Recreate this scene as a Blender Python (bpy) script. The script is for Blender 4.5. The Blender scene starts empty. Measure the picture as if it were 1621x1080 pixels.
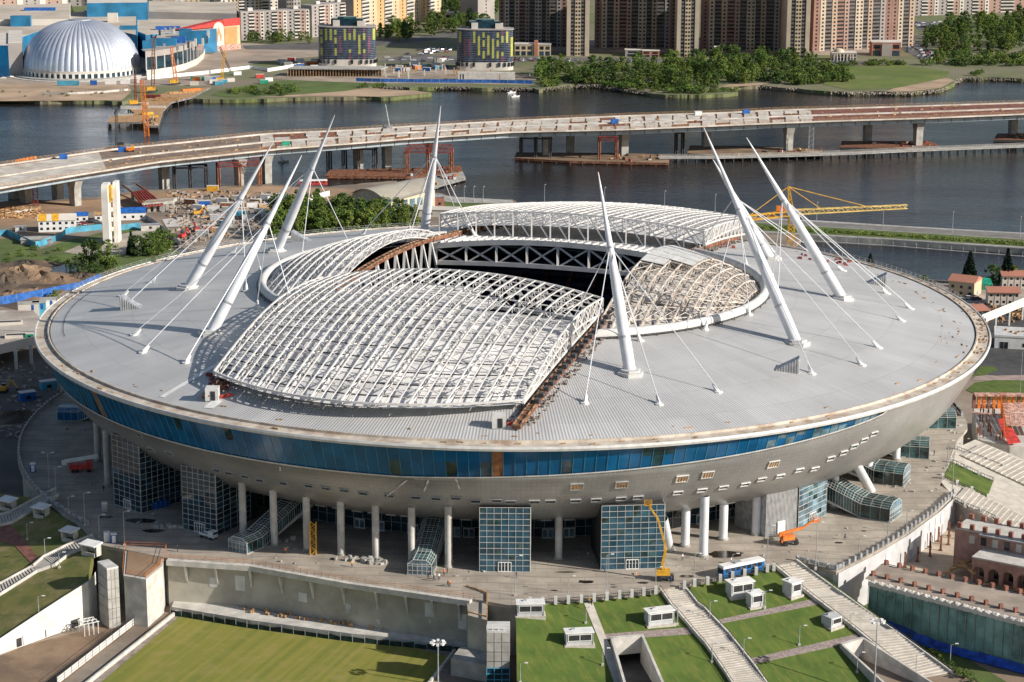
import bpy, math, random
from math import sin, cos, pi, radians, hypot, sqrt, atan2, degrees
from mathutils import Vector, Matrix
SC = bpy.context.scene
COL = SC.collection
RNG = random.Random(7)
# ------------------------------------------------------------------ camera, sky, sun, exposure
FPX, PITCH, ROLL, CX, CY, CZ = 3400.0, 0.2438, -0.0041, -0.17, 638.77, 185.3
cam = bpy.data.cameras.new('camera'); cam_o = bpy.data.objects.new('camera', cam); COL.objects.link(cam_o)
cam.sensor_width = 36.0; cam.lens = FPX / 1621.0 * 36.0; cam.clip_start = 1.0; cam.clip_end = 20000.0
cam_o.location = (CX, -CY, CZ)
cam_o.rotation_euler = (Matrix.Rotation(pi/2 - PITCH, 3, 'X') @ Matrix.Rotation(-ROLL, 3, 'Z')).to_euler()
SC.camera = cam_o
SUN_EL, SUN_AZ = radians(27.0), radians(-21.0)          # azimuth measured from +x, counter-clockwise
world = bpy.data.worlds.new('World'); SC.world = world; world.use_nodes = True
wn = world.node_tree; wn.nodes.clear()
wo = wn.nodes.new('ShaderNodeOutputWorld'); wb = wn.nodes.new('ShaderNodeBackground'); ws = wn.nodes.new('ShaderNodeTexSky')
ws.sky_type = 'NISHITA'; ws.sun_disc = False; ws.sun_elevation = SUN_EL; ws.sun_rotation = pi/2 - SUN_AZ
ws.air_density = 1.0; ws.dust_density = 1.2; ws.ozone_density = 1.0
wb.inputs['Strength'].default_value = 0.076
wn.links.new(ws.outputs[0], wb.inputs[0]); wn.links.new(wb.outputs[0], wo.inputs[0])
sl = bpy.data.lights.new('sun', 'SUN'); sl.energy = 5.0; sl.angle = radians(0.53); sl.color = (1.0, 0.925, 0.83)
sun_o = bpy.data.objects.new('sun', sl); COL.objects.link(sun_o)
sdir = Vector((cos(SUN_EL)*cos(SUN_AZ), cos(SUN_EL)*sin(SUN_AZ), sin(SUN_EL)))
sun_o.rotation_euler = sdir.to_track_quat('Z', 'Y').to_euler(); sun_o.location = (300, -120, 300)
SC.view_settings.view_transform = 'Standard'; SC.view_settings.look = 'None'
SC.view_settings.exposure = 0.34; SC.view_settings.gamma = 1.0; SC.view_settings.use_curve_mapping = False

# ------------------------------------------------------------------ helpers
_cp, _sp = cos(PITCH), sin(PITCH)
def ray(px, py):
    u, v = px - 810.5, py - 540.0
    cr, sr = cos(ROLL), sin(ROLL)
    u, v = cr*u + sr*v, -sr*u + cr*v
    return Vector((u/FPX, _cp - v/FPX*_sp, -_sp - v/FPX*_cp))
CAMP = Vector((CX, -CY, CZ))
def P(px, py, z=0.0):                     # survey: photo point lying at height z -> place in metres
    d = ray(px, py); return CAMP + d*((z - CZ)/d.z)
def PY(px, py, y):
    d = ray(px, py); return CAMP + d*((y + CY)/d.y)
def PPL(px, py, p0, nrm):
    d = ray(px, py); return CAMP + d*((p0 - CAMP).dot(nrm)/d.dot(nrm))

class MB:
    def __init__(s): s.v = []; s.f = []
    def poly(s, pts):
        i = len(s.v); s.v += [tuple(p) for p in pts]; s.f.append(tuple(range(i, i+len(pts)))); return s
    def add(s, pts, faces):
        i = len(s.v); s.v += [tuple(p) for p in pts]; s.f += [tuple(a+i for a in f) for f in faces]; return s
    def box(s, x0, x1, y0, y1, z0, z1):
        return s.add([(x0,y0,z0),(x1,y0,z0),(x1,y1,z0),(x0,y1,z0),(x0,y0,z1),(x1,y0,z1),(x1,y1,z1),(x0,y1,z1)],
              [(3,2,1,0),(4,5,6,7),(0,1,5,4),(1,2,6,5),(2,3,7,6),(3,0,4,7)])
    def boxc(s, x, y, z0, sx, sy, sz, rz=0.0):
        c, n = cos(rz), sin(rz); pts = []
        for z in (z0, z0+sz):
            for a, b in ((-1,-1),(1,-1),(1,1),(-1,1)):
                px, py = a*sx/2, b*sy/2; pts.append((x+c*px-n*py, y+n*px+c*py, z))
        return s.add(pts, [(3,2,1,0),(4,5,6,7),(0,1,5,4),(1,2,6,5),(2,3,7,6),(3,0,4,7)])
    def prism(s, poly, z0, z1):            # poly: ccw list of (x,y); z1 may be a list
        n = len(poly)
        zb = z0 if isinstance(z0, (list, tuple)) else [z0]*n
        zt = z1 if isinstance(z1, (list, tuple)) else [z1]*n
        pts = [(p[0],p[1],zb[i]) for i, p in enumerate(poly)] + [(p[0],p[1],zt[i]) for i, p in enumerate(poly)]
        fs = [tuple(range(n-1,-1,-1)), tuple(range(n, 2*n))] + [(i,(i+1)%n,n+(i+1)%n,n+i) for i in range(n)]
        return s.add(pts, fs)
    def beam(s, a, b, w, h=None, up=(0,0,1)):
        a, b = Vector(a), Vector(b); h = h or w; d = b - a
        if d.length < 1e-6: return s
        d.normalize(); u = Vector(up)
        if abs(d.dot(u)) > 0.97: u = Vector((1,0,0))
        sd = d.cross(u).normalized(); u = sd.cross(d)
        o = [sd*(-w/2)-u*(h/2), sd*(w/2)-u*(h/2), sd*(w/2)+u*(h/2), sd*(-w/2)+u*(h/2)]
        return s.add([a+k for k in o]+[b+k for k in o], [(0,1,2,3),(7,6,5,4),(1,0,4,5),(2,1,5,6),(3,2,6,7),(0,3,7,4)])
    def tube(s, a, b, r0, r1=None, n=8, cap=True):
        a, b = Vector(a), Vector(b); r1 = r0 if r1 is None else r1; d = (b-a)
        if d.length < 1e-6: return s
        d.normalize(); u = Vector((0,0,1)) if abs(d.z) < 0.95 else Vector((1,0,0))
        sd = d.cross(u).normalized(); u = sd.cross(d)
        pts = [a+(sd*cos(2*pi*i/n)+u*sin(2*pi*i/n))*r0 for i in range(n)] + [b+(sd*cos(2*pi*i/n)+u*sin(2*pi*i/n))*r1 for i in range(n)]
        fs = [(i,n+i,n+(i+1)%n,(i+1)%n) for i in range(n)]
        if cap: fs += [tuple(range(n)), tuple(range(2*n-1,n-1,-1))]
        return s.add(pts, fs)
    def path(s, pts, w, h=None):
        for a, b in zip(pts, pts[1:]): s.beam(a, b, w, h)
        return s
    def strip(s, A, B, flip=False):
        n = len(A)
        fs = [((i,i+1,n+i+1,n+i) if not flip else (n+i,n+i+1,i+1,i)) for i in range(n-1)]
        return s.add(list(A)+list(B), fs)
    def grid(s, rows, closed=False):
        n = len(rows[0]); pts = [p for r in rows for p in r]; fs = []
        for j in range(len(rows)-1):
            for i in range(n if closed else n-1):
                k = (i+1) % n; fs.append((j*n+i, j*n+k, (j+1)*n+k, (j+1)*n+i))
        return s.add(pts, fs)
    def mesh(s, name, mat, smooth=False):
        m = bpy.data.meshes.new(name); m.from_pydata(s.v, [], s.f)
        if mat: m.materials.append(mat)
        if smooth: m.polygons.foreach_set('use_smooth', [True]*len(m.polygons))
        m.update(); return m
    def build(s, name, mat, parent=None, smooth=False, kind=None):
        return obj(name, s.mesh(name, mat, smooth), parent, kind)
def obj(name, mesh, parent=None, kind=None, loc=None, rz=None):
    o = bpy.data.objects.new(name, mesh); COL.objects.link(o)
    if parent: o.parent = parent
    if kind: o['kind'] = kind
    if loc is not None: o.location = loc
    if rz is not None: o.rotation_euler = (0, 0, rz)
    return o
def tag(o, label, cat, group=None):
    o['label'] = label; o['category'] = cat
    if group: o['group'] = group
    return o
def thing(name, label, cat, loc=(0,0,0), rz=0.0, group=None):
    o = bpy.data.objects.new(name, None); COL.objects.link(o); o.empty_display_size = 1.0
    o.location = loc; o.rotation_euler = (0,0,rz); return tag(o, label, cat, group)
def dup(root, loc, rz=0.0, label=None, group=None, scale=None):
    r = root.copy(); COL.objects.link(r); r.location = loc; r.rotation_euler = (0,0,rz)
    if scale: r.scale = scale if isinstance(scale, tuple) else (scale,)*3
    if label: r['label'] = label
    if group: r['group'] = group
    for ch in list(root.children):
        c = ch.copy(); COL.objects.link(c); c.parent = r
        for g in ch.children:
            d = g.copy(); COL.objects.link(d); d.parent = c
    return r
def hills(n=3):
    return [RNG.random() for _ in range(n)]

# ------------------------------------------------------------------ materials
def mat(name, col, rough=0.7, metal=0.0, var=0.12, scale=1.0, col2=None, bump=0.0, bscale=None, stain=None, stain_amt=0.5, stain_scale=0.15, spec=None, coord='Object', rand=0.0, detail=5.0):
    m = bpy.data.materials.new(name); m.use_nodes = True; nt = m.node_tree; N = nt.nodes; L = nt.links
    b = N['Principled BSDF']; b.inputs['Roughness'].default_value = rough; b.inputs['Metallic'].default_value = metal
    if spec is not None: b.inputs['Specular IOR Level'].default_value = spec
    tc = N.new('ShaderNodeTexCoord'); geo = N.new('ShaderNodeNewGeometry')
    pos = geo.outputs['Position'] if coord == 'World' else tc.outputs['Object']
    nz = N.new('ShaderNodeTexNoise'); nz.inputs['Scale'].default_value = scale; nz.inputs['Detail'].default_value = detail
    L.new(pos, nz.inputs['Vector'])
    c2 = col2 or tuple(c*(1-2*var) for c in col); c1 = col if col2 else tuple(min(1, c*(1+var)) for c in col)
    mx = N.new('ShaderNodeMix'); mx.data_type = 'RGBA'
    mx.inputs[6].default_value = (*c1, 1); mx.inputs[7].default_value = (*c2, 1)
    mr = N.new('ShaderNodeMapRange'); mr.inputs[1].default_value = 0.36; mr.inputs[2].default_value = 0.64
    L.new(nz.outputs[0], mr.inputs[0]); L.new(mr.outputs[0], mx.inputs[0])
    out = mx.outputs[2]
    if stain:
        n2 = N.new('ShaderNodeTexNoise'); n2.inputs['Scale'].default_value = stain_scale; n2.inputs['Detail'].default_value = 7; n2.inputs['Roughness'].default_value = 0.65
        L.new(pos, n2.inputs['Vector'])
        r2 = N.new('ShaderNodeMapRange'); r2.inputs[1].default_value = 0.48; r2.inputs[2].default_value = 0.68; r2.inputs[4].default_value = stain_amt
        L.new(n2.outputs[0], r2.inputs[0])
        m2 = N.new('ShaderNodeMix'); m2.data_type = 'RGBA'; m2.inputs[7].default_value = (*stain, 1)
        L.new(r2.outputs[0], m2.inputs[0]); L.new(out, m2.inputs[6]); out = m2.outputs[2]
    if rand:
        oi = N.new('ShaderNodeObjectInfo'); hs = N.new('ShaderNodeHueSaturation')
        r3 = N.new('ShaderNodeMapRange'); r3.inputs[3].default_value = 1-rand; r3.inputs[4].default_value = 1+rand
        L.new(oi.outputs['Random'], r3.inputs[0]); L.new(r3.outputs[0], hs.inputs['Value']); L.new(out, hs.inputs['Color']); out = hs.outputs[0]
    L.new(out, b.inputs['Base Color'])
    if bump:
        nb = N.new('ShaderNodeTexNoise'); nb.inputs['Scale'].default_value = bscale or scale*3; nb.inputs['Detail'].default_value = 4
        L.new(pos, nb.inputs['Vector'])
        bp = N.new('ShaderNodeBump'); bp.inputs['Strength'].default_value = min(1, bump); bp.inputs['Distance'].default_value = bump
        L.new(nb.outputs[0], bp.inputs['Height']); L.new(bp.outputs[0], b.inputs['Normal'])
    return m
def nodes(m): return m.node_tree.nodes, m.node_tree.links, m.node_tree.nodes['Principled BSDF']
M = {}
M['white'] = mat('white_paint', (0.78,0.78,0.76), 0.45, var=0.06, scale=0.4)
M['whitesteel'] = mat('white_steel', (0.66,0.655,0.64), 0.4, var=0.06, scale=0.25, stain=(0.58,0.5,0.43), stain_amt=0.3, stain_scale=0.12)
M['cream_steel'] = mat('primed_steel', (0.64,0.59,0.53), 0.5, var=0.14, scale=0.5, stain=(0.40,0.24,0.14), stain_amt=0.5, stain_scale=0.3)
M['mast'] = mat('mast_paint', (0.70,0.72,0.75), 0.35, var=0.05, scale=0.3, stain=(0.5,0.5,0.5), stain_amt=0.25, stain_scale=0.25)
M['grey_steel'] = mat('galvanised_steel', (0.42,0.44,0.46), 0.45, metal=0.3, var=0.15, scale=0.7)
M['dark'] = mat('dark_void', (0.03,0.032,0.036), 0.8, var=0.2)
M['darksteel'] = mat('dark_steel', (0.06,0.06,0.065), 0.6, var=0.3, scale=1.2)
M['glass'] = mat('dark_glass', (0.018,0.05,0.075), 0.07, var=0.25, scale=0.25, spec=0.8, rand=0.35, bump=0.1, bscale=0.22)
M['glass_blue'] = mat('blue_glass', (0.004,0.105,0.26), 0.15, var=0.12, scale=0.15, spec=0.5, rand=0.13, bump=0.1, bscale=0.22)
M['glass_teal'] = mat('teal_glass', (0.028,0.085,0.125), 0.1, var=0.2, scale=0.3, spec=0.6, rand=0.14, bump=0.1, bscale=0.22)
M['glass_pale'] = mat('pale_glass', (0.13,0.21,0.26), 0.1, var=0.3, scale=0.3, spec=0.8, rand=0.3, bump=0.1, bscale=0.22)
M['glass_green'] = mat('green_glass', (0.035,0.085,0.09), 0.1, var=0.4, scale=0.35, spec=0.7, rand=0.45, bump=0.1, bscale=0.22)
M['ply'] = mat('plywood_sheet', (0.30,0.13,0.055), 0.8, var=0.2, scale=0.8)
M['timber'] = mat('timber', (0.45,0.27,0.13), 0.8, var=0.25, scale=0.9)
M['rust'] = mat('rusty_steel', (0.22,0.085,0.045), 0.75, var=0.35, scale=0.6, stain=(0.35,0.2,0.11), stain_scale=0.4)
M['red_steel'] = mat('red_primer_steel', (0.27,0.045,0.035), 0.6, var=0.25, scale=0.5, stain=(0.12,0.03,0.025), stain_scale=0.5)
M['concrete'] = mat('concrete', (0.40,0.39,0.36), 0.85, var=0.12, scale=0.35, stain=(0.24,0.23,0.2), stain_amt=0.55, stain_scale=0.12, bump=0.03)
M['concrete_light'] = mat('pale_concrete', (0.56,0.54,0.50), 0.85, var=0.10, scale=0.4, stain=(0.36,0.34,0.31), stain_amt=0.5, stain_scale=0.15, bump=0.02)
M['concrete_dark'] = mat('dark_concrete', (0.2,0.2,0.195), 0.85, var=0.2, scale=0.3, stain=(0.12,0.115,0.11), stain_scale=0.1)
M['asphalt'] = mat('asphalt', (0.055,0.055,0.057), 0.9, var=0.15, scale=0.3, stain=(0.10,0.095,0.09), stain_scale=0.05)
M['yellow'] = mat('yellow_paint', (0.68,0.36,0.03), 0.5, var=0.15, scale=0.8)
M['orange'] = mat('orange_paint', (0.72,0.2,0.03), 0.5, var=0.15, scale=0.8)
M['red'] = mat('red_paint', (0.55,0.05,0.04), 0.55, var=0.2, scale=0.8)
M['blue'] = mat('blue_paint', (0.02,0.12,0.42), 0.5, var=0.2, scale=0.5)
M['mallblue'] = mat('mall_blue_cladding', (0.018,0.17,0.33), 0.55, var=0.15, scale=0.1)
M['cyan'] = mat('cyan_cladding', (0.07,0.33,0.47), 0.55, var=0.15, scale=0.25)
M['green_tarp'] = mat('green_tarpaulin', (0.02,0.33,0.2), 0.6, var=0.2, scale=0.6)
M['blue_tarp'] = mat('blue_tarpaulin', (0.015,0.075,0.42), 0.45, var=0.25, scale=0.5, bump=0.2, bscale=0.7)
M['tyre'] = mat('tyre_rubber', (0.025,0.025,0.027), 0.9, var=0.2)
M['grass'] = mat('lawn', (0.085,0.125,0.02), 0.95, col2=(0.05,0.095,0.014), scale=0.25, stain=(0.13,0.14,0.03), stain_amt=0.5, stain_scale=0.6, bump=0.1, bscale=4)
M['roughgrass'] = mat('rough_grass', (0.10,0.15,0.03), 0.95, col2=(0.05,0.09,0.016), scale=0.12, stain=(0.18,0.14,0.07), stain_amt=0.6, stain_scale=0.06, bump=0.4, bscale=0.8)
M['dirt'] = mat('bare_earth', (0.24,0.16,0.10), 0.95, col2=(0.13,0.09,0.06), scale=0.08, stain=(0.33,0.23,0.15), stain_amt=0.7, stain_scale=0.05, bump=0.4, bscale=0.5)
M['mud'] = mat('dark_mud', (0.11,0.08,0.058), 0.9, col2=(0.065,0.05,0.038), scale=0.08, stain=(0.25,0.17,0.10), stain_amt=0.8, stain_scale=0.05, bump=0.5, bscale=0.4)
M['sand'] = mat('sand', (0.42,0.30,0.20), 0.95, var=0.12, scale=0.05, stain=(0.26,0.2,0.14), stain_scale=0.03)
M['stone'] = mat('rubble_stone', (0.27,0.23,0.195), 0.9, var=0.3, scale=0.5, rand=0.3)
M['brick'] = mat('brown_brick', (0.25,0.105,0.075), 0.85, var=0.15, scale=0.5)
M['skin'] = mat('skin', (0.45,0.28,0.2), 0.6)
M['cloth_dark'] = mat('dark_clothes', (0.03,0.035,0.06), 0.9)
M['cloth_hi'] = mat('orange_workwear', (0.7,0.2,0.04), 0.8)
M['bark'] = mat('bark', (0.09,0.07,0.05), 0.9, var=0.3, scale=2)
def leafmat(name, c1, c2):
    m = mat(name, c1, 0.75, col2=c2, scale=0.35, detail=3, rand=0.22, spec=0.2); return m
M['leaf'] = leafmat('leaves', (0.145,0.215,0.042), (0.075,0.13,0.026))
M['leaf_dark'] = leafmat('dark_leaves', (0.08,0.135,0.034), (0.04,0.08,0.02))
M['leaf_light'] = leafmat('light_leaves', (0.185,0.235,0.05), (0.11,0.16,0.03))
M['needle'] = leafmat('spruce_needles', (0.02,0.045,0.022), (0.01,0.026,0.014))
M['frame_grey'] = mat('window_frame', (0.36,0.36,0.355), 0.5, var=0.08)
# ------------------------------------------------------------------ stadium
AX = radians(72.0)                                   # sliding axis of the roof
DX, DY = cos(AX), sin(AX)
def W(d, n, z): return Vector((d*DX + n*DY, d*DY - n*DX, z))
def pol(r, a, z): return Vector((r*cos(a), r*sin(a), z))
RR = 143.0
def zroof(r): return 35.0 + 14.0*(1 - (min(r, RR)/RR)**1.7)
# roof metal: fine radial standing seams as relief
m = mat('roof_sheet', (0.49,0.49,0.485), 0.42, metal=0.0, var=0.05, scale=0.05, stain=(0.41,0.405,0.39), stain_amt=0.6, stain_scale=0.03)
N_, L_, B_ = nodes(m)
tc = N_.new('ShaderNodeNewGeometry'); sx = N_.new('ShaderNodeSeparateXYZ'); L_.new(tc.outputs['Position'], sx.inputs[0])
at = N_.new('ShaderNodeMath'); at.operation = 'ARCTAN2'; L_.new(sx.outputs[1], at.inputs[0]); L_.new(sx.outputs[0], at.inputs[1])
ml = N_.new('ShaderNodeMath'); ml.operation = 'MULTIPLY'; ml.inputs[1].default_value = 1040.0; L_.new(at.outputs[0], ml.inputs[0])
sn = N_.new('ShaderNodeMath'); sn.operation = 'SINE'; L_.new(ml.outputs[0], sn.inputs[0])
bp = N_.new('ShaderNodeBump'); bp.inputs['Strength'].default_value = 0.32; bp.inputs['Distance'].default_value = 0.1
L_.new(sn.outputs[0], bp.inputs['Height']); L_.new(bp.outputs[0], B_.inputs['Normal'])
# sheets laid in sectors and rings differ a little in tone; streaks run down the fall of the roof
def mth(op, a, b_=None):
    n = N_.new('ShaderNodeMath'); n.operation = op; L_.new(a, n.inputs[0])
    if b_ is not None:
        if isinstance(b_, float): n.inputs[1].default_value = b_
        else: L_.new(b_, n.inputs[1])
    return n.outputs[0]
ln = N_.new('ShaderNodeVectorMath'); ln.operation = 'LENGTH'; cb0 = N_.new('ShaderNodeCombineXYZ'); L_.new(sx.outputs[0], cb0.inputs[0]); L_.new(sx.outputs[1], cb0.inputs[1]); L_.new(cb0.outputs[0], ln.inputs[0])
sec = mth('FLOOR', mth('MULTIPLY', at.outputs[0], 30.0)); rng_ = mth('FLOOR', mth('MULTIPLY', ln.outputs['Value'], 0.07))
cbs = N_.new('ShaderNodeCombineXYZ'); L_.new(sec, cbs.inputs[0]); L_.new(rng_, cbs.inputs[1]); wnz = N_.new('ShaderNodeTexWhiteNoise'); wnz.noise_dimensions = '2D'; L_.new(cbs.outputs[0], wnz.inputs['Vector'])
cst = N_.new('ShaderNodeCombineXYZ'); L_.new(mth('MULTIPLY', at.outputs[0], 160.0), cst.inputs[0]); L_.new(mth('MULTIPLY', ln.outputs['Value'], 0.05), cst.inputs[1])
stn = N_.new('ShaderNodeTexNoise'); stn.inputs['Scale'].default_value = 1.0; stn.inputs['Detail'].default_value = 4; L_.new(cst.outputs[0], stn.inputs['Vector'])
val = mth('ADD', mth('ADD', mth('MULTIPLY', wnz.outputs['Value'], 0.09), mth('MULTIPLY', stn.outputs[0], 0.26)), 0.82)
ring = mth('LESS_THAN', mth('FRACT', mth('MULTIPLY', ln.outputs['Value'], 0.07)), 0.02); val = mth('SUBTRACT', val, mth('MULTIPLY', ring, 0.12))
hs = N_.new('ShaderNodeHueSaturation'); L_.new(val, hs.inputs['Value']); src = B_.inputs['Base Color'].links[0].from_socket; L_.new(src, hs.inputs['Color']); L_.new(hs.outputs[0], B_.inputs['Base Color'])
M['roof'] = m
M['rim'] = mat('rim_walkway', (0.55,0.49,0.41), 0.85, var=0.12, scale=0.3, stain=(0.28,0.17,0.11), stain_amt=0.75, stain_scale=0.22, bump=0.03)
M['rim_white'] = mat('rim_edge', (0.60,0.60,0.58), 0.5, var=0.08, scale=0.4)
m = mat('facade_metal', (0.42,0.42,0.415), 0.36, metal=0.4, var=0.10, scale=0.06, stain=(0.40,0.395,0.38), stain_amt=0.5, stain_scale=0.08)
N_, L_, B_ = nodes(m)
tc = N_.new('ShaderNodeNewGeometry'); sx = N_.new('ShaderNodeSeparateXYZ'); L_.new(tc.outputs['Position'], sx.inputs[0])
at = N_.new('ShaderNodeMath'); at.operation = 'ARCTAN2'; L_.new(sx.outputs[1], at.inputs[0]); L_.new(sx.outputs[0], at.inputs[1])
ml = N_.new('ShaderNodeMath'); ml.operation = 'MULTIPLY'; ml.inputs[1].default_value = 110.0; L_.new(at.outputs[0], ml.inputs[0])
cb = N_.new('ShaderNodeCombineXYZ'); L_.new(ml.outputs[0], cb.inputs[0])
mz = N_.new('ShaderNodeMath'); mz.operation = 'MULTIPLY'; mz.inputs[1].default_value = 0.85; L_.new(sx.outputs[2], mz.inputs[0]); L_.new(mz.outputs[0], cb.inputs[1])
bt = N_.new('ShaderNodeTexBrick'); bt.inputs['Scale'].default_value = 1.0; bt.inputs['Mortar Size'].default_value = 0.035; bt.offset = 0.0
bt.inputs['Brick Width'].default_value = 1.0; bt.inputs['Row Height'].default_value = 1.0
L_.new(cb.outputs[0], bt.inputs['Vector'])
bp = N_.new('ShaderNodeBump'); bp.inputs['Strength'].default_value = 0.5; bp.inputs['Distance'].default_value = 0.06; bp.invert = True
L_.new(bt.outputs['Fac'], bp.inputs['Height']); L_.new(bp.outputs[0], B_.inputs['Normal'])
bt.inputs['Color1'].default_value = (.92,.92,.92,1); bt.inputs['Color2'].default_value = (1,1,1,1); bt.inputs['Mortar'].default_value = (.74,.74,.74,1)
mm_ = N_.new('ShaderNodeMix'); mm_.data_type = 'RGBA'; mm_.blend_type = 'MULTIPLY'; mm_.inputs[0].default_value = 1.0; src = B_.inputs['Base Color'].links[0].from_socket
L_.new(src, mm_.inputs[6]); L_.new(bt.outputs['Color'], mm_.inputs[7]); L_.new(mm_.outputs[2], B_.inputs['Base Color'])
M['facade'] = m
M['sheet'] = mat('roof_liner_sheet', (0.70,0.69,0.675), 0.6, var=0.08, scale=0.12, stain=(0.55,0.53,0.51), stain_amt=0.8, stain_scale=0.06, rand=.08)
M['sheet_brown'] = mat('dusty_liner_sheet', (0.50,0.48,0.45), 0.7, var=0.2, scale=0.15, stain=(0.22,0.2,0.18), stain_amt=0.7, stain_scale=0.1)
M['seats'] = mat('navy_seats', (0.01,0.025,0.06), 0.6, var=0.3, scale=0.5)

M['timber_pale'] = mat('pale_timber', (.60,.43,.27), .8, var=.15, scale=.8)
M['track'] = mat('dirty_rail', (.30,.19,.12), .7, var=.35, scale=.7)
ST = thing('stadium', 'huge round stadium with pale metal saucer roof, leaning white masts and sliding lattice roof panels', 'stadium')

# opening in the fixed roof
VC, VR, VN = 7.5, 67.5, 42.0                         # side vault: arc centre, arc radius, chord
def r_open(a):
    dn = cos(a)*DY - sin(a)*DX; dd = cos(a)*DX + sin(a)*DY   # components along n and d
    s = 1 if dn >= 0 else -1; dn_ = abs(dn)
    # ray r*(dn_,dd) with arc (n-VC)^2+d^2=VR^2
    b = -2*dn_*VC; c = VC*VC - VR*VR; r = (-b + sqrt(b*b - 4*c))/2
    if r*dn_ > VN: return r
    return min(47.0/max(abs(dd), 1e-6), VN/max(dn_, 1e-6) if abs(dd) < 0.3 else 1e9)
NA = 288
rows = []
for k in range(15):
    t = k/14.0; row = []
    for i in range(NA):
        a = 2*pi*i/NA; r0 = r_open(a); r = r0 + (138.6 - r0)*t; row.append(pol(r, a, zroof(r)))
    rows.append(row)
b = MB().grid(rows, True)
rs = b.build('roof_shell', M['roof'], ST, smooth=True)
# underside of the roof, so that the stands lie in shade
b = MB().grid([[p - Vector((0,0,1.1)) for p in rr] for rr in rows[::-1]], True).build('roof_underside', M['grey_steel'], ST, smooth=True)
# rim
b = MB(); prof = [(138.6, zroof(138.6)-0.05), (138.6, 36.1), (139.0, 36.1), (139.1, 35.5), (142.4, 35.3)]
b.grid([[pol(r, 2*pi*i/NA, z) for i in range(NA)] for r, z in prof], True).build('roof_rim', M['rim'], ST)
b = MB(); prof = [(142.4, 35.3), (142.45, 35.55), (142.75, 35.55), (142.95, 35.0), (142.75, 34.4), (140.8, 34.1)]
b.grid([[pol(r, 2*pi*i/NA, z) for i in range(NA)] for r, z in prof], True).build('rim_edge', M['rim_white'], ST)
b = MB(); b.grid([[pol(r, 2*pi*i/NA, z) for i in range(NA)] for r, z in [(138.2, zroof(138.2)+0.03), (138.55, zroof(138.55)+0.05)]], True).build('gutter', M['darksteel'], ST)
# railing on the rear of the rim
b = MB()
for i in range(0, 150):
    a = radians(8 + i*1.12); q = pol(142.3, a, 35.4); b.beam(q, q + Vector((0,0,1.5)), 0.14)
    if i % 1 == 0:
        q2 = pol(142.3, radians(8 + (i+1)*1.12), 35.4)
        for h in (0.8, 1.45): b.beam(q + Vector((0,0,h)), q2 + Vector((0,0,h)), 0.07)
b.build('rim_railing', M['grey_steel'], ST, kind='stuff')
# small snow guards on the left slope
b = MB()
for k in range(34):
    for j in range(1):
        q = pol(134.5 - j*1.6, radians(171 + k*0.75), 0); q.z = zroof(q.xy.length); b.boxc(q.x, q.y, q.z, 0.25, 0.4, 0.25, radians(171+k*0.75))
b.build('snow_guard', M['darksteel'], ST, kind='stuff')

# glass band under the rim: width shrinks towards the right
def band_h(a):                       # a in degrees, -180..0
    if a > -47: return 0.0
    t = min(1.0, (-46.5 - a)/55.0); return 0.2 + 8.0*max(0, t)**0.6
def band_r(z): return 141.2 - 0.42*(34.0 - z)
GB = obj('glass_band', MB().grid([[pol(band_r(z)-0.25, radians(a), z) for a in [-190+1.5*k for k in range(97)]] for z in [33.95 - 8.4*j/4 for j in range(5)]]).mesh('glass_band', M['darksteel'], True), ST)
cnt = 0
PW = 1.16
for k in range(120):
    a0, a1 = -186 + k*PW, -186 + (k+1)*PW
    if a1 > -47.5: break
    h0, h1 = band_h(a0 if a0 > -180 else a0), band_h(a1)
    ply = k in (37, 81) or False
    for j in range(2):
        lo, hi = (0.0, 0.42) if j == 0 else (0.42, 1.0)
        pts = []
        for a, h, t in ((a0+0.03, h0, hi), (a1-0.03, h1, hi), (a1-0.03, h1, lo), (a0+0.03, h0, lo)):
            z = 33.9 - h*t - 0.05; pts.append(pol(band_r(z)+0.02, radians(a), z))
        q = MB().poly(pts); q.poly([p*1.0 - (p.xy.normalized()*0.12).to_3d() for p in pts][::-1])
        mm = M['ply'] if ply else (M['glass_blue'] if RNG.random() < (0.93 if a0 < -64 else 0.45) else (M['glass_pale'] if a0 > -64 else M['glass']))
        q.build('pane', mm, GB); cnt += 1
b = MB()                              # mullions + transom and the white louvre strip below the band
for k in range(121):
    a = -186 + k*PW
    if a > -47: break
    h = band_h(a); z0, z1 = 33.9, 33.9 - h
    b.beam(pol(band_r(z0)+0.08, radians(a), z0), pol(band_r(z1)+0.08, radians(a), z1), 0.09, 0.12)
b.build('mullion', M['cyan'], GB, kind='stuff')
b = MB()
A_, B2_ = [], []
for k in range(200):
    a = -190 + k*0.725
    h = band_h(a); z = 33.9 - h; A_.append(pol(band_r(z)+0.35, radians(a), z+0.1)); B2_.append(pol(band_r(z)+0.25, radians(a), z-0.25))
b.strip(B2_, A_); b.strip([p*0.996 for p in B2_], B2_); b.build('band_sill', M['rim_white'], GB)
b = MB()
for k in range(260):
    a = -100 + k*0.205; h = band_h(a); z = 33.9 - h - 0.35
    b.beam(pol(band_r(z)+0.2, radians(a), z), pol(band_r(z-0.6)+0.05, radians(a+0.05), z-0.6), 0.16, 0.16)
b.build('louvre', M['rim_white'], GB, kind='stuff')
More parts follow.
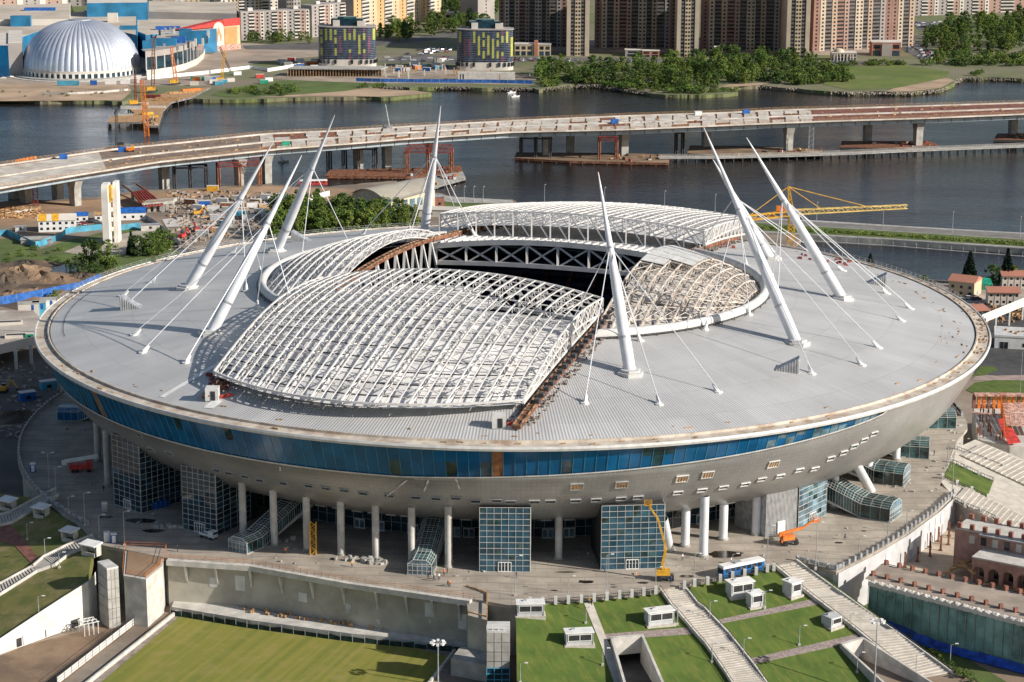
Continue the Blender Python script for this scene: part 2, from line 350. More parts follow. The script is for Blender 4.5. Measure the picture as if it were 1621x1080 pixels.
# rear half: plain band so that the shell is closed
# saucer-shaped metal facade
def fac_prof(a):                      # a in degrees (-190..170); list of (r,z) from top to underside
    h = band_h(a) if -190 < a < -47 else 0.0
    zt = 33.9 - h - 0.1
    pts = [(band_r(zt), zt)]
    base = [(137.2, 25.0), (135.2, 21.5), (132.2, 17.7), (128.4, 14.2), (123.8, 11.1), (118.0, 8.7), (111.0, 7.4), (100.0, 7.0)]
    return pts, base
rows = []
angs = [-190 + 360.0*k/240 for k in range(241)]
cols = []
for a in angs:
    t, base = fac_prof(a); col = [t[0]]
    r0, z0 = t[0]; r1, z1 = base[0]
    for k in (1/3., 2/3.): col.append((r0+(r1-r0)*k + 0.4*sin(pi*k), z0+(z1-z0)*k))
    col += base; cols.append(col)
for j in range(len(cols[0])):
    rows.append([pol(cols[i][j][0], radians(a), cols[i][j][1]) for i, a in enumerate(angs)])
FAC = MB().grid(rows[::-1]).build('facade', M['facade'], ST, smooth=True)
def fac_pt(a, z):                     # point and outward normal on the facade
    i = min(range(len(angs)), key=lambda k: abs(angs[k]-a)); col = cols[i]
    for (r0, z0), (r1, z1) in zip(col, col[1:]):
        if z1 <= z <= z0:
            t = (z0-z)/(z0-z1); r = r0+(r1-r0)*t; sl = atan2(r0-r1, z0-z1)
            return r, sl
    return col[-1][0], 1.2
def fac_hit(px, py):                  # where a photo point meets the facade
    best = None
    for k in range(60):
        z = 7.8 + k*0.43; p = P(px, py, z); a = degrees(atan2(p.y, p.x)); r, s = fac_pt(a, z); e = abs(hypot(p.x, p.y) - r)
        if best is None or e < best[0]: best = (e, a, z)
    return best[1], best[2]
def facade_window(px, py, w, h, wood=False):
    a, z = fac_hit(px, py); r, sl = fac_pt(a, z); ar = radians(a)
    c = pol(r, ar, z); t = Vector((-sin(ar), cos(ar), 0)); dn = Vector((-cos(ar)*sin(sl), -sin(ar)*sin(sl), -cos(sl))); nr = t.cross(dn) * 1.0
    if nr.dot(c) < 0: nr = -nr
    q = MB(); o = c + nr*0.12
    def R(o, w, h): return [o - t*w/2 + dn*h/2, o + t*w/2 + dn*h/2, o + t*w/2 - dn*h/2, o - t*w/2 - dn*h/2]
    fr = MB()
    for (x0, x1, y0, y1) in ((-w/2-.22, w/2+.22, -h/2-.2, -h/2), (-w/2-.22, w/2+.22, h/2, h/2+.3), (-w/2-.22, -w/2, -h/2, h/2), (w/2, w/2+.22, -h/2, h/2)):
        pr_ = [o+t*x+dn*y+nr*k for k in (-0.2, 0.16) for x, y in ((x0,y1),(x1,y1),(x1,y0),(x0,y0))]
        fr.add(pr_, [(3,2,1,0),(4,5,6,7),(0,1,5,4),(1,2,6,5),(2,3,7,6),(3,0,4,7)])
    wo_ = fr.build('window', M['rim_white'] if px > 1060 else M['frame_grey'], FAC)
    MB().poly(R(o - nr*0.02, w, h)).build('pane', M['timber_pale'] if wood else M['glass'], wo_)
    if wood:
        s = MB()
        for k in range(1, 4): x = -w/2 + w*k/4; s.beam(o+t*x+dn*h/2+nr*.05, o+t*x-dn*h/2+nr*.05, 0.12)
        s.build('batten', M['timber'], wo_)
for px, py in ((915,770),(985,765),(1082,756),(1122,749),(1225,731)): facade_window(px, py, 2.9, 1.9, True)
for px, py in ((1075,778),(1112,773),(1147,769),(1180,763),(1208,756),(1236,750),(1268,741),(1290,738),(1318,722),(1335,712),(1352,702),(1368,692),(1384,682),
               (414,763),(450,768),(490,772),(518,775),(547,778),(578,782),(618,786),(660,789),(692,790),(723,790),(755,793),(788,793),(810,794),(848,794),(873,793),(913,792),(946,791),(985,788),(1012,786),
               (190,683),(222,693),(240,716),(270,722),(345,748),(365,752),(390,757),
               (505,806),(532,810),(565,813),(590,816),(620,818),(643,819),(738,826),(868,828),(905,826),(1090,806),(1127,800),(1160,795),(1190,787),(1205,783)):
    facade_window(px, py, 2.3, 1.0)
for px, py, ln, lean in ((677,770,20,-4),(727,766,18,3),(446,745,6,0),(630,775,26,-16)):     # pale smears on the cladding
    pa, pb = fac_hit(px-lean, py-ln/2), fac_hit(px+lean, py+ln/2)
    q = MB(); A_, B2_ = [], []
    for k in range(7):
        t = k/6; a, z = pa[0]+(pb[0]-pa[0])*t, pa[1]+(pb[1]-pa[1])*t; r, s = fac_pt(a, z); w = 0.16+0.1*sin(k*1.7)
        A_.append(pol(r+0.25, radians(a-w/2.2), z)); B2_.append(pol(r+0.25, radians(a+w/2.2), z))
    q.strip(A_, B2_).build('protective_film', M['white'], FAC)

# inner glazed ring wall below the saucer
b = MB(); b.grid([[pol(107, radians(-200+2*k), z) for k in range(111)] for z in (0, 7.5)]); b.build('entrance_wall', M['glass'], ST)
b = MB()
for k in range(150):
    a = radians(-200 + k*1.45); b.beam(pol(107.15, a, 0), pol(107.15, a, 7.3), 0.12)
for z in (0.3, 2.8, 4.8, 7.0):
    b.path([pol(107.15, radians(-200+2*k), z) for k in range(111)], 0.1 if z < 6 else 0.5)
EW = b.build('entrance_mullion', M['grey_steel'], ST, kind='stuff')
for a in (-112,-109,-104,-98,-96,-85,-82,-74,-70,-62,-57,-122):
    q = MB(); ar = radians(a); c = pol(107.4, ar, 0)
    q.boxc(c.x, c.y, 0, 0.2, 3.0, 2.7, ar); dr = q.build('entrance_door', M['rim_white'], ST)
    q = MB(); c = pol(107.55, ar, 0)
    for s in (-0.75, 0.75): q.boxc(c.x - sin(ar)*s, c.y + cos(ar)*s, 0.35, 0.1, 1.15, 2.0, ar)
    q.build('pane', M['glass_pale'], dr)

# concrete columns
def column(px, py, top_px=None, r=0.95, mt='concrete_light', lean=None):
    p = P(px, py, 0); a = degrees(atan2(p.y, p.x)); rr = hypot(p.x, p.y)
    if lean is None:
        zt = 12.0
        for (r0, z0), (r1, z1) in zip(cols[0][2:], cols[0][3:]):
            if r1 <= rr <= r0: zt = z0 + (z1-z0)*(r0-rr)/(r0-r1)
        if rr > 134: zt = 20
        q = MB(); q.tube((p.x,p.y,0), (p.x,p.y,zt+0.6), r, r, 14, False)
    else:
        q = MB(); q.tube((p.x,p.y,0), lean, r*1.1, r*0.95, 14, False)
    o = q.build('column', M[mt], ST, smooth=True)
    MB().tube((p.x,p.y,0), (p.x,p.y,0.5), r*1.25, r*1.25, 14).build('column_base', M['concrete'], o)
for px, py in ((388,858),(437,866),(489,873),(543,880),(598,886),(655,892),(713,898),(887,884),(157,735),(173,772)): column(px, py)
for px, py in ((1116,878),(1087,862),(1147,851),(1199,843),(1420,722),(1429,712),(1376,757),(1322,800)): column(px, py, r=1.15, mt='mast')
for (px, py), (tx, ty, tz) in (((1380,772),(1353,722,17.5)),((1453,672),(1435,648,17.0)),((1062,868),(1052,818,12.5))):
    q = P(tx, ty, tz); column(px, py, r=1.25, mt='mast', lean=q)

# glazed stair towers standing in the undercroft
def glass_tower(pxl, pyl, pxr, pyr, depth, h, rows_, cols_, mt, side_cols=5, label=None):
    A = P(pxl, pyl, 0); B = P(pxr, pyr, 0); t = (B-A); w = t.length; t.normalize(); nr = Vector((t.y, -t.x, 0))
    if nr.dot(A) < 0: nr = -nr
    q = MB(); C = [A, B, B - nr*depth, A - nr*depth]
    q.prism([(c.x,c.y) for c in C], 0, h)
    T = q.build('glass_tower', M['dark'], ST)
    T['label'] = 'blue gridded glass stair tower under the saucer'
    def face(o, tt, nn, w, nc, name):
        g = MB()
        for i in range(nc+1):
            x = w*i/nc; g.beam(o+tt*x+nn*0.12, o+tt*x+nn*0.12+Vector((0,0,h)), 0.09)
        for j in range(rows_+1):
            z = h*j/rows_; g.beam(o+nn*0.12+Vector((0,0,z)), o+tt*w+nn*0.12+Vector((0,0,z)), 0.09)
        for i in range(nc):
            for j in range(rows_):
                x0, x1, z0, z1 = w*i/nc+.05, w*(i+1)/nc-.05, h*j/rows_+.05, h*(j+1)/rows_-.05
                MB().poly([o+tt*x0+nn*.06+Vector((0,0,z0)), o+tt*x1+nn*.06+Vector((0,0,z0)), o+tt*x1+nn*.06+Vector((0,0,z1)), o+tt*x0+nn*.06+Vector((0,0,z1))]).build('pane', mt if RNG.random() < .93 else M['glass_green'], T)
        g.build('mullion_grid', M['rim_white'], T, kind='stuff')
    face(A, t, nr, w, cols_, 'front'); face(B, -nr, t, depth*0.8, side_cols, 'right')
    q = MB(); x = w*0.5
    for k in range(5): q.beam(A+t*(x-1.6+k*.8)+nr*.25, A+t*(x-1.6+k*.8)+nr*.25+Vector((0,0,2.5)), 0.16)
    for z in (0.1, 2.5): q.beam(A+t*(x-1.6)+nr*.25+Vector((0,0,z)), A+t*(x+1.6)+nr*.25+Vector((0,0,z)), 0.18)
    q.build('door', M['white'], T)
    return T
glass_tower(184,803,226,817,22,20.0,13,5,M['glass'],9)
glass_tower(293,841,346,852,18,17.5,12,6,M['glass'],5)
glass_tower(762,905,842,905,18,16.8,11,7,M['glass_teal'],5)
glass_tower(954,901,1053,897,18,16.8,11,8,M['glass_teal'],5)
glass_tower(1265,833,1309,811,16,16.5,11,6,M['glass_pale'],4)
q = MB(); A = P(1214,847,0); B = P(1262,834,0); t = (B-A).normalized(); nr = Vector((t.y,-t.x,0))
q.prism([(c.x,c.y) for c in (A, B, B-nr*12, A-nr*12)], 0, 15.5); LB = q.build('louvred_core', M['grey_steel'], ST)
q = MB()
for k in range(24): x = A + t*((B-A).length*k/23) + nr*0.1; q.beam(x, x+Vector((0,0,15.3)), 0.12)
q.build('louvre', M['rim_white'], LB, kind='stuff')
q = MB(); c = P(1238,841,0); q.boxc(c.x, c.y, 0, 2.6, 0.6, 3.4, atan2(t.y, t.x)); q.build('door', M['white'], LB)

# inclined glass stair galleries
def gallery(px, py, a_deg, length, w=6.0, lob=6.5, zt=9.5, mt='glass_green', H=4.0):
    c = P(px, py, 0)
    G = obj('stair_gallery', MB().boxc(0, 0, -0.05, lob+0.6, w+0.6, 0.25).mesh('plinth', M['concrete']), ST, loc=c, rz=radians(a_deg))
    G['label'] = 'inclined glass stair gallery with a glazed lobby at its foot'
    hw = w/2; L0 = lob/2
    def ring(x, z): return [Vector((x,-hw,z)), Vector((x,-hw,z+H*.72)), Vector((x,-hw*.55,z+H)), Vector((x,hw*.55,z+H)), Vector((x,hw,z+H*.72)), Vector((x,hw,z))]
    st = [ring(L0, 0)] + [ring(-L0 - length*k/9, zt*k/9) for k in range(0, 10)]
    g = MB(); fr = MB()
    for ra, rb in zip(st, st[1:]):
        for i in range(5):
            pa = MB().poly([ra[i], rb[i], rb[i+1], ra[i+1]]); pa.build('pane', M[mt], G)
        fr.path(ra, 0.13); 
        for i in range(6): fr.beam(ra[i], rb[i], 0.13)
        for i in (1, 2, 3):
            for f_ in (0.33, 0.66): fr.beam(ra[i].lerp(ra[i+1], f_), rb[i].lerp(rb[i+1], f_), 0.08)
        for f_ in (0.33, 0.66): fr.path([ra[i].lerp(rb[i], f_) for i in range(6)], 0.07)
    fr.path(st[-1], 0.13)
    for k in range(6):
        y = -hw + w*k/5; fr.beam((L0+.02, y, 0), (L0+.02, y, H*.8), 0.1)
    for z in (1.2, 2.4, 2.9): fr.beam((L0+.02, -hw, z), (L0+.02, hw, z), 0.1)
    MB().poly([(L0, -hw, 0), (L0, hw, 0), (L0, hw, H*.72), (L0, hw*.55, H), (L0, -hw*.55, H), (L0, -hw, H*.72)]).build('pane', M['glass_pale'], G)
    fr.build('frame', M['rim_white'], G, kind='stuff')
    u = MB(); u.prism([(-L0, -hw-.1), (-L0, hw+.1), (-L0-length, hw+.1), (-L0-length, -hw-.1)], [-.02,-.02,zt-1.6,zt-1.6], [-0.01,-.01,zt-.1,zt-.1]); u.build('stair_soffit', M['rim_white'], G)
    return G
gallery(392, 872, -122, 24, zt=7.4)
gallery(671, 905, -98, 24, zt=7.4)
gallery(1396, 812, -32, 22, w=8, lob=8.5, zt=7.4, H=5.2)
gallery(1413, 757, -24, 20, w=8, lob=8.5, zt=7.4, H=5.2)
gallery(1449, 715, -12, 20, w=8, lob=8.5, zt=7.4, H=5.2)
gallery(1488, 668, 2, 20, w=8, lob=8.5, zt=7.4, H=5.2)
gallery(112, 668, 178, 18, zt=7.4, mt='glass_blue')

# seating bowl, stands and interior
b = MB(); rws = []
for k in range(13):
    t = k/12.0; rd, rn, z = 40+48*t, 34+50*t, 8.0 + 27*t**1.15
    for dz in (0, 27/12*0.9):
        rws.append([W(rd*abs(cos(u))**0.75*(1 if cos(u) > 0 else -1), rn*abs(sin(u))**0.75*(1 if sin(u) > 0 else -1), z+dz*0.6) for u in [2*pi*i/96 for i in range(96)]])
b.grid(rws, True).build('seating_bowl', M['seats'], ST)
MB().poly([W(d_, n_, 8) for d_, n_ in ((-44,-38),(44,-38),(44,38),(-44,38))]).build('pitch', M['grass'], ST)
b = MB()
for k in range(10):
    n_ = -40 + k*8.8
    b.beam(W(50, n_, 9+4), W(86, n_, 33.5), 1.1, 1.6)
b.build('aisle', M['rust'], ST, kind='stuff')
# back truss with fascia across the opening
def zo(n): return 48.6 - 3.4*(n/42.0)**2
b = MB(); b.strip([W(46.5, n, zo(n)-1.7) for n in range(-44, 45, 4)], [W(46.5, n, zo(n)+0.1) for n in range(-44, 45, 4)])
b.strip([W(46.5, n, zo(n)+0.1) for n in range(-44, 45, 4)], [W(54, n, zroof(hypot(54,n))+0.1) for n in range(-44, 45, 4)])
FT = b.build('opening_fascia', M['whitesteel'], ST)
b = MB()
for k in range(34):
    n = -43 + k*2.6; b.path([W(46.6+6.0*j, n, max(zo(n)+.15 if j == 0 else 0, zroof(hypot(46.6+6*j, n))+0.25)) for j in range(4)], 0.45, 0.5)
b.build('roof_rib', M['whitesteel'], FT, kind='stuff')
for s in (1, -1):
    b = MB(); ns = [-42+10.5*k for k in range(9)]; d_ = 47.2*s
    for n0, n1 in zip(ns, ns[1:]):
        z0, z1 = zo(n0)-1.7, zo(n1)-1.7; y0, y1 = 40.0-1.2*(n0/42)**2, 40.0-1.2*(n1/42)**2
        mid = (n0+n1)/2
        b.beam(W(d_,n0,y0), W(d_,n1,z1), 0.55); b.beam(W(d_,n1,y1), W(d_,n0,z0), 0.55)
        b.beam(W(d_,n0,y0), W(d_,n0,z0), 0.8); b.beam(W(d_,n0,y0), W(d_,n1,y1), 1.2, 1.4)
    b.build('opening_truss', M['whitesteel'], ST)
# track beams along both sides of the opening, rails over the roof
for s in (1, -1):
    n = s*42.0; b = MB()
    def zt_(d): return max(zroof(hypot(d, n)) + 1.0, 0) + 1.2*(1-min(1, abs(d)/60)**2)
    ds = [-126+7*k for k in range(37)]; ds = [d for d in ds if hypot(d, n) < 137.5]
    b.path([W(d, n, zt_(d)) for d in ds], 2.2, 0.9); tb = b.build('track_beam', M['rust'], ST)
    b = MB()
    for o in (-0.9, 0.9): b.path([W(d, n+o, zt_(d)+0.65) for d in ds], 0.25, 0.35)
    for d in range(int(min(ds)), int(max(ds)), 3): b.beam(W(d, n-1.2, zt_(d)+0.6), W(d, n+1.2, zt_(d)+0.6), 0.3, 0.4)
    b.build('rail', M['track'], tb, kind='stuff')
    b = MB()
    for d in range(-46, 47, 8):
        b.beam(W(d, n, zt_(d)-.5), W(d+6, n, 36), 0.7); b.beam(W(d, n, zt_(d)-.5), W(d, n+s*1, 33), 0.8)
    b.build('track_support', M['whitesteel'], tb)
    b = MB()
    for k in range(420):
        d = RNG.choice([RNG.uniform(-122, -50), RNG.uniform(50, 122)]); nn = n + RNG.choice([-1,1])*RNG.uniform(1.4, 3.6)
        if hypot(d, nn) > 137: continue
        b.boxc(*W(d, nn, zroof(hypot(d, nn))+0.02), RNG.uniform(.2,.9), RNG.uniform(.2,.7), RNG.uniform(.1,.7), RNG.random()*3)
    b.build('site_debris', M['stone'], tb, kind='stuff')
    for k in range(18):
        d = -112 + k*4.0; MB().boxc(*W(d, n+s*1.0, zt_(d)+0.6), 2.0, 1.3, 1.1, AX).build('bogie', M['darksteel'], tb)

# sliding panels
W0 = W
def sliding_panel(sgn, d0, name, nhalf, open_corner, nc=0.0, zpk=56.8, zdr=5.0, bul=5.2):
    def dout(n): return d0 + 73 + 16*(1-(n/nhalf)**2)
    def ztop(d, n):
        zb = zpk - zdr*(n/nhalf)**2; ze = 41.6; u = (d-d0)/(dout(n)-d0)
        return ze + (zb-ze)*(1-u)**1.0 + bul*sin(pi*u)*(1-0.25*u)
    def PT(d, n, dz=0): return W0(sgn*d, n+nc, ztop(d, n)+dz)
    def W(d, n, z): return W0(d, n+nc, z)
    root = obj(name, None, ST); root['label'] = 'open white lattice roof panel on rails'
    nr = 31; nd = 14; ns = [-nhalf + 2*nhalf*k/(nr-1) for k in range(nr)]
    dep = lambda d, n: 0.9 + 3.6*max(0, 1-(d-d0)/(dout(n)-d0))**0.6
    for k, n in enumerate(ns):
        b = MB(); L = [d0 + (dout(n)-d0)*j/nd for j in range(nd+1)]
        big = k % 3 == 0
        b.path([PT(d, n) for d in L], 0.36 if big else 0.24, 0.4 if big else 0.3)
        if big:
            for j in range(nd):
                a0, a1 = L[j], L[j+1]
                b.beam(PT(a0, n, -dep(a0, n)), PT(a1, n, 0), 0.26); b.beam(PT(a0, n, 0), PT(a0, n, -dep(a0, n)), 0.26)
                b.beam(PT(a0, n, -dep(a0, n)), PT(a1, n, -dep(a1, n)), 0.4)
        b.build('rib', M['whitesteel'], root)
    b = MB()
    for j in range(nd+1):
        pts = [PT(d0+(dout(n)-d0)*j/nd, n, -0.15) for n in ns]
        b.path(pts, 0.3, 0.28) if 0 < j < nd else b.path(pts, 0.5, 0.5)
        if j % 2 == 0:
            for k in range(0, nr-3, 3):
                d_, e_ = d0+(dout(ns[k])-d0)*j/nd, d0+(dout(ns[k+3])-d0)*j/nd
                b.beam(PT(d_, ns[k], -dep(d_, ns[k])), PT((d_+e_)/2, (ns[k]+ns[k+3])/2, -.2), 0.2)
                b.beam(PT(e_, ns[k+3], -dep(e_, ns[k+3])), PT((d_+e_)/2, (ns[k]+ns[k+3])/2, -.2), 0.2)
                if j < nd:
                    d2 = d0+(dout(ns[k+3])-d0)*(j+1)/nd
                    b.beam(PT(d_, ns[k], -.3), PT(d2, ns[k+3], -.3), 0.18)
    b.build('purlin', M['whitesteel'], root, kind='stuff')
    # face truss on the inner edge
    b = MB(); N2 = 15; nn = [-nhalf + 2*nhalf*k/(N2-1) for k in range(N2)]
    for k, n in enumerate(nn):
        hgt = 7.4 + 2.5*(1-(n/nhalf)**2)
        zb_ = ztop(d0, n) - hgt
        b.beam(W(sgn*d0, n, zb_), PT(d0, n), 0.5)
        if k: b.beam(W(sgn*d0, nn[k-1], ztop(d0, nn[k-1])-(7.4+2.5*(1-(nn[k-1]/nhalf)**2))), W(sgn*d0, n, zb_), 0.9, 0.9); b.beam(PT(d0, nn[k-1]), W(sgn*d0, n, zb_), 0.42)
    b.build('face_truss', M['whitesteel'], root)
    # side trusses down to the track
    for s in (1, -1):
        b = MB(); n = s*nhalf; L = [d0 + (dout(n)-d0)*j/12 for j in range(13)]
        for j, d in enumerate(L):
            zl = max(zroof(hypot(d, 42))+2.2, 36.6); b.beam(W(sgn*d, n, zl), PT(d, n), 0.42)
            if j:
                zp = max(zroof(hypot(L[j-1], 42))+2.2, 36.6)
                b.beam(W(sgn*L[j-1], n, zp), W(sgn*d, n, zl), 0.6); b.beam(W(sgn*L[j-1], n, zp), PT(d, n), 0.34); b.beam(PT(L[j-1], n), W(sgn*d, n, zl), 0.3)
        b.build('side_truss', M['whitesteel'], root)
    # liner sheets on the lower chords; a corner is still open
    for k in range(0, nr-1, 3):
        for j in range(nd):
            if open_corner(k/(nr-1), j/nd): continue
            k1 = min(k+3, nr-1)
            def q(n, f):
                d = d0+(dout(n)-d0)*f; return PT(d, n, -dep(d, n)-0.3)
            g = 0.004
            MB().poly([q(ns[k]+.08, j/nd+g), q(ns[k1]-.08, j/nd+g), q(ns[k1]-.08, (j+1)/nd-g), q(ns[k]+.08, (j+1)/nd-g)][::(1 if sgn > 0 else -1)]).build('liner_sheet', M['sheet'], root)
    b = MB()                                   # offcuts, nets and clutter lying inside
    for k in range(260):
        n = RNG.uniform(-nhalf+1, nhalf-1); d = d0 + (dout(n)-d0)*RNG.uniform(0.08, 0.98)
        if open_corner((n+nhalf)/(2*nhalf), (d-d0)/(dout(n)-d0)): continue
        c = PT(d, n, -dep(d, n)-0.1); a = Vector((RNG.uniform(-1,1), RNG.uniform(-1,1), RNG.uniform(-.05,.5)))*RNG.uniform(.8,2.6)
        b.beam(c, c+a, RNG.uniform(.1,.3))
    b.build('loose_steel', M['whitesteel'], root, kind='stuff')
    return root
sliding_panel(-1, 41.5, 'sliding_roof_panel', 42.5, lambda u, f: u > 0.58 and f < 0.3 and (u-0.5)*1.0 > f*0.7, -2.5)
sliding_panel(1, 70.0, 'sliding_roof_panel', 46.0, lambda u, f: False, -3.0, 53.6, 3.0, 1.0)

# fixed vaults on either side of the opening
def cch(n): return sqrt(max(0.1, VR*VR - (n-VC)**2))
def vault(s, steel, sheetm):
    root = obj('side_vault', None, ST); root['label'] = 'curved lattice vault beside the roof opening'
    def zv(n, d):
        c = cch(n); h = 11.5*(c/cch(VN))**1.3; return zroof(sqrt(n*n+d*d))*0 + 44.6 + h*(1-(d/c)**2)
    ns = [VN + 3.5*k for k in range(10)]
    for n in ns:
        c = cch(n); nd = max(8, int(c/2.6)); b = MB(); tops = [W(-c+2*c*j/nd, s*n, zv(n, -c+2*c*j/nd)) for j in range(nd+1)]
        bots = [Vector((p.x, p.y, p.z - 2.7*min(1, 3*(1-abs(2*j/nd-1))))) for j, p in enumerate(tops)]
        b.path(tops, 0.36); b.path(bots, 0.28)
        for j in range(nd):
            b.beam(tops[j], bots[j], 0.19); b.beam(bots[j], tops[j+1], 0.19)
        b.build('rib', steel, root)
    b = MB()
    for t in range(1, 14):
        f = -1 + 2*t/14
        pts = [W(f*cch(n), s*n, zv(n, f*cch(n))-.2) for n in ns]; b.path(pts, 0.26)
        b.path([p - Vector((0,0,2.4)) for p in pts], 0.22)
        for i in range(0, len(pts)-1): b.beam(pts[i], pts[i+1] - Vector((0,0,2.4)), 0.18)
        if t % 2:
            g2 = -1 + 2*(t+1)/14
            for i in range(0, len(ns)-1): b.beam(pts[i], W(g2*cch(ns[i+1]), s*ns[i+1], zv(ns[i+1], g2*cch(ns[i+1]))-.25), 0.16)
    b.build('purlin', steel, root, kind='stuff')
    for i in range(len(ns)-1):
        for t in range(14):
            f0, f1 = -1+2*t/14+.005, -1+2*(t+1)/14-.005
            lo = 2.9
            q = [W(f*cch(n), s*n, zv(n, f*cch(n)) - lo*min(1, 3*(1-abs(f)))) for n, f in ((ns[i]+.1, f0), (ns[i+1]-.1, f0), (ns[i+1]-.1, f1), (ns[i]+.1, f1))]
            MB().poly(q[::s*-1]).build('liner_sheet', sheetm, root)
    # a stretch already covered with pale sheet
    if s > 0:
        for i in range(4):
            for t in range(6+i//2, 11):
                f0, f1 = -1+2*t/14+.004, -1+2*(t+1)/14-.004
                q = [W(f*cch(n), s*n, zv(n, f*cch(n))+.45) for n, f in ((ns[i]+.02, f0), (ns[i+1]-.02, f0), (ns[i+1]-.02, f1), (ns[i]+.02, f1))]
                MB().poly(q[::-1]).build('cover_sheet', M['rim_white'], root)
    # white kerb around the foot of the vault
    b = MB(); rws = []
    A0 = math.acos((VN-VC)/VR)
    for i in range(49):
        t = -A0 + 2*A0*i/48; row = []
        cn, cd = VC + VR*cos(t), VR*sin(t); zb = zroof(hypot(cn, cd))
        for k in range(9):
            u = pi*k/8; rr_ = VR + 0.2 + 1.4*(1-cos(u))/1.0*0.9; row.append(W(rr_*sin(t), s*(VC + rr_*cos(t)), zb + 0.4 + 2.0*sin(u)**0.8))
        rws.append(row)
    b.grid(rws if s < 0 else [r[::-1] for r in rws]); KB = b.build('vault_kerb', M['rim_white'], root, smooth=True)
    b = MB()
    for i in range(48):
        t0, t1 = -A0+2*A0*i/48, -A0+2*A0*(i+1)/48; r_ = VR+3.1
        q0, q1 = [W(r_*sin(t), s*(VC+r_*cos(t)), zroof(hypot(VC+r_*cos(t), r_*sin(t)))+0.75) for t in (t0, t1)]
        b.beam(q0, q1, 0.2, 0.35)
        if i % 2 == 0: b.beam(q0, q0-Vector((0,0,1.0)), 0.2)
    b.build('kerb_rail', M['darksteel'], KB)
vault(1, M['cream_steel'], M['sheet_brown']); vault(-1, M['whitesteel'], M['sheet'])

# masts with stay cables
for az, rt_, zt2 in ((357,69.5,90), (32,75,76.5), (108,78.5,88.5), (142,72.5,89.5), (177,72.5,87), (212,70.5,89.5), (288,73.5,90.5), (322,67.5,98.5)):
    a = radians(az); base = pol(100, a, zroof(100)-0.3); tip = pol(rt_, a, zt2); ax = tip - base
    b = MB(); prof = [(0, 1.55), (.1, 1.6), (.3, 1.52), (.5, 1.22), (.62, .9), (.8, .5), (.93, .28), (1, .1)]
    sd = ax.normalized().cross(Vector((0,0,1))).normalized(); up = sd.cross(ax.normalized())
    b.grid([[base + ax*t + (sd*cos(2*pi*i/18) + up*sin(2*pi*i/18))*r for i in range(18)] for t, r in prof], True)
    mst = b.build('mast', M['mast'], ST, smooth=True)
    b = MB(); z0 = zroof(102)-.4
    for r_, h in ((3.6, 1.3), (2.7, 1.9)):
        hx = [(base.x + r_*cos(a+pi/6+k*pi/3), base.y + r_*sin(a+pi/6+k*pi/3)) for k in range(6)]; b.prism(hx, z0, z0+h)
    b.build('mast_base', M['rim_white'], mst)
    for t in (0.18, 0.62):
        b = MB(); c = base + ax*t; b.grid([[c + ax.normalized()*o + (sd*cos(2*pi*i/18)+up*sin(2*pi*i/18))*(1.68 if t < .3 else 1.02) for i in range(18)] for o in (-.25, .25)], True); b.build('mast_collar', M['grey_steel'], mst)
    h = base + ax*0.63
    for da, rr_ in ((-9, 117), (0, 120.5), (9, 117), (-9.5, 80.5), (9.5, 80.5)):
        q = pol(rr_, a + radians(da), 0); q.z = zroof(rr_)
        if rr_ < 100 and az in (108, 288, 142, 322): q = pol(78.0, a + radians(da*.9), zroof(78.0))
        b = MB(); b.tube(h, q + Vector((0,0,.6)), 0.13, 0.13, 6); b.build('stay_cable', M['mast'], mst)
        b = MB(); dirc = (h-q).normalized(); b.tube(q - Vector((0,0,.3)), q + dirc*2.6, 0.75, 0.28, 10); b.tube(q-Vector((0,0,.3)), q+Vector((0,0,.25)), 1.1, 1.1, 10); b.build('cable_anchor', M['white'], mst)
# wedge-shaped vents on the roof
for px, py, rz in ((208,492,180),(1247,584,0),(1387,442,0),(475,383,180)):
    p = P(px, py, 39.5); r_ = hypot(p.x, p.y); z = zroof(r_) - 0.25; s = 1 if rz == 0 else -1
    q = MB(); q.add([(-4.4*s,-1.8,0),(3*s,-1.8,-.5),(3*s,1.8,-.5),(-4.4*s,1.8,0),(3*s,-1.8,4.0),(3*s,1.8,4.0)], [(0,1,4),(3,5,2),(1,2,5,4),(0,4,5,3),(0,3,2,1)])
    o = q.build('roof_vent', M['grey_steel'], ST); o.location = (p.x, p.y, z); o.rotation_euler = (0,0,radians(-8))
    g = MB()
    for k in range(10): x = (-3.6+0.7*k)*s; t = (x*s+4.4)/7.4; g.beam((x,-1.86,-.1), (x,-1.86,4.0*t), 0.16)
    for k in range(7): g.beam((3.05*s,-1.6,.3+k*.5), (3.05*s,1.6,.3+k*.5), .14)
    g.build('louvre', M['rim_white'], o)
for px, py in ((337,628),(791,668)):
    p = P(px, py, 38.3); q = MB(); q.boxc(0,0,0,3.4,3.0,3.4); o = q.build('roof_cabin', M['rim_white'], ST); o.location = (p.x,p.y,zroof(hypot(p.x,p.y))-.1)
    MB().boxc(.3,-1.53,.2,1.2,.12,2.4).build('door', M['dark'], o)
    g = MB(); g.boxc(3.2,.4,.3,2.6,.2,.9,.3); g.boxc(4.4,1.6,.3,2.2,.2,.9,-.5); g.build('site_barrier', M['red'], o)

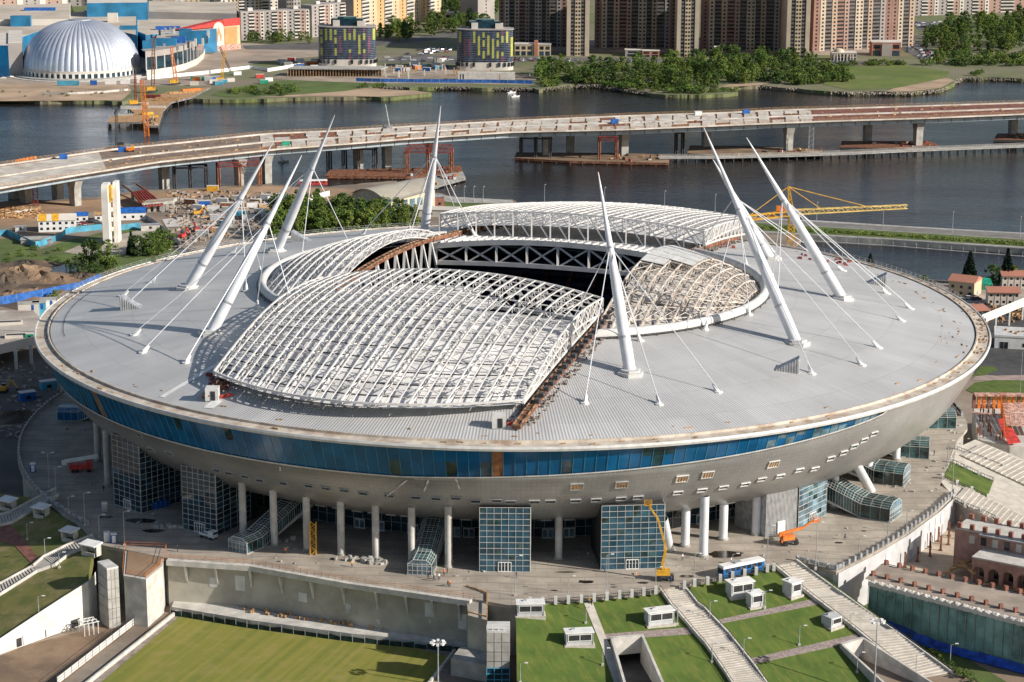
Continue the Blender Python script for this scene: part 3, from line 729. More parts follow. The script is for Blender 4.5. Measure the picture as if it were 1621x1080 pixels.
# loose items and marks on the roof: offcuts near the rim, bundles, a pale walkway strip
b = MB()
for k in range(260):
    a = radians(RNG.choice([RNG.uniform(20,80), RNG.uniform(190,350), RNG.uniform(-20,20)])); r_ = RNG.choice([RNG.uniform(139.2,142), RNG.uniform(139.2,142), RNG.uniform(128,138)]); q = pol(r_, a, 35.5 if r_ > 139 else zroof(r_)); b.boxc(q.x, q.y, q.z, RNG.uniform(.3,2.2), RNG.uniform(.1,.4), RNG.uniform(.06,.3), a+RNG.uniform(1.2,1.9))
b.build('roof_offcut', M['timber'], ST, kind='stuff')
b = MB()
for k in range(70):
    px, py = RNG.choice([(RNG.uniform(1255,1345), RNG.uniform(392,408)), (RNG.uniform(330,360), RNG.uniform(592,612)), (RNG.uniform(1095,1165), RNG.uniform(388,398))]); p = P(px, py, 39.5); q = Vector((p.x, p.y, zroof(hypot(p.x, p.y)))); b.boxc(q.x, q.y, q.z, RNG.uniform(.4,1.8), RNG.uniform(.3,1), RNG.uniform(.2,.9), RNG.random()*3)
b.build('roof_bundle', M['red_steel'], ST, kind='stuff')
for (x0,y0,x1,y1,w_) in ((208,640,352,588,1.6),(300,655,345,632,3.0)):
    A_, B2_ = [], []
    for k in range(13):
        p = P(x0+(x1-x0)*k/12, y0+(y1-y0)*k/12, 38); t = Vector((-(P(x1,y1,38)-P(x0,y0,38)).y, (P(x1,y1,38)-P(x0,y0,38)).x, 0)).normalized()*w_/2
        if hypot(p.x, p.y) > 136.5: continue
        for L__, s_ in ((A_, 1), (B2_, -1)): c = p + t*s_; L__.append(Vector((c.x, c.y, zroof(hypot(c.x, c.y))+.12)))
    MB().strip(A_, B2_).build('walkway_strip', M['white'], ST)
# ------------------------------------------------------------------ ground, river, podium
def struct(o): o['kind'] = 'structure'; return o
GZ = -13.0
m = bpy.data.materials.new('river_water'); m.use_nodes = True; N_, L_, B_ = nodes(m)
B_.inputs['Base Color'].default_value = (0.019,0.017,0.017,1); B_.inputs['Roughness'].default_value = 0.12; B_.inputs['Specular IOR Level'].default_value = 0.35
geo = N_.new('ShaderNodeNewGeometry')
def wave(sc, rot, stretch, det=4.0):
    mp = N_.new('ShaderNodeMapping'); mp.inputs['Scale'].default_value = (sc, sc*stretch, sc); mp.inputs['Rotation'].default_value = (0,0,rot)
    L_.new(geo.outputs['Position'], mp.inputs['Vector']); n = N_.new('ShaderNodeTexNoise'); n.inputs['Scale'].default_value = 1.0; n.inputs['Detail'].default_value = det; n.inputs['Roughness'].default_value = 0.6
    L_.new(mp.outputs[0], n.inputs['Vector']); return n
n1, n2 = wave(0.09, 0.25, 2.6), wave(0.5, -0.3, 1.8, 3.0)
ad = N_.new('ShaderNodeMath'); ad.operation = 'MULTIPLY_ADD'; ad.inputs[1].default_value = 0.35; L_.new(n2.outputs[0], ad.inputs[0]); L_.new(n1.outputs[0], ad.inputs[2])
n3 = wave(0.006, 0.5, 3.5, 3.0); r3 = N_.new('ShaderNodeMapRange'); r3.inputs[1].default_value = .35; r3.inputs[2].default_value = .65; r3.inputs[3].default_value = .22; r3.inputs[4].default_value = .5; L_.new(n3.outputs[0], r3.inputs[0])
bp = N_.new('ShaderNodeBump'); bp.inputs['Distance'].default_value = 1.3; L_.new(r3.outputs[0], bp.inputs['Strength']); L_.new(ad.outputs[0], bp.inputs['Height'])
r4 = N_.new('ShaderNodeMapRange'); r4.inputs[1].default_value = .35; r4.inputs[2].default_value = .65; r4.inputs[3].default_value = .06; r4.inputs[4].default_value = .2; L_.new(n3.outputs[0], r4.inputs[0]); L_.new(r4.outputs[0], B_.inputs['Roughness']); L_.new(bp.outputs[0], B_.inputs['Normal'])
M['water'] = m
struct(MB().poly([(-6000,-3000,-15),(6000,-3000,-15),(6000,9000,-15),(-6000,9000,-15)]).build('river', M['water']))
def land(name, px, extra, z, mt, zb=-17.0, rough=False):
    pts = [P(x, y, z) for x, y in px]; pts = [(p.x, p.y) for p in pts]; rg = random.Random(5)
    for lev in range(4 if rough else 0):
        out = []
        for p, q in zip(pts, pts[1:]):
            d = hypot(q[0]-p[0], q[1]-p[1]); k = rg.uniform(-.13, .13)*d if d > 2 else 0
            out += [p, ((p[0]+q[0])/2-(q[1]-p[1])/d*k, (p[1]+q[1])/2+(q[0]-p[0])/d*k)]
        pts = out + [pts[-1]]
    pts = pts + extra
    a = sum(p[0]*q[1]-q[0]*p[1] for p, q in zip(pts, pts[1:]+pts[:1]))
    if a < 0: pts = pts[::-1]
    return struct(MB().prism(pts, zb, z).build(name, mt))
near = [(-140,335),(0,326),(90,322),(150,318),(205,309),(330,301),(420,295),(520,298),(600,290),(625,288),(657,304),(720,312),(810,316),(820,324),(900,326),(1060,330),(1150,338),(1200,341),(1260,366),(1275,392),(1300,400),(1400,428),(1460,438),(1522,440),(1621,434),(1760,436)]
m = mat('site_ground', (0.26,0.19,0.13), 0.95, col2=(0.17,0.135,0.105), scale=0.035, stain=(0.33,0.29,0.24), stain_amt=0.85, stain_scale=0.025, bump=0.35, bscale=0.5, coord='World')
land('ground', near, [(900,260),(900,-1200),(-900,-1200),(-900,430)], GZ, m, rough=True)
far = [(-300,168),(0,163),(60,166),(130,165),(190,166),(215,160),(300,160),(340,161),(420,160),(480,157),(520,156),(600,156),(650,152),(680,148),(660,146),(600,144),(590,139),(700,138),(840,139),(850,142),(880,136),(905,132),(940,133),(1000,142),(1060,148),(1110,148),(1165,143),(1140,137),(1200,132),(1260,136),(1340,142),(1440,141),(1485,136),(1508,123),(1520,117),(1560,116),(1621,118),(1900,120)]
m = mat('far_bank_ground', (0.12,0.15,0.05), 0.95, col2=(0.2,0.17,0.12), scale=0.012, stain=(0.09,0.11,0.04), stain_amt=0.7, stain_scale=0.02, bump=0.3, bscale=0.2, coord='World')
FZ = -12.5
land('far_bank', far, [(2500,1500),(4500,8000),(-4500,8000),(-2500,1200)], FZ, m, rough=True)
def sheet(name, px, z, mt, dz=0.0, kind='structure'):
    pts = [P(x, y, z) for x, y in px]
    a = sum(p.x*q.y-q.x*p.y for p, q in zip(pts, pts[1:]+pts[:1]))
    if a < 0: pts = pts[::-1]
    o = MB().poly([(p.x, p.y, z+dz) for p in pts]).build(name, mt); o['kind'] = kind; return o

# podium deck
m = mat('podium_paving', (0.40,0.355,0.30), 0.85, var=0.10, scale=0.12, stain=(0.25,0.215,0.18), stain_amt=0.75, stain_scale=0.07, bump=0.03, bscale=1.5, coord='World')
N_, L_, B_ = nodes(m)
g = N_.new('ShaderNodeNewGeometry'); bt = N_.new('ShaderNodeTexBrick'); bt.offset = 0.5; bt.inputs['Scale'].default_value = 1.0; bt.inputs['Brick Width'].default_value = 6.0; bt.inputs['Row Height'].default_value = 4.0; bt.inputs['Mortar Size'].default_value = 0.05
bt.inputs['Color1'].default_value = (.86,.86,.86,1); bt.inputs['Color2'].default_value = (1.06,1.05,1.03,1); bt.inputs['Mortar'].default_value = (.55,.53,.5,1); L_.new(g.outputs['Position'], bt.inputs['Vector'])
mm_ = N_.new('ShaderNodeMix'); mm_.data_type = 'RGBA'; mm_.blend_type = 'MULTIPLY'; mm_.inputs[0].default_value = .8; src = B_.inputs['Base Color'].links[0].from_socket
L_.new(src, mm_.inputs[6]); L_.new(bt.outputs['Color'], mm_.inputs[7])
# tyre tracks: long thin curved dark streaks
wv = N_.new('ShaderNodeTexWave'); wv.wave_type = 'RINGS'; wv.inputs['Scale'].default_value = .055; wv.inputs['Distortion'].default_value = 9; wv.inputs['Detail'].default_value = 2; wv.inputs['Detail Scale'].default_value = .35; L_.new(g.outputs['Position'], wv.inputs['Vector'])
rp = N_.new('ShaderNodeMapRange'); rp.inputs[1].default_value = .93; rp.inputs[2].default_value = 1.0; rp.inputs[4].default_value = .45; L_.new(wv.outputs['Fac'], rp.inputs[0])
m3 = N_.new('ShaderNodeMix'); m3.data_type = 'RGBA'; m3.inputs[7].default_value = (.16,.14,.12,1); L_.new(rp.outputs[0], m3.inputs[0]); L_.new(mm_.outputs[2], m3.inputs[6]); L_.new(m3.outputs[2], B_.inputs['Base Color'])
M['paving'] = m
front = [(137,847),(153,866),(267,888),(400,896),(555,922),(747,948),(820,960),(935,947),(1050,932),(1230,893),(1265,885),(1327,901),(1382,873),(1434,842),(1486,803),(1512,777)]
FR = [P(x, y, 0) for x, y in front]
a0, a1 = atan2(FR[-1].y, FR[-1].x), atan2(FR[0].y, FR[0].x)
def rpod(t): return 134.5 if t < .085 else (149.5 if t > .25 else (134.5+6.7*(t-.085)/.03 if t < .115 else 141.2+8.3*(t-.115)/.135))
arc = [pol(rpod(k/90) if k < 88 else 150.5, a0 + (a1 + 2*pi - a0)*k/90, 0) for k in range(1, 90)]
PODP = [(p.x, p.y) for p in FR] + [(p.x, p.y) for p in arc]
struct(MB().prism(PODP, -0.9, 0.0).build('podium_deck', M['paving']))
inn = [(x*0.992, y*0.992) for x, y in PODP]
pw = struct(MB().prism(inn, GZ-1, -0.9).build('podium_wall', M['concrete']))
# dark puddles and patches on the deck
M['wet'] = mat('wet_patch', (0.035,0.028,0.022), 0.15, var=0.3, scale=0.6)
for px, py, rx, ry in ((931,920,2.2,1.2),(1021,921,1.5,.8),(1090,910,2.0,1.1),(1107,916,1.6,.7),(1150,875,5.0,3.0),(975,928,1.0,.4),(1250,832,1.0,.7),(1370,836,.8,.5),(225,829,4,2),(245,845,3,1.5),(170,824,2,1.2),(1330,855,1.2,.7),(880,934,1.0,.4),(900,905,3,.5)):
    c = P(px, py, 0.02); q = [(c.x + rx*cos(t*2*pi/14)*RNG.uniform(.75,1.15), c.y + ry*sin(t*2*pi/14)*RNG.uniform(.75,1.15), 0.012) for t in range(14)]
    MB().poly(q).build('puddle', M['wet'])['kind'] = 'structure'

# front retaining wall: brackets, patches, kerb and orange tape fence on its edge
WT = [P(x, y, 0) for x, y in ((267,888),(400,896),(555,922),(747,948))]
def along(pts, s):
    for a, b in zip(pts, pts[1:]):
        l = (b-a).length
        if s <= l: return a + (b-a)*(s/l), (b-a).normalized()
        s -= l
    return pts[-1], (pts[-1]-pts[-2]).normalized()
LW = sum((b-a).length for a, b in zip(WT, WT[1:]))
RW = thing('retaining_wall', 'long stained concrete retaining wall below the podium edge, facing the practice pitch', 'wall')
M['wallconc'] = mat('stained_concrete', (0.43,0.405,0.34), 0.85, var=0.10, scale=0.15, stain=(0.22,0.205,0.17), stain_amt=0.7, stain_scale=0.07, bump=0.05, coord='World')
b = MB(); off = Vector((0.25,-0.55,0))
b.grid([[p + off + Vector((0,0,z)) for p in WT] for z in (-13.2, -1.0)]); b.build('wall_face', M['wallconc'], RW)
b = MB()
for a, c in zip(WT, WT[1:]): b.beam(a + Vector((.3,-1.3,-.55)), c + Vector((.3,-1.3,-.55)), 1.7, 1.35)
b.build('coping', M['concrete_light'], RW)
for s in (5, 13, 22, 31, 40, 49, 58, 66, 73, 80):
    if s > LW: break
    p, t = along(WT, s); n = Vector((t.y, -t.x, 0)); b = MB()
    o = p + off
    q = [o - t*.25 + n*.02, o + t*.25 + n*.02, o + t*.25 + n*1.6, o - t*.25 + n*1.6]
    b.add([Vector((k.x,k.y,-6.2)) for k in q[:2]] + [Vector((k.x,k.y,-1.2)) for k in q], [(0,1,3,2),(0,2,5),(1,4,3),(0,5,4,1),(2,3,4,5)])
    b.build('bracket', M['concrete_light'], RW)
for s, z, w, h in ((12,-5.5,2.2,2.6),(19,-5.2,2.6,4.0),(37,-6.3,2.4,2.4),(50,-7,1.6,2.4),(58,-9.2,1.0,1.4),(72,-4.2,2.8,3.8),(72,-7.2,0.7,1.0),(80.5,-6,2.2,4)):
    p, t = along(WT, s); n = Vector((t.y,-t.x,0)); b = MB(); o = p + off + n*.06 + Vector((0,0,z))
    b.poly([o - t*w/2 - Vector((0,0,h/2)), o + t*w/2 - Vector((0,0,h/2)), o + t*w/2 + Vector((0,0,h/2)), o - t*w/2 + Vector((0,0,h/2))]).build('board_panel', M['rim_white'] if w > 2 else M['grey_steel'], RW)
TF = thing('tape_fence', 'low orange tape fence along the top edge of the retaining wall', 'fence'); b = MB(); c = MB()
for k in range(42):
    p, t = along(WT, LW*k/41); p = p + Vector((.4,-.6,0)); b.beam(p + Vector((0,0,.1)), p + Vector((0,0,1.4)), 0.12)
    if k: c.beam(pp + Vector((0,0,1.2)), p + Vector((0,0,1.2)), .06); c.beam(pp + Vector((0,0,.7)), p + Vector((0,0,.7)), .06)
    pp = p
b.build('post', M['timber'], TF, kind='stuff'); c.build('tape', M['orange'], TF)
# ledge, trench and netting at the foot
LT = [P(x, y, -11.3) for x, y in ((275,965),(400,985),(560,1005),(760,1022))]
LB_ = [P(x, y, -11.3) for x, y in ((285,942),(400,968),(560,990),(760,1004))]
b = MB(); b.prism([(p.x,p.y) for p in LT] + [(p.x,p.y) for p in LB_[::-1]], -12.98, -11.3); struct(b.build('wall_ledge', M['concrete_light']))
NF = thing('net_fence', 'dark green netting fence on posts between the practice pitch and the concrete ledge', 'fence')
FP = [p + Vector((0,-1.6,0)) for p in LT]; LF = sum((q-p).length for p, q in zip(FP, FP[1:]))
b = MB(); c = MB()
M['net'] = mat('dark_netting', (0.012,0.035,0.03), 0.9, var=0.4, scale=0.8)
for k in range(27):
    p, t = along(FP, LF*k/26); b.beam((p.x,p.y,GZ), (p.x,p.y,-10.9), 0.12)
    if k: c.add([(pp.x,pp.y,GZ+.05),(p.x,p.y,GZ+.05),(p.x,p.y,-11.4+RNG.uniform(-.5,.1)),(pp.x,pp.y,-11.4+RNG.uniform(-.5,.1))], [(0,1,2,3)])
    pp = p
b.build('post', M['grey_steel'], NF, kind='stuff'); c.build('netting', M['net'], NF)
b = MB()
for k in range(60):
    p, t = along(LB_, LF*RNG.uniform(.25,.8)); b.boxc(p.x, p.y-RNG.uniform(.2,2.5), -11.3, .5, .4, RNG.uniform(.3,1.1), RNG.random())
b.build('timber_offcuts', M['timber'], RW, kind='stuff')

# practice pitch: mown field with streaks
m = mat('pitch_turf', (0.235,0.22,0.036), 0.95, col2=(0.155,0.175,0.024), scale=0.25, stain=(0.31,0.245,0.09), stain_amt=0.5, stain_scale=0.16, bump=0.06, bscale=3, coord='World')
N_, L_, B_ = nodes(m)
for n in N_:
    if n.type == 'TEX_NOISE' and abs(n.inputs['Scale'].default_value - 0.25) < 1e-4:
        mp = N_.new('ShaderNodeMapping'); mp.vector_type = 'TEXTURE'; mp.inputs['Rotation'].default_value = (0,0,radians(70.5)); mp.inputs['Scale'].default_value = (14.0, .5, 1)
        g = N_.new('ShaderNodeNewGeometry'); L_.new(g.outputs['Position'], mp.inputs['Vector']); L_.new(mp.outputs[0], n.inputs['Vector'])
M['turf'] = m
sheet('practice_pitch', [(288,981),(400,994),(620,1015),(719,1042),(640,1150),(90,1150)], GZ, M['turf'], 0.12)
sheet('pitch_border', [(278,972),(400,987),(640,1008),(740,1030),(650,1160),(70,1160)], GZ, mat('red_gravel', (0.28,0.235,0.2), 0.95, var=0.15, scale=0.5), 0.06)
b = MB()
for (x0,y0),(x1,y1) in (((285,975),(118,1110)),((724,1034),(650,1130))):
    p, q = P(x0,y0,GZ), P(x1,y1,GZ); b.beam(p + Vector((0,0,.45)), q + Vector((0,0,.45)), .5, 1.1)
struct(b.build('pitch_kerb', M['concrete_light']))
PF = thing('pitch_fence', 'white mesh fence with dark rails along the side of the practice pitch', 'fence')
b = MB(); c = MB(); p0, p1 = P(262,958,GZ), P(95,1090,GZ)
for k in range(17):
    p = p0.lerp(p1, k/16); b.beam(p, p + Vector((0,0,2.6)), .12)
    if k:
        for h in (.6,1.3,2.0,2.6): b.beam(pp + Vector((0,0,h)), p + Vector((0,0,h)), .07)
        c.add([pp+Vector((0,0,.05)), p+Vector((0,0,.05)), p+Vector((0,0,1.8)), pp+Vector((0,0,1.8))], [(0,1,2,3)])
    pp = p
b.build('post_and_rail', M['darksteel'], PF); c.build('mesh_panel', M['rim_white'], PF)

# concrete lift towers at both ends of the wall
def conc_tower(px0, py0, px1, py1, depth, z1, label, shade=None):
    A, B = P(px0, py0, GZ), P(px1, py1, GZ); t = (B-A).normalized(); n = Vector((t.y,-t.x,0)); w = (B-A).length
    T = thing('lift_tower', label, 'tower', (0,0,0))
    C = [A, B, B-n*depth, A-n*depth]; MB().prism([(c.x,c.y) for c in C], GZ-.5, z1).build('shaft', M['concrete'], T)
    g = MB()
    for k in range(1, 6):
        z = GZ + (z1-GZ)*k/6
        for o, tt, l in ((A, t, w), (B, -n, depth), (A, -n, depth)):
            nn = n if tt == t else (t if o == B else -t)
            g.beam(o+nn*.02+Vector((0,0,z-o.z)), o+tt*l+nn*.02+Vector((0,0,z-o.z)), .1)
    for k in (1,2): g.beam(A+t*w*k/3+n*.02, A+t*w*k/3+n*.02+Vector((0,0,z1-GZ)), .07); g.beam(B-n*depth*k/3+t*.02, B-n*depth*k/3+t*.02+Vector((0,0,z1-GZ)), .07)
    g.build('formwork_joint', M['concrete_dark'], T)
    MB().prism([(c.x*1.0, c.y) for c in C], z1, z1+.5).build('roof_slab', M['rim_white'], T)
    return T, A, t, n, w
T, A, t, n, w = conc_tower(177,1001,195,997,6.0,2.4,'square board-marked concrete lift tower beside the sloping lawn with stairs')
g = MB()
for k in range(4):
    x = A + t*(-3.5-k*1.2) + n*1.5; g.beam(x, x+Vector((0,0,3.2)), .18); x2 = x - n*3.5; g.beam(x2, x2+Vector((0,0,3.2)), .18); g.beam(x+Vector((0,0,3.2)), x2+Vector((0,0,3.2)), .16)
for o in (0,-1.75,-3.5): g.beam(A+t*(-3.2)+n*(1.5+o)+Vector((0,0,3.2)), A+t*(-7.4)+n*(1.5+o)+Vector((0,0,3.2)), .16)
g.build('canopy_frame', M['white'], T)
T2, A, t, n, w = conc_tower(775,1092,811,1092,6.0,1.0,'square concrete lift tower beside the practice pitch and the terraced lawns')
g = MB()
for k in range(4): g.beam(A+t*(w*k/3)+n*.3, A+t*(w*k/3)+n*.3+Vector((0,0,5.4)), .2)
for z in (.2,2.6,4.0,5.4): g.beam(A+n*.3+Vector((0,0,z)), A+t*w+n*.3+Vector((0,0,z)), .2)
g.build('glazing_frame', M['cyan'], T2); MB().poly([A+n*.2, A+t*w+n*.2, A+t*w+n*.2+Vector((0,0,5.4)), A+n*.2+Vector((0,0,5.4))]).build('pane', M['glass'], T2)
g = MB()
for k in range(5): x = A + t*(w*k/4) - n*.3; g.beam(x+Vector((0,0,14.5)), x+Vector((0,0,15.8)), .12)
for z in (15.1,15.8): g.beam(A-n*.3+Vector((0,0,z)), A+t*w-n*.3+Vector((0,0,z)), .12)
g.build('guard_rail', M['white'], T2)
# wall blocks next to the towers
def block(name, label, px, z0, z1, mt, extra=None):
    B_ = thing(name, label, 'block'); pts = [P(x, y, z0) for x, y in px]
    a = sum(p.x*q.y-q.x*p.y for p, q in zip(pts, pts[1:]+pts[:1])); pts = pts if a > 0 else pts[::-1]
    MB().prism([(p.x,p.y) for p in pts], z0, z1).build('wall', mt, B_); return B_, pts
BK, pts = block('wall_bastion', 'faceted pale concrete bastion with an earth-filled top beside the lift tower', [(203,992),(238,998),(263,975),(268,950),(206,948)], GZ, -1.2, M['concrete_light'])
MB().prism([(sum(p.x for p in pts)/5+(p.x-sum(q.x for q in pts)/5)*1.02, sum(p.y for p in pts)/5+(p.y-sum(q.y for q in pts)/5)*1.02) for p in pts], -1.2, -0.3).build('top_slab', M['concrete_light'], BK)
MB().prism([(sum(p.x for p in pts)/5+(p.x-sum(q.x for q in pts)/5)*.9, sum(p.y for p in pts)/5+(p.y-sum(q.y for q in pts)/5)*.9) for p in pts], -0.3, -0.1).build('earth_fill', M['dirt'], BK)
g = MB()
cen = Vector((sum(p.x for p in pts)/5, sum(p.y for p in pts)/5, 0))
ring = [cen + (Vector((p.x,p.y,0))-cen)*1.05 for p in pts]
for a, c in zip(ring, ring[1:]+ring[:1]):
    for h in (.9,1.5): g.beam(a+Vector((0,0,h)), c+Vector((0,0,h)), .06)
    g.beam(a+Vector((0,0,.2)), a+Vector((0,0,1.5)), .08)
g.build('railing', M['orange'], BK)
BK2, pts = block('wall_bastion', 'grey concrete bastion with timber railing between the pitch and the lift tower', [(745,1052),(775,1060),(775,1020),(742,1008)], GZ, -0.6, M['wallconc'])
g = MB()
for a, c in zip(pts, pts[1:]):
    g.beam(Vector((a.x,a.y,.3)), Vector((c.x,c.y,.3)), .3); g.beam(Vector((a.x,a.y,-.6)), Vector((a.x,a.y,.9)), .2)
g.build('railing', M['timber'], BK2)
BK3, pts = block('loading_dock', 'low concrete dock wall at the foot of the lift tower by the pitch', [(718,1070),(775,1080),(775,1058),(735,1048)], GZ, GZ+4.2, M['concrete'])

# ---------------------------------------------------------------- terraced lawn on the right
E1, E2 = P(820,960,0), P(1230,893,0); ev = (E2-E1).normalized(); ov = Vector((ev.y,-ev.x,0))
SLT = 0.27
SN = (ev.cross(ov + Vector((0,0,-SLT)))).normalized(); SN = SN if SN.z > 0 else -SN
S0 = E1 + Vector((0,0,-0.05))
def S(px, py, dz=0.0): return PPL(px, py, S0, SN) + Vector((0,0,dz))
def slope_sheet(name, px, dz, mt, thick=0.5):
    pts = [S(x, y) for x, y in px]
    a = sum(p.x*q.y-q.x*p.y for p, q in zip(pts, pts[1:]+pts[:1])); pts = pts if a > 0 else pts[::-1]
    return struct(MB().prism([(p.x,p.y) for p in pts], [p.z+dz-thick for p in pts], [p.z+dz for p in pts]).build(name, mt))
m = mat('terrace_lawn', (0.085,0.135,0.018), 0.95, col2=(0.055,0.10,0.012), scale=0.2, stain=(0.15,0.16,0.03), stain_amt=0.8, stain_scale=0.5, bump=0.12, bscale=5, coord='World')
N_, L_, B_ = nodes(m)
for n_ in N_:
    if n_.type == 'TEX_NOISE' and abs(n_.inputs['Scale'].default_value - 0.5) < 1e-4:
        mp = N_.new('ShaderNodeMapping'); mp.vector_type = 'TEXTURE'; mp.inputs['Rotation'].default_value = (0,0,radians(-68)); mp.inputs['Scale'].default_value = (5.0, .7, 1)
        g = N_.new('ShaderNodeNewGeometry'); L_.new(g.outputs['Position'], mp.inputs['Vector']); L_.new(mp.outputs[0], n_.inputs['Vector'])
M['lawn'] = m
slope_sheet('terrace_slope', [(820,960),(935,947),(1050,932),(1230,893),(1268,886),(1330,925),(1385,965),(1560,1100),(1660,1180),(1582,1180),(1368,1012),(1335,1022),(1482,1180),(1083,1180),(1020,1010),(972,1015),(1014,1180),(825,1180)], 0, M['lawn'], 3)
M['gravel'] = mat('purple_gravel', (0.27,0.22,0.205), 0.95, var=0.15, scale=1.5)
M['step'] = mat('step_concrete', (0.50,0.465,0.41), 0.85, var=0.08, scale=0.5, stain=(0.38,0.35,0.30), stain_amt=0.6, stain_scale=0.3)
slope_sheet('walkway', [(928,955),(941,952),(962,1005),(1000,1090),(980,1090),(955,1020)], .12, M['step'], .3)
slope_sheet('gravel_path', [(963,1012),(962,1003),(1110,990),(1122,1000)], .1, M['gravel'], .3)
slope_sheet('gravel_path', [(1128,988),(1132,981),(1290,945),(1300,953)], .1, M['gravel'], .3)
slope_sheet('gravel_path', [(1182,1052),(1192,1040),(1360,1000),(1375,1008)], .1, M['gravel'], .3)
def stairs(label, L, R, nseg, per):
    # L, R: photo polylines of both edges; every segment is a flight of per steps then a landing
    T = thing('outdoor_stairs', label, 'stairs'); 
    Lp = [S(x, y) for x, y in L]; Rp = [S(x, y) for x, y in R]
    for k, (l0, l1, r0, r1) in enumerate(zip(Lp, Lp[1:], Rp, Rp[1:])):
        n = per[k % len(per)]
        if n == 0:
            b = MB(); q = [l0, l1, r1, r0]; a = sum(p.x*c.y-c.x*p.y for p, c in zip(q, q[1:]+q[:1])); q = q if a > 0 else q[::-1]
            b.prism([(p.x,p.y) for p in q], min(p.z for p in q)-1, [p.z+.3 for p in q]); b.build('landing', M['step'], T); continue
        for j in range(n):
            f0, f1 = j/n, (j+1)/n; q = [l0.lerp(l1, f0), l0.lerp(l1, f1), r0.lerp(r1, f1), r0.lerp(r1, f0)]; z = max(p.z for p in q)+.3
            a = sum(p.x*c.y-c.x*p.y for p, c in zip(q, q[1:]+q[:1])); q = q if a > 0 else q[::-1]
            MB().prism([(p.x,p.y) for p in q], z-1.6, z).build('step', M['step'], T)
    for E in (Lp, Rp):
        b = MB(); b.path([p + Vector((0,0,.55)) for p in E], .35, .9); b.build('stringer', M['concrete_light'], T)
        b = MB(); b.path([p + Vector((0,0,1.5)) for p in E], .1)
        for p, q in zip(E, E[1:]):
            for f_ in (0, .33, .66): c = p.lerp(q, f_); b.beam(c + Vector((0,0,.9)), c + Vector((0,0,1.5)), .09)
        b.build('handrail', M['darksteel'], T)
    return T
stairs('pale concrete stairs running down between the two lawns in front of the glass towers', [(1048,934),(1068,962),(1076,970),(1112,1012),(1120,1020),(1150,1062),(1165,1085)], [(1087,931),(1108,957),(1118,964),(1158,1005),(1166,1015),(1198,1054),(1220,1085)], 6, (9,0,12,0,12,8))
stairs('broad pale concrete stairs beside the green netted wall', [(1227,894),(1275,933),(1290,945),(1340,982),(1358,996),(1440,1062),(1470,1090)], [(1263,887),(1322,930),(1337,940),(1400,985),(1418,997),(1490,1048),(1540,1085)], 6, (12,0,11,0,16,8))
# tunnel portals cut into the slope
def portal(label, pts):
    A, B, C, D, E_ = [S(x, y) for x, y in pts]          # top-left, top-right, lower right, lower left
    T = thing('tunnel_portal', label, 'tunnel')
    fz = A.z - 6.0
    for p, q in ((A, D), (B, C)):
        b = MB(); b.prism([(p.x-.3,p.y),(q.x-.3,q.y),(q.x+.3,q.y),(p.x+.3,p.y)], fz-.5, [p.z+1.3,max(q.z,fz)+.8,max(q.z,fz)+.8,p.z+1.3]); b.build('side_wall', M['concrete_light'], T)
    b = MB(); b.beam(A + Vector((0,-.4,-.9)), B + Vector((0,-.4,-.9)), 1.0, 4.4); b.build('lintel', M['concrete_light'], T)
    o = Vector((0,7,0)); b = MB(); b.poly([A+o+Vector((0,0,-6)), B+o+Vector((0,0,-6)), B+o, A+o]); b.strip([A+Vector((0,0,-6)), A+o+Vector((0,0,-6))], [A+Vector((0,0,.2)), A+o]); b.strip([B+o+Vector((0,0,-6)), B+Vector((0,0,-6))], [B+o, B+Vector((0,0,.2))]); b.build('tunnel_lining', M['concrete_dark'], T)
    b = MB(); b.poly([(D.x,D.y,fz), (C.x,C.y,fz), (B.x,B.y,fz), (B.x,B.y+7,fz), (A.x,A.y+7,fz), (A.x,A.y,fz)]); b.build('ramp', M['asphalt'], T)
    return T
portal('concrete tunnel portal with a dark ramp opening in the lawn beside the narrow walkway', [(972,1015),(1020,1010),(1083,1180),(1014,1180),(0,0)])
portal('concrete tunnel portal with a dark ramp opening in the lawn beside the broad stairs', [(1335,1022),(1368,1012),(1582,1180),(1482,1180),(0,0)])
# parapet fence with white posts along the podium edge
PFN = thing('podium_fence', 'dark metal fence with square white posts along the top of the lawn', 'fence')
def fence_run(px, T, zf, hp=1.5, post='rim_white', rail='darksteel'):
    pts = [zf(x, y) for x, y in px]
    for i, p in enumerate(pts):
        MB().boxc(p.x, p.y, p.z-.3, .8, .8, hp+.5).build('post', M[post], T)
        if i:
            b = MB(); q = pts[i-1]
            for h in (.25, 1.15): b.beam(q+Vector((0,0,h)), p+Vector((0,0,h)), .12)
            for k in range(1, 6): c = q.lerp(p, k/6); b.beam(c+Vector((0,0,.25)), c+Vector((0,0,1.15)), .08)
            b.build('railing_panel', M[rail], T)
fence_run([(800+x*.2593, 800+y*.2593) for x, y in ((165,590),(240,590),(320,583),(398,578),(477,572),(555,564),(633,555),(710,545),(785,537),(858,525),(930,515))], PFN, lambda x, y: P(x, y+3, 0))
PFN = thing('podium_fence', 'dark metal fence with square white posts beside the parked bus', 'fence')
fence_run([(800+x*.2593, 800+y*.2593) for x, y in ((1105,482),(1167,468),(1247,455),(1324,440),(1398,423),(1472,406),(1542,393),(1610,375),(1650,368))], PFN, lambda x, y: P(x, y+3, 0))
PFN = thing('podium_parapet', 'white parapet with dark gaps on top of the right podium wing wall', 'parapet')
pts = [(1265,885)]
pl = [P(x, y, 0) for x, y in ((1265,884),(1327,899),(1382,871),(1434,840),(1486,801),(1512,776))]
LL = sum((b_-a_).length for a_, b_ in zip(pl, pl[1:])); nn = 30
pts = [along(pl, LL*k/nn)[0] for k in range(nn+1)]
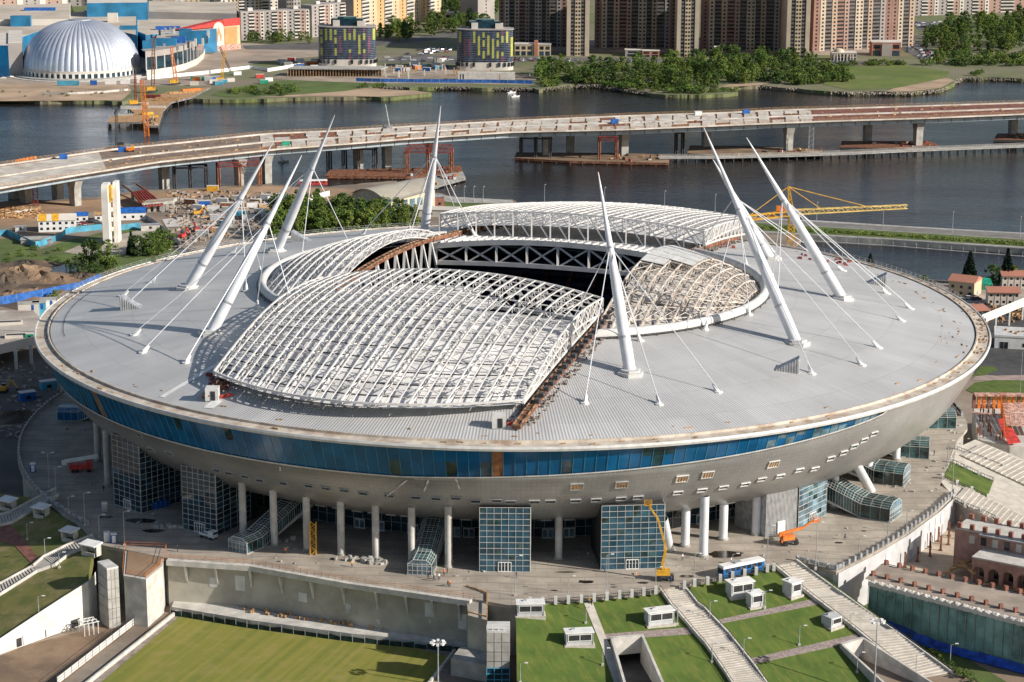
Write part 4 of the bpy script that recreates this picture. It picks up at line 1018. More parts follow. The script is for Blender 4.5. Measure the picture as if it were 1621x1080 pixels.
for i, p in enumerate(pts):
    if i:
        q = pts[i-1]; t = (p-q).normalized()
        MB().beam(q + t*.7 + Vector((0,0,.75)), p - t*.7 + Vector((0,0,.75)), .35, 1.0).build('parapet_panel', M['darksteel'] if i > 5 else M['grey_steel'], PFN)
    MB().boxc(p.x, p.y, 0, .6, .6, 1.45, .4).build('post', M['grey_steel'], PFN)
b = MB(); wl = [p*1.004 for p in pl]
b.grid([[Vector((p.x*1.002, p.y*1.002, z)) for p in wl] for z in (-13.3, -0.4)]); WW = tag(b.build('wing_wall', mat('painted_wing_wall', (0.48,0.48,0.49), 0.8, var=.06, scale=.3, stain=(.36,.36,.36), stain_scale=.15)), 'tall pale grey wing wall of the podium with white boarded openings', 'wall')
for f_, z, w_, h_ in ((.42,-3.2,2.4,2.0),(.58,-3.4,2.6,3.2),(.74,-2.6,1.8,2.6),(.79,-2.6,1.8,2.8),(.84,-2.6,1.8,3.0)):
    p, t = along(pl, LL*f_); n_ = Vector((t.y,-t.x,0)); o = p*1.006 + n_*.15 + Vector((0,0,z))
    MB().poly([o-t*w_/2-Vector((0,0,h_/2)), o+t*w_/2-Vector((0,0,h_/2)), o+t*w_/2+Vector((0,0,h_/2)), o-t*w_/2+Vector((0,0,h_/2))]).build('boarded_opening', M['white'], WW)
# kiosks on the lawn
M['kiosk'] = mat('kiosk_cladding', (0.50,0.51,0.53), 0.6, var=.05, scale=.6)
def kiosk(px, py, sx, sy, sz, rz, label, wins=2, z=None, roof=True):
    p = S(px, py) if z is None else P(px, py, z)
    K = thing('kiosk', label, 'kiosk', (p.x, p.y, p.z), radians(rz))
    MB().boxc(0,0,-1.2,sx+.8,sy+.8,1.3).build('plinth', M['step'], K)
    MB().boxc(0,0,.1,sx,sy,sz).build('cabin', M['kiosk'], K)
    if roof: MB().boxc(0,0,sz+.1,sx+.5,sy+.5,.22).build('roof', M['white'], K)
    for k in range(wins):
        w = (sx-.9)/wins; x = -sx/2+.45+w*(k+.5)
        MB().boxc(x,-sy/2-.02,sz*.42,w-.25,.1,sz*.45).build('window', M['dark'], K)
    MB().boxc(sx/2+.02,0,.2,.08,sy*.4,sz*.75).build('door', M['white'], K)
    g = MB()
    for k in range(wins+1): g.boxc(-sx/2+.45+(sx-.9)/wins*k,-sy/2-.08,sz*.36,.14,.14,sz*.56)
    for z in (sz*.36, sz*.9): g.boxc(0,-sy/2-.08,z,sx-.6,.16,.12)
    g.build('window_frame', M['white'], K)
    MB().boxc(-sx*.2,sy*.15,sz+.32,.8,.6,.35).build('roof_vent', M['grey_steel'], K); MB().tube((sx/2-.1,-sy/2-.1,.1),(sx/2-.1,-sy/2-.1,sz),.06,.06,6).build('downpipe', M['grey_steel'], K)
    return K
kiosk(843,972,6.4,3,2.9,3,'white kiosk with two dark openings right beside the lift tower at the lawn top')
kiosk(920,1017,6.4,3,2.9,8,'white kiosk with two dark openings beside the narrow walkway on the lawn')
kiosk(1047,984,6.6,3,3.2,18,'white kiosk with two dark openings beside the stairs before the glass tower')
kiosk(1174,938,6.2,3.2,3.4,22,'white kiosk with two dark openings just below the parked bus')
kiosk(1198,955,3.6,2.6,3.2,24,'small white kiosk standing next to a larger one below the bus', 1)
kiosk(1257,937,3.4,3.4,3.4,35,'grey cube kiosk at the top of the broad stairs', 1)
kiosk(1320,985,3.6,3.6,2.4,35,'low roofless grey kiosk halfway down the broad stairs', 1, roof=False)

# ---------------------------------------------------------------- sloping lawns and stairs on the left
LA, LBp, LC = P(141,930,-3), P(0,1023,-10), P(95,810,0)
LN = (LBp-LA).cross(LC-LA).normalized(); LN = LN if LN.z > 0 else -LN
def SL(px, py, dz=0.0): return PPL(px, py, LA, LN) + Vector((0,0,dz))
def lsheet(name, px, dz, mt, thick=.4):
    pts = [SL(x, y) for x, y in px]; a = sum(p.x*q.y-q.x*p.y for p, q in zip(pts, pts[1:]+pts[:1])); pts = pts if a > 0 else pts[::-1]
    return struct(MB().prism([(p.x,p.y) for p in pts], [p.z+dz-thick for p in pts], [p.z+dz for p in pts]).build(name, mt))
M['drygrass'] = mat('patchy_turf', (0.17,0.165,0.04), 0.95, col2=(0.10,0.125,0.026), scale=0.2, stain=(0.30,0.22,0.11), stain_amt=.8, stain_scale=.18, bump=.1, bscale=4, coord='World')
lsheet('left_slope', [(150,874),(137,850),(60,795),(-60,780),(-200,900),(-120,1110),(0,1024),(62,982),(104,954),(141,931)], 0, M['drygrass'], 4)
b = MB(); tp = [SL(x, y)+Vector((.35,-.45,0)) for x, y in ((-60,1064),(0,1024),(62,982),(104,954),(141,931),(153,915))]
b.strip([Vector((p.x,p.y,GZ-.5)) for p in tp], [p + Vector((0,0,.9)) for p in tp]); b.strip([p + Vector((0,0,.9)) for p in tp], [p + Vector((.1,1.0,.9)) for p in tp])
SW = tag(b.build('side_wall', mat('white_render', (0.66,0.65,0.61), .85, var=.05, scale=.4, stain=(.45,.42,.36), stain_amt=.5, stain_scale=.2)), 'white rendered wall stepping down beside the sloping lawn', 'wall')
dvec = (tp[4]-tp[1]); dvec.z = 0; dvec.normalize(); nv = Vector((dvec.y,-dvec.x,0))
for px, py, w_, h_, mt in ((33,1022,1.4,2.2,'dark'),(43,1016,2.6,2.4,'white'),(76,1000,3.6,2.0,'white'),(117,988,2.4,2.0,'dark'),(96,1016,0.1,.1,'white')):
    c = P(px, py, GZ+1.5); s_ = (c-tp[1]).dot(dvec); o = Vector((tp[1].x,tp[1].y,0)) + dvec*s_ + nv*.08
    MB().poly([o-dvec*w_/2+Vector((0,0,GZ+.3)), o+dvec*w_/2+Vector((0,0,GZ+.3)), o+dvec*w_/2+Vector((0,0,GZ+.3+h_)), o-dvec*w_/2+Vector((0,0,GZ+.3+h_))]).build('opening', M[mt], SW)
def lstairs(label, L, R, per):
    T = thing('outdoor_stairs', label, 'stairs'); Lp = [SL(x, y) for x, y in L]; Rp = [SL(x, y) for x, y in R]
    for k, (l0, l1, r0, r1) in enumerate(zip(Lp, Lp[1:], Rp, Rp[1:])):
        n = per[k]
        if n == 0:
            q = [l0,l1,r1,r0]; a = sum(p.x*c.y-c.x*p.y for p, c in zip(q, q[1:]+q[:1])); q = q if a > 0 else q[::-1]
            MB().prism([(p.x,p.y) for p in q], min(p.z for p in q)-1, [p.z+.25 for p in q]).build('landing', M['step'], T); continue
        for j in range(n):
            q = [l0.lerp(l1,j/n), l0.lerp(l1,(j+.8)/n), r0.lerp(r1,(j+.8)/n), r0.lerp(r1,j/n)]; z = max(p.z for p in q)+.25
            a = sum(p.x*c.y-c.x*p.y for p, c in zip(q, q[1:]+q[:1])); q = q if a > 0 else q[::-1]
            MB().prism([(p.x,p.y) for p in q], z-1.3, z).build('step', M['step'], T)
    for E in (Lp, Rp):
        b = MB(); b.path([p+Vector((0,0,.5)) for p in E], .3, .8); b.build('stringer', M['concrete_light'], T)
lstairs('white stairs climbing the patchy lawn from the lower left to the podium edge', [(-12,942),(55,905),(72,890),(108,872),(150,855)], [(-8,958),(62,913),(90,903),(115,884),(160,866)], (16,0,12,10))
lstairs('white stairs at the far edge of the left lawn by the small shelters', [(-20,830),(18,820),(55,800),(90,782)], [(-16,845),(22,836),(62,812),(95,792)], (8,10,10))
lsheet('brick_path', [(-10,845),(18,836),(40,860),(66,893),(52,898),(25,870),(-10,860)], .1, M['brick'])
def shelter(px, py, rz, label, sx=3.6):
    p = SL(px, py); K = thing('shelter', label, 'shelter', (p.x,p.y,p.z-.4), radians(rz)); hx = sx/2
    MB().boxc(0,1.3,0,sx,.3,3.0).build('wall', M['concrete_light'], K); MB().boxc(-hx+.15,0,0,.3,2.6,3.0).build('wall', M['concrete_light'], K); MB().boxc(hx-.15,.5,0,.3,1.8,3.0).build('wall', M['concrete_light'], K); MB().boxc(0,-1.2,0,sx,.2,1.1).build('low_wall', M['concrete_light'], K)
    MB().add([(-hx-.4,-1.8,2.9),(hx+.4,-1.8,2.9),(hx+.4,1.8,3.2),(-hx-.4,1.8,3.2),(-hx-.4,-1.8,3.15),(hx+.4,-1.8,3.15),(hx+.4,1.8,3.5),(-hx-.4,1.8,3.5)], [(3,2,1,0),(4,5,6,7),(0,1,5,4),(1,2,6,5),(2,3,7,6),(3,0,4,7)]).build('roof', M['white'], K)
shelter(113,860,-30,'small pale shelter with a slanted roof on the left lawn')
shelter(147,882,-30,'small pale shelter with a slanted roof next to the concrete lift tower', 4.4)
shelter(68,823,-30,'small pale shelter with a slanted roof at the far end of the left lawn')
shelter(15,812,-30,'small pale shelter with a slanted roof beside the black trench', 4)
# bare yard between wall and pitch fence
sheet('dirt_yard', [(-40,1064),(40,1030),(150,1000),(262,960),(100,1090),(-40,1110)], GZ, M['dirt'], .05)
# ------------------------------------------------------------------ lattice helper
def lattice(mb, a, b, w, w2=None, n=None, r=0.12, up=(0,0,1)):
    a, b = Vector(a), Vector(b); w2 = w if w2 is None else w2; d = (b-a); L = d.length; d.normalize()
    u = Vector(up) if abs(d.dot(Vector(up))) < .95 else Vector((0,1,0))
    s = d.cross(u).normalized(); u = s.cross(d); n = n or max(3, int(L/w))
    cs = [(-1,-1),(1,-1),(1,1),(-1,1)]
    def pt(k, f): ww = w + (w2-w)*f; return a + d*L*f + s*cs[k][0]*ww/2 + u*cs[k][1]*ww/2
    for k in range(4):
        mb.beam(pt(k,0), pt(k,1), r*1.5)
        for i in range(n):
            k2 = (k+1) % 4
            mb.beam(pt(k if i % 2 else k2, i/n), pt(k2 if i % 2 else k, (i+1)/n), r)
    return mb
# ------------------------------------------------------------------ road bridge under construction
BZ = 4.3
near_e = [(-150,332),(0,304),(130,281),(250,261),(440,239),(560,229),(646,221),(812,209),(981,204),(1121,197),(1217,192),(1330,187),(1460,182),(1621,174),(1850,163)]
far_e = [(-190,292),(0,268),(181,241),(260,233),(420,215),(540,209),(640,202),(812,191),(990,182),(1142,176),(1225,171),(1340,167),(1470,162),(1621,156),(1850,146)]
NE = [P(x, y, BZ) for x, y in near_e]; FE = [P(x, y, BZ) for x, y in far_e]
def resample(pts, n):
    L = sum((b-a).length for a, b in zip(pts, pts[1:])); return [along(pts, L*k/n)[0] for k in range(n+1)]
NB = 90
NE = resample(NE, NB); FE = resample(FE, NB)
BR = thing('road_bridge', 'long curving road bridge under construction crossing the river, with bare deck slabs', 'bridge')
M['bridge_conc'] = mat('bridge_concrete', (0.58,0.54,0.48), .85, var=.12, scale=.15, stain=(.33,.25,.18), stain_amt=.6, stain_scale=.12)
M['bridge_tar'] = mat('bridge_waterproofing', (0.21,0.155,0.12), .9, var=.15, scale=.2, stain=(.29,.23,.17), stain_scale=.06)
M['bridge_red'] = mat('red_oxide_deck', (0.20,0.075,0.05), .85, var=.15, scale=.2, stain=(.28,.14,.1), stain_scale=.08)
M['girder'] = mat('girder_paint', (0.34,0.40,0.44), .5, var=.08, scale=.2, stain=(.25,.28,.3), stain_scale=.1)
def lane(i, f): return NE[i].lerp(FE[i], f)
b = MB()
for i in range(NB): b.add([NE[i]-Vector((0,0,.4)), NE[i+1]-Vector((0,0,.4)), FE[i+1]-Vector((0,0,.4)), FE[i]-Vector((0,0,.4)), NE[i]-Vector((0,0,.9)), NE[i+1]-Vector((0,0,.9)), FE[i+1]-Vector((0,0,.9)), FE[i]-Vector((0,0,.9))], [(0,1,2,3),(7,6,5,4),(4,5,1,0),(2,6,7,3)])
b.build('deck_slab', M['rust'], BR)
# carriageways: white slab at left, waterproofed, loose slabs in the middle, red deck at right
def seg_mat(f):
    if f < .155: return 'bridge_conc'
    if f < .275: return 'bridge_tar'
    if f < .70: return None
    return 'bridge_red'
for lo, hi in ((.06,.46),(.54,.94)):
    cur, st = seg_mat(0), 0
    for i in range(1, NB+1):
        mm = seg_mat(i/NB)
        if mm != cur or i == NB:
            if cur:
                b = MB()
                for k in range(st, i): b.poly([lane(k,lo)-Vector((0,0,.2)), lane(k+1,lo)-Vector((0,0,.2)), lane(k+1,hi)-Vector((0,0,.2)), lane(k,hi)-Vector((0,0,.2))])
                b.build('carriageway', M[cur], BR)
            cur, st = mm, i
for i in range(25, 63):
    for lo, hi in ((.05,.26),(.27,.47),(.54,.73),(.74,.95)):
        if RNG.random() < .15: continue
        g = RNG.uniform(.02,.3)
        def L2(k, f): return lane(k, f)
        q = [lane(i,lo).lerp(lane(i+1,lo), g*.4), lane(i,lo).lerp(lane(i+1,lo), 1-g*.5), lane(i,hi).lerp(lane(i+1,hi), 1-g*.5), lane(i,hi).lerp(lane(i+1,hi), g*.4)]
        MB().prism([(p.x,p.y) for p in q], BZ-.35, BZ-.05+RNG.uniform(0,.15)).build('deck_panel', M['bridge_conc'], BR)
b = MB()
for k in range(340):
    i = RNG.randint(14, NB-1); f = RNG.uniform(.06,.94); p = lane(i, f).lerp(lane(i+1, f), RNG.random()); b.boxc(p.x, p.y, BZ-.2, RNG.uniform(.4,2.4), RNG.uniform(.3,.8), RNG.uniform(.2,.7), RNG.random()*3)
b.build('site_clutter', M['timber'], BR, kind='stuff')
for nm, f0, mt in (('median_kerb', .5, 'bridge_conc'),):
    b = MB(); b.path([lane(i, f0)+Vector((0,0,.0)) for i in range(NB+1)], 2.2, .7); b.build(nm, M[mt], BR)
for f0 in (0.0, 1.0):
    b = MB(); b.path([lane(i, f0) for i in range(NB+1)], 1.3, .8); b.build('edge_kerb', M['bridge_conc'], BR)
    b = MB(); n2 = NB*3
    E_ = resample([lane(i, f0) for i in range(NB+1)], n2)
    for k in range(n2): b.beam(E_[k]+Vector((0,0,.3)), E_[k]+Vector((0,0,1.7)), .16); b.beam(E_[k]+Vector((0,0,1.65)), E_[k+1]+Vector((0,0,1.65)), .13); b.beam(E_[k]+Vector((0,0,1.0)), E_[k+1]+Vector((0,0,1.0)), .1)
    b.build('edge_railing', M['timber'], BR, kind='stuff')
for f0 in (.07, .40, .60, .93):
    b = MB(); b.path([lane(i, f0)-Vector((0,0,2.2)) for i in range(NB+1)], 1.0, 2.6); gd = b.build('girder', M['girder'], BR)
    if f0 == .07:
        b = MB()
        for i in range(0, NB): 
            p = lane(i, f0) - Vector((0,.62,0)); b.beam(p-Vector((0,0,3.4)), p-Vector((0,0,1.0)), .25)
        b.build('stiffener', M['darksteel'], gd, kind='stuff')
# approach span running on over the left bank
vn = (NE[0]-NE[1]).normalized(); ap = [NE[0], FE[0], FE[0]+vn*230, NE[0]+vn*230]; a_ = sum(p.x*q.y-q.x*p.y for p, q in zip(ap, ap[1:]+ap[:1])); ap = ap if a_ > 0 else ap[::-1]
MB().prism([(p.x,p.y) for p in ap], BZ-3.4, BZ-.15).build('approach_span', M['bridge_conc'], BR)
for k in range(1, 6):
    for f0 in (.2, .8): c = NE[0].lerp(FE[0], f0)+vn*(42*k-10); MB().boxc(c.x, c.y, -16, 4.5, 5, BZ+12.7, atan2(vn.y, vn.x)).build('pier', M['concrete'], BR)
# concrete piers
def pier(px, py, far=False):
    p = P(px, py, -14); i = min(range(NB+1), key=lambda k: (lane(k, .2).xy - p.xy).length + (lane(k, .2).y < p.y)*0)
    x, y = p.x, p.y; q = MB(); h0, h1 = -16.0, BZ-3.3
    t = (NE[min(NB, i+1)]-NE[i]).normalized(); a = atan2(t.y, t.x)
    for z0, z1, w0, w1, d0, d1 in ((h0, -4, 2.6, 2.8, 4.2, 4.6), (-4, h1, 2.8, 3.2, 4.6, 8.2)):
        pts = []
        for z, w, d in ((z0, w0, d0), (z1, w1, d1)):
            for sx_, sy_ in ((-1,-1),(1,-1),(1,1),(-1,1)):
                dx, dy = sx_*w/2*1.6, sy_*d/2; pts.append((x+cos(a)*dx-sin(a)*dy, y+sin(a)*dx+cos(a)*dy, z))
        q.add(pts, [(3,2,1,0),(4,5,6,7),(0,1,5,4),(1,2,6,5),(2,3,7,6),(3,0,4,7)])
    q.build('pier', M['concrete'], BR)
for px, py in ((40,330),(118,334),(258,302),(378,299),(565,268),(680,262),(862,247),(985,246),(1245,236),(1450,226),(1660,216)): pier(px, py)
for px, py in ((20,318),(90,322),(1115,231),(1370,218),(1600,207),(900,240),(610,262),(420,290)): pier(px, py)
# red and dark temporary trestles
def trestle(label, px, py, w, d, h, mt, truss=True, legs=3, zb=-14.0):
    p = P(px, py, zb); T = thing('steel_trestle', label, 'trestle', (p.x, p.y, zb), radians(-2 if px > 500 else 10))
    for i in range(legs):
        for j in range(2):
            for o in (-.55, .55):
                MB().tube((w*i/(legs-1)+o, d*j, -1), (w*i/(legs-1)+o, d*j, h), .42, .42, 8).build('leg', M['rust' if mt == 'red_steel' else 'darksteel'], T)
    b = MB()
    for j in range(2):
        if truss:
            for o in (-.6,.6):
                b.beam((-.8,d*j+o,h), (w+.8,d*j+o,h), .3); b.beam((-.8,d*j+o,h+2.2), (w+.8,d*j+o,h+2.2), .3)
                for k in range(int(w/1.6)): x = w*k/int(w/1.6); b.beam((x,d*j+o,h+(0 if k%2 else 2.2)), (x+w/int(w/1.6),d*j+o,h+(2.2 if k%2 else 0)), .16); b.beam((x,d*j+o,h), (x,d*j+o,h+2.2), .14)
        else: b.beam((-.8,d*j,h+.3), (w+.8,d*j,h+.3), .8)
    for i in range(legs): b.beam((w*i/(legs-1),0,h+.2), (w*i/(legs-1),d,h+.2), .5); b.beam((w*i/(legs-1),0,2), (w*i/(legs-1),d,h-1), .2)
    b.build('cross_girder', M[mt], T); return T
trestle('red lattice trestle under the bridge beside the river bank', 345,303,22,14,12.0,'red_steel')
trestle('red lattice trestle on the platform below the bridge', 640,278,25,14,12.6,'red_steel')
trestle('rust-red trestle on the work jetty nearest the low service bridge', 946,254,10,12,12,'red_steel',True,2)
trestle('dark steel trestle below the bridge beside the long red work platform', 517,271,26,12,11.5,'darksteel',False,4)
trestle('dark steel trestle below the bridge on the long work jetty', 822,251,17,12,11.5,'darksteel',False,3)
trestle('dark steel trestle standing on the bank below the bridge', 275,304,17,10,11,'darksteel',False,3)
trestle('pair of dark steel legs below the bridge beside the jetty end', 1068,240,4,10,11.5,'darksteel',False,2)
def platform(name, label, px, z, mt, hull='rust', th=1.4):
    T = thing(name, label, 'barge' if name == 'barge' else 'platform'); pts = [P(x, y, z) for x, y in px]
    a = sum(p.x*q.y-q.x*p.y for p, q in zip(pts, pts[1:]+pts[:1])); pts = pts if a > 0 else pts[::-1]
    MB().prism([(p.x,p.y) for p in pts], z-th, z-.06).build('hull', M[hull], T); MB().poly([(p.x,p.y,z) for p in pts]).build('deck', M[mt], T)
    for k in range(12):
        p = pts[0].lerp(pts[2], RNG.random()).lerp(pts[1].lerp(pts[3 % len(pts)], RNG.random()), RNG.random()*.8)
        MB().boxc(p.x, p.y, z, RNG.uniform(.8,3.5), RNG.uniform(.5,1.6), RNG.uniform(.4,1.6), RNG.random()*3).build('deck_load', M[RNG.choice(['rust','timber','concrete','darksteel','red_steel'])], T)
    for p, q in zip(pts, pts[1:]+pts[:1]):
        n_ = max(1, int((q-p).length/7))
        for k in range(n_): c = p.lerp(q, k/n_); MB().tube((c.x,c.y,-17), (c.x,c.y,z-th+.1), .4, .4, 6, False).build('pile', M['darksteel'], T)
    return T
platform('work_platform', 'long rust-red work platform in the river below the bridge, carrying a red trestle', [(512,281),(520,271),(640,268),(728,263),(730,277),(640,281)], -13.2, 'rust')
platform('work_platform', 'narrow pale jetty carrying an orange truck, beside the curved-roof hall', [(625,290),(730,272),(735,282),(655,304)], -12.8, 'concrete', 'concrete_dark')
platform('work_platform', 'long sandy work jetty in the river below the middle of the bridge', [(812,250),(815,241),(1000,241),(1060,244),(1055,256),(900,254)], -13.2, 'dirt')
platform('work_platform', 'dark sandy platform beside the low service bridge', [(1085,240),(1090,228),(1190,228),(1300,233),(1295,241),(1150,246)], -13.2, 'dirt', 'darksteel')
platform('barge', 'flat dark barge moored around two bridge piers', [(1327,229),(1330,219),(1470,218),(1485,225),(1430,230)], -13.4, 'rust', 'darksteel')
platform('barge', 'flat dark barge moored at a bridge pier beyond the spruce trees', [(1570,215),(1576,205),(1700,203),(1700,216)], -13.4, 'rust', 'darksteel')
# low service bridge on piles
SB = thing('service_bridge', 'low pale service bridge on piles running beside the road bridge', 'bridge')
sb = [P(x, y, -12.2) for x, y in ((1040,247),(1130,246),(1250,242),(1340,238),(1450,232),(1621,224),(1850,213))]; sb = resample(sb, 60)
b = MB(); b.path([p-Vector((0,0,.3)) for p in sb], 6.0, .6); b.build('deck', M['concrete'], SB)
for i in range(0, 60):
    p = sb[i]
    for o in (-2.4, 2.4): MB().tube((p.x,p.y+o,-17), (p.x,p.y+o,-12.7), .35, .35, 6, False).build('pile', M['darksteel'], SB)
b = MB()
for o in (-2.9, 2.9):
    for i in range(60):
        for k in range(3): c = sb[i].lerp(sb[i+1], k/3); b.beam(c+Vector((0,o,0)), c+Vector((0,o,1.2)), .12)
        b.beam(sb[i]+Vector((0,o,1.2)), sb[i+1]+Vector((0,o,1.2)), .12); b.beam(sb[i]+Vector((0,o,.6)), sb[i+1]+Vector((0,o,.6)), .1)
b.build('railing', M['concrete_light'], SB, kind='stuff')
# scaffold stair tower, lattice props
q = MB(); p = P(1281,236,-12.6); lattice(q, p, p+Vector((0,0,14.5)), 2.6, n=9, r=.14); tag(q.build('scaffold_tower', M['grey_steel']), 'slim grey scaffold tower between service bridge and road bridge', 'scaffold')
q = MB(); p = P(55,332,GZ); lattice(q, p, p+Vector((0,0,13)), 2.2, n=8, r=.14); tag(q.build('scaffold_tower', M['red_steel']), 'slim red scaffold tower propping the bridge deck on land', 'scaffold')
# crane mast standing behind the bridge, pile rig
q = MB(); i0 = PY(231,237,690); lattice(q, Vector((i0.x,i0.y,-15)), PY(221,131,690), 2.6, 2.2, n=22, r=.2); tag(q.build('crane_boom', M['orange']), 'tall orange lattice crane boom rising behind the bridge deck', 'crane')
T = thing('pile_rig', 'dark pile-driving rig standing on a float behind the bridge', 'rig'); p = P(181,240,-14.4)
MB().boxc(p.x,p.y,-15.2,12,9,1.2).build('float', M['darksteel'], T); q = MB(); c = p+Vector((0,2,1)); lattice(q, c, PY(181,178,c.y), 1.2, n=16, r=.14); q.build('leader', M['darksteel'], T)
MB().boxc(p.x+3,p.y,-14.0,4,3,3.4).build('cab', M['darksteel'], T); MB().beam(PY(181,178,c.y), PY(178,186,c.y), .7).build('head', M['darksteel'], T)
q = MB(); p = P(614,205,BZ); q.tube(p, PY(607,167,p.y), .5, .25, 8); q.boxc(p.x,p.y,BZ,3.4,2.4,1.6); tag(q.build('mobile_crane_boom', M['grey_steel']), 'thin grey telescopic crane boom standing on the bridge deck', 'crane')
for px, py, mt, lab in ((98,257,'blue','small blue container on the brown bridge deck near a stack of orange barriers'),(191,245,'blue','blue tank standing on the bridge deck beside an orange machine'),(970,194,'blue','blue tarpaulin-covered machine on the white bridge slabs'),(450,234,'green_tarp','green tarpaulin hut on the pale bridge deck'),(1102,180,'white','small white hut at the far side of the bridge deck'),(1178,177,'blue','small dark blue container at the far parapet of the bridge')):
    p = P(px, py, BZ); T = thing('deck_container', lab, 'container', (p.x,p.y,BZ-.2), .2); MB().boxc(0,0,0,4.2,2.6,2.4).build('body', M[mt], T); MB().boxc(0,0,2.4,4.4,2.8,.2).build('roof', M['white' if mt == 'white' else mt], T); MB().boxc(2.12,0,.1,.1,2.2,2.1).build('door', M['grey_steel'], T)
p = P(204,245,BZ); T = thing('road_machine', 'orange and yellow road machine on the brown bridge deck', 'machine', (p.x,p.y,BZ-.2), .15)
MB().boxc(0,0,.7,4.5,2.2,1.5).build('body', M['orange'], T); MB().boxc(1.2,0,2.2,1.6,1.9,1.2).build('cab', M['yellow'], T)
for x in (-1.5,1.5):
    for y in (-1,1): MB().tube((x,y-.2,.6),(x,y+.2,.6),.6,.6,12).build('wheel', M['tyre'], T)
T = thing('barrier_stack', 'stack of orange barriers on the bridge deck at its broad end', 'barriers'); 
for k in range(14): p = P(24+k*2.2, 262.5-k*.42, BZ); MB().boxc(p.x,p.y,BZ-.2,1.6,.6,1.0+.3*(k%3),.3+k).build('barrier', M['orange'], T)
# ------------------------------------------------------------------ plant library
def leaf_cloud(rng, clumps, per, size, squash=1.0):
    v, f = [], []
    for (cx, cy, cz, cr) in clumps:
        for _ in range(per):
            th, u = rng.random()*2*pi, rng.uniform(-1, 1); rr = cr*(rng.random()**.45); s = sqrt(1-u*u)
            x, y, z = cx+rr*s*cos(th), cy+rr*s*sin(th), cz+rr*u*squash
            a = Vector((rng.uniform(-1,1), rng.uniform(-1,1), rng.uniform(-.5,.9))).normalized(); b_ = a.orthogonal().normalized()
            b_.rotate(Matrix.Rotation(rng.random()*6.28, 3, a)); c = a.cross(b_); h = size*rng.uniform(.6,1.25)
            i = len(v); v += [(x+b_.x*h, y+b_.y*h, z+b_.z*h), (x+c.x*h*.7, y+c.y*h*.7, z+c.z*h*.7), (x-b_.x*h, y-b_.y*h, z-b_.z*h), (x-c.x*h*.7, y-c.y*h*.7, z-c.z*h*.7)]; f.append((i,i+1,i+2,i+3))
    return v, f
def make_tree(kind, seed, H, leaf, fine=1.0):
    rng = random.Random(seed); tr = MB(); clumps = []
    if kind == 'round': 
        W_ = H*.42; th = H*.3
        tr.tube((0,0,-.5), (0,0,H*.75), H*.022, H*.006, 7)
        for k in range(7):
            a = k*2.4+rng.random(); z0 = H*rng.uniform(.25,.55); e = Vector((cos(a)*W_*.75, sin(a)*W_*.75, z0+H*rng.uniform(.12,.3))); tr.tube((0,0,z0), e, H*.01, H*.003, 5)
        for k in range(int(34*fine)):
            a, u = rng.random()*6.28, rng.uniform(-1,1); r = W_*sqrt(1-u*u*.85)*rng.uniform(.35,1); clumps.append((cos(a)*r, sin(a)*r, H*.54+u*H*.42, H*rng.uniform(.075,.13)))
    elif kind == 'tall':
        W_ = H*.2; tr.tube((0,0,-.5), (0,0,H*.9), H*.018, H*.004, 7)
        for k in range(8): a = k*2.4; z0 = H*(.25+.07*k); tr.tube((0,0,z0), (cos(a)*W_*.7, sin(a)*W_*.7, z0+H*.14), H*.007, H*.002, 5)
        for k in range(int(34*fine)):
            t = rng.random(); a = rng.random()*6.28; r = W_*sin(pi*min(1, .12+t*.88))**.7*rng.uniform(.2,1); clumps.append((cos(a)*r, sin(a)*r, H*(.12+.86*t), H*rng.uniform(.05,.09)))
    elif kind == 'bush':
        W_ = H*.75
        for k in range(5): a = k*1.3; tr.tube((0,0,-.3), (cos(a)*W_*.5, sin(a)*W_*.5, H*.6), H*.03, H*.008, 5)
        for k in range(int(20*fine)): a = rng.random()*6.28; r = W_*sqrt(rng.random()); clumps.append((cos(a)*r, sin(a)*r, H*(.15+.72*rng.random()*(1-.55*(r/W_)**2)), H*rng.uniform(.13,.24)))
    elif kind == 'spruce':
        tr.tube((0,0,-.5), (0,0,H*.98), H*.02, H*.003, 7); lay = int(16*fine)
        for l in range(lay):
            t = l/(lay-1); z = H*(.1+.86*t); R_ = H*.24*(1-t)**.85+H*.012; nb = max(4, int(11*(1-t))+3)
            for k in range(nb):
                a = k*6.28/nb+rng.random()*.5
                for s_ in (.35,.7,1.0): clumps.append((cos(a)*R_*s_, sin(a)*R_*s_, z-R_*s_*.35, H*.022*(1.3-.4*s_)))
    per = {'round': 54, 'tall': 46, 'bush': 36, 'spruce': 7}[kind]
    lv, lf = leaf_cloud(rng, clumps, int(per), H*{'round':.020,'tall':.017,'bush':.038,'spruce':.022}[kind]*1.6, .85)
    cm = bpy.data.meshes.new('crown'); cm.from_pydata(lv, [], lf); cm.materials.append(leaf); cm.update()
    return tr.mesh('trunk', M['bark']), cm
TREES = {}
for kind, n, H, lf in (('round',4,10.0,['leaf','leaf_light','leaf_dark','leaf']),('tall',3,12.0,['leaf','leaf_dark','leaf_light']),('bush',3,4.0,['leaf','leaf_light','leaf_dark']),('spruce',2,12.0,['needle','needle'])):
    TREES[kind] = [(H,)+make_tree(kind, 11*i+len(kind), H, M[lf[i]], 1.0) for i in range(n)]
def plant(kind, p, h, label, group, cat='tree', var=None, name=None):
    lib = TREES[kind]; H, tm, cm = lib[(RNG.randrange(len(lib)) if var is None else var) % len(lib)]
    nm = name or {'round':'leafy_tree','tall':'tall_tree','bush':'bush','spruce':'spruce_tree'}[kind]
    t = thing(nm, label, cat, p, RNG.random()*6.28, group); s = h/H; t.scale = (s*RNG.uniform(.88,1.15), s*RNG.uniform(.88,1.15), s)
    obj('trunk', tm, t); obj('crown', cm, t); return t
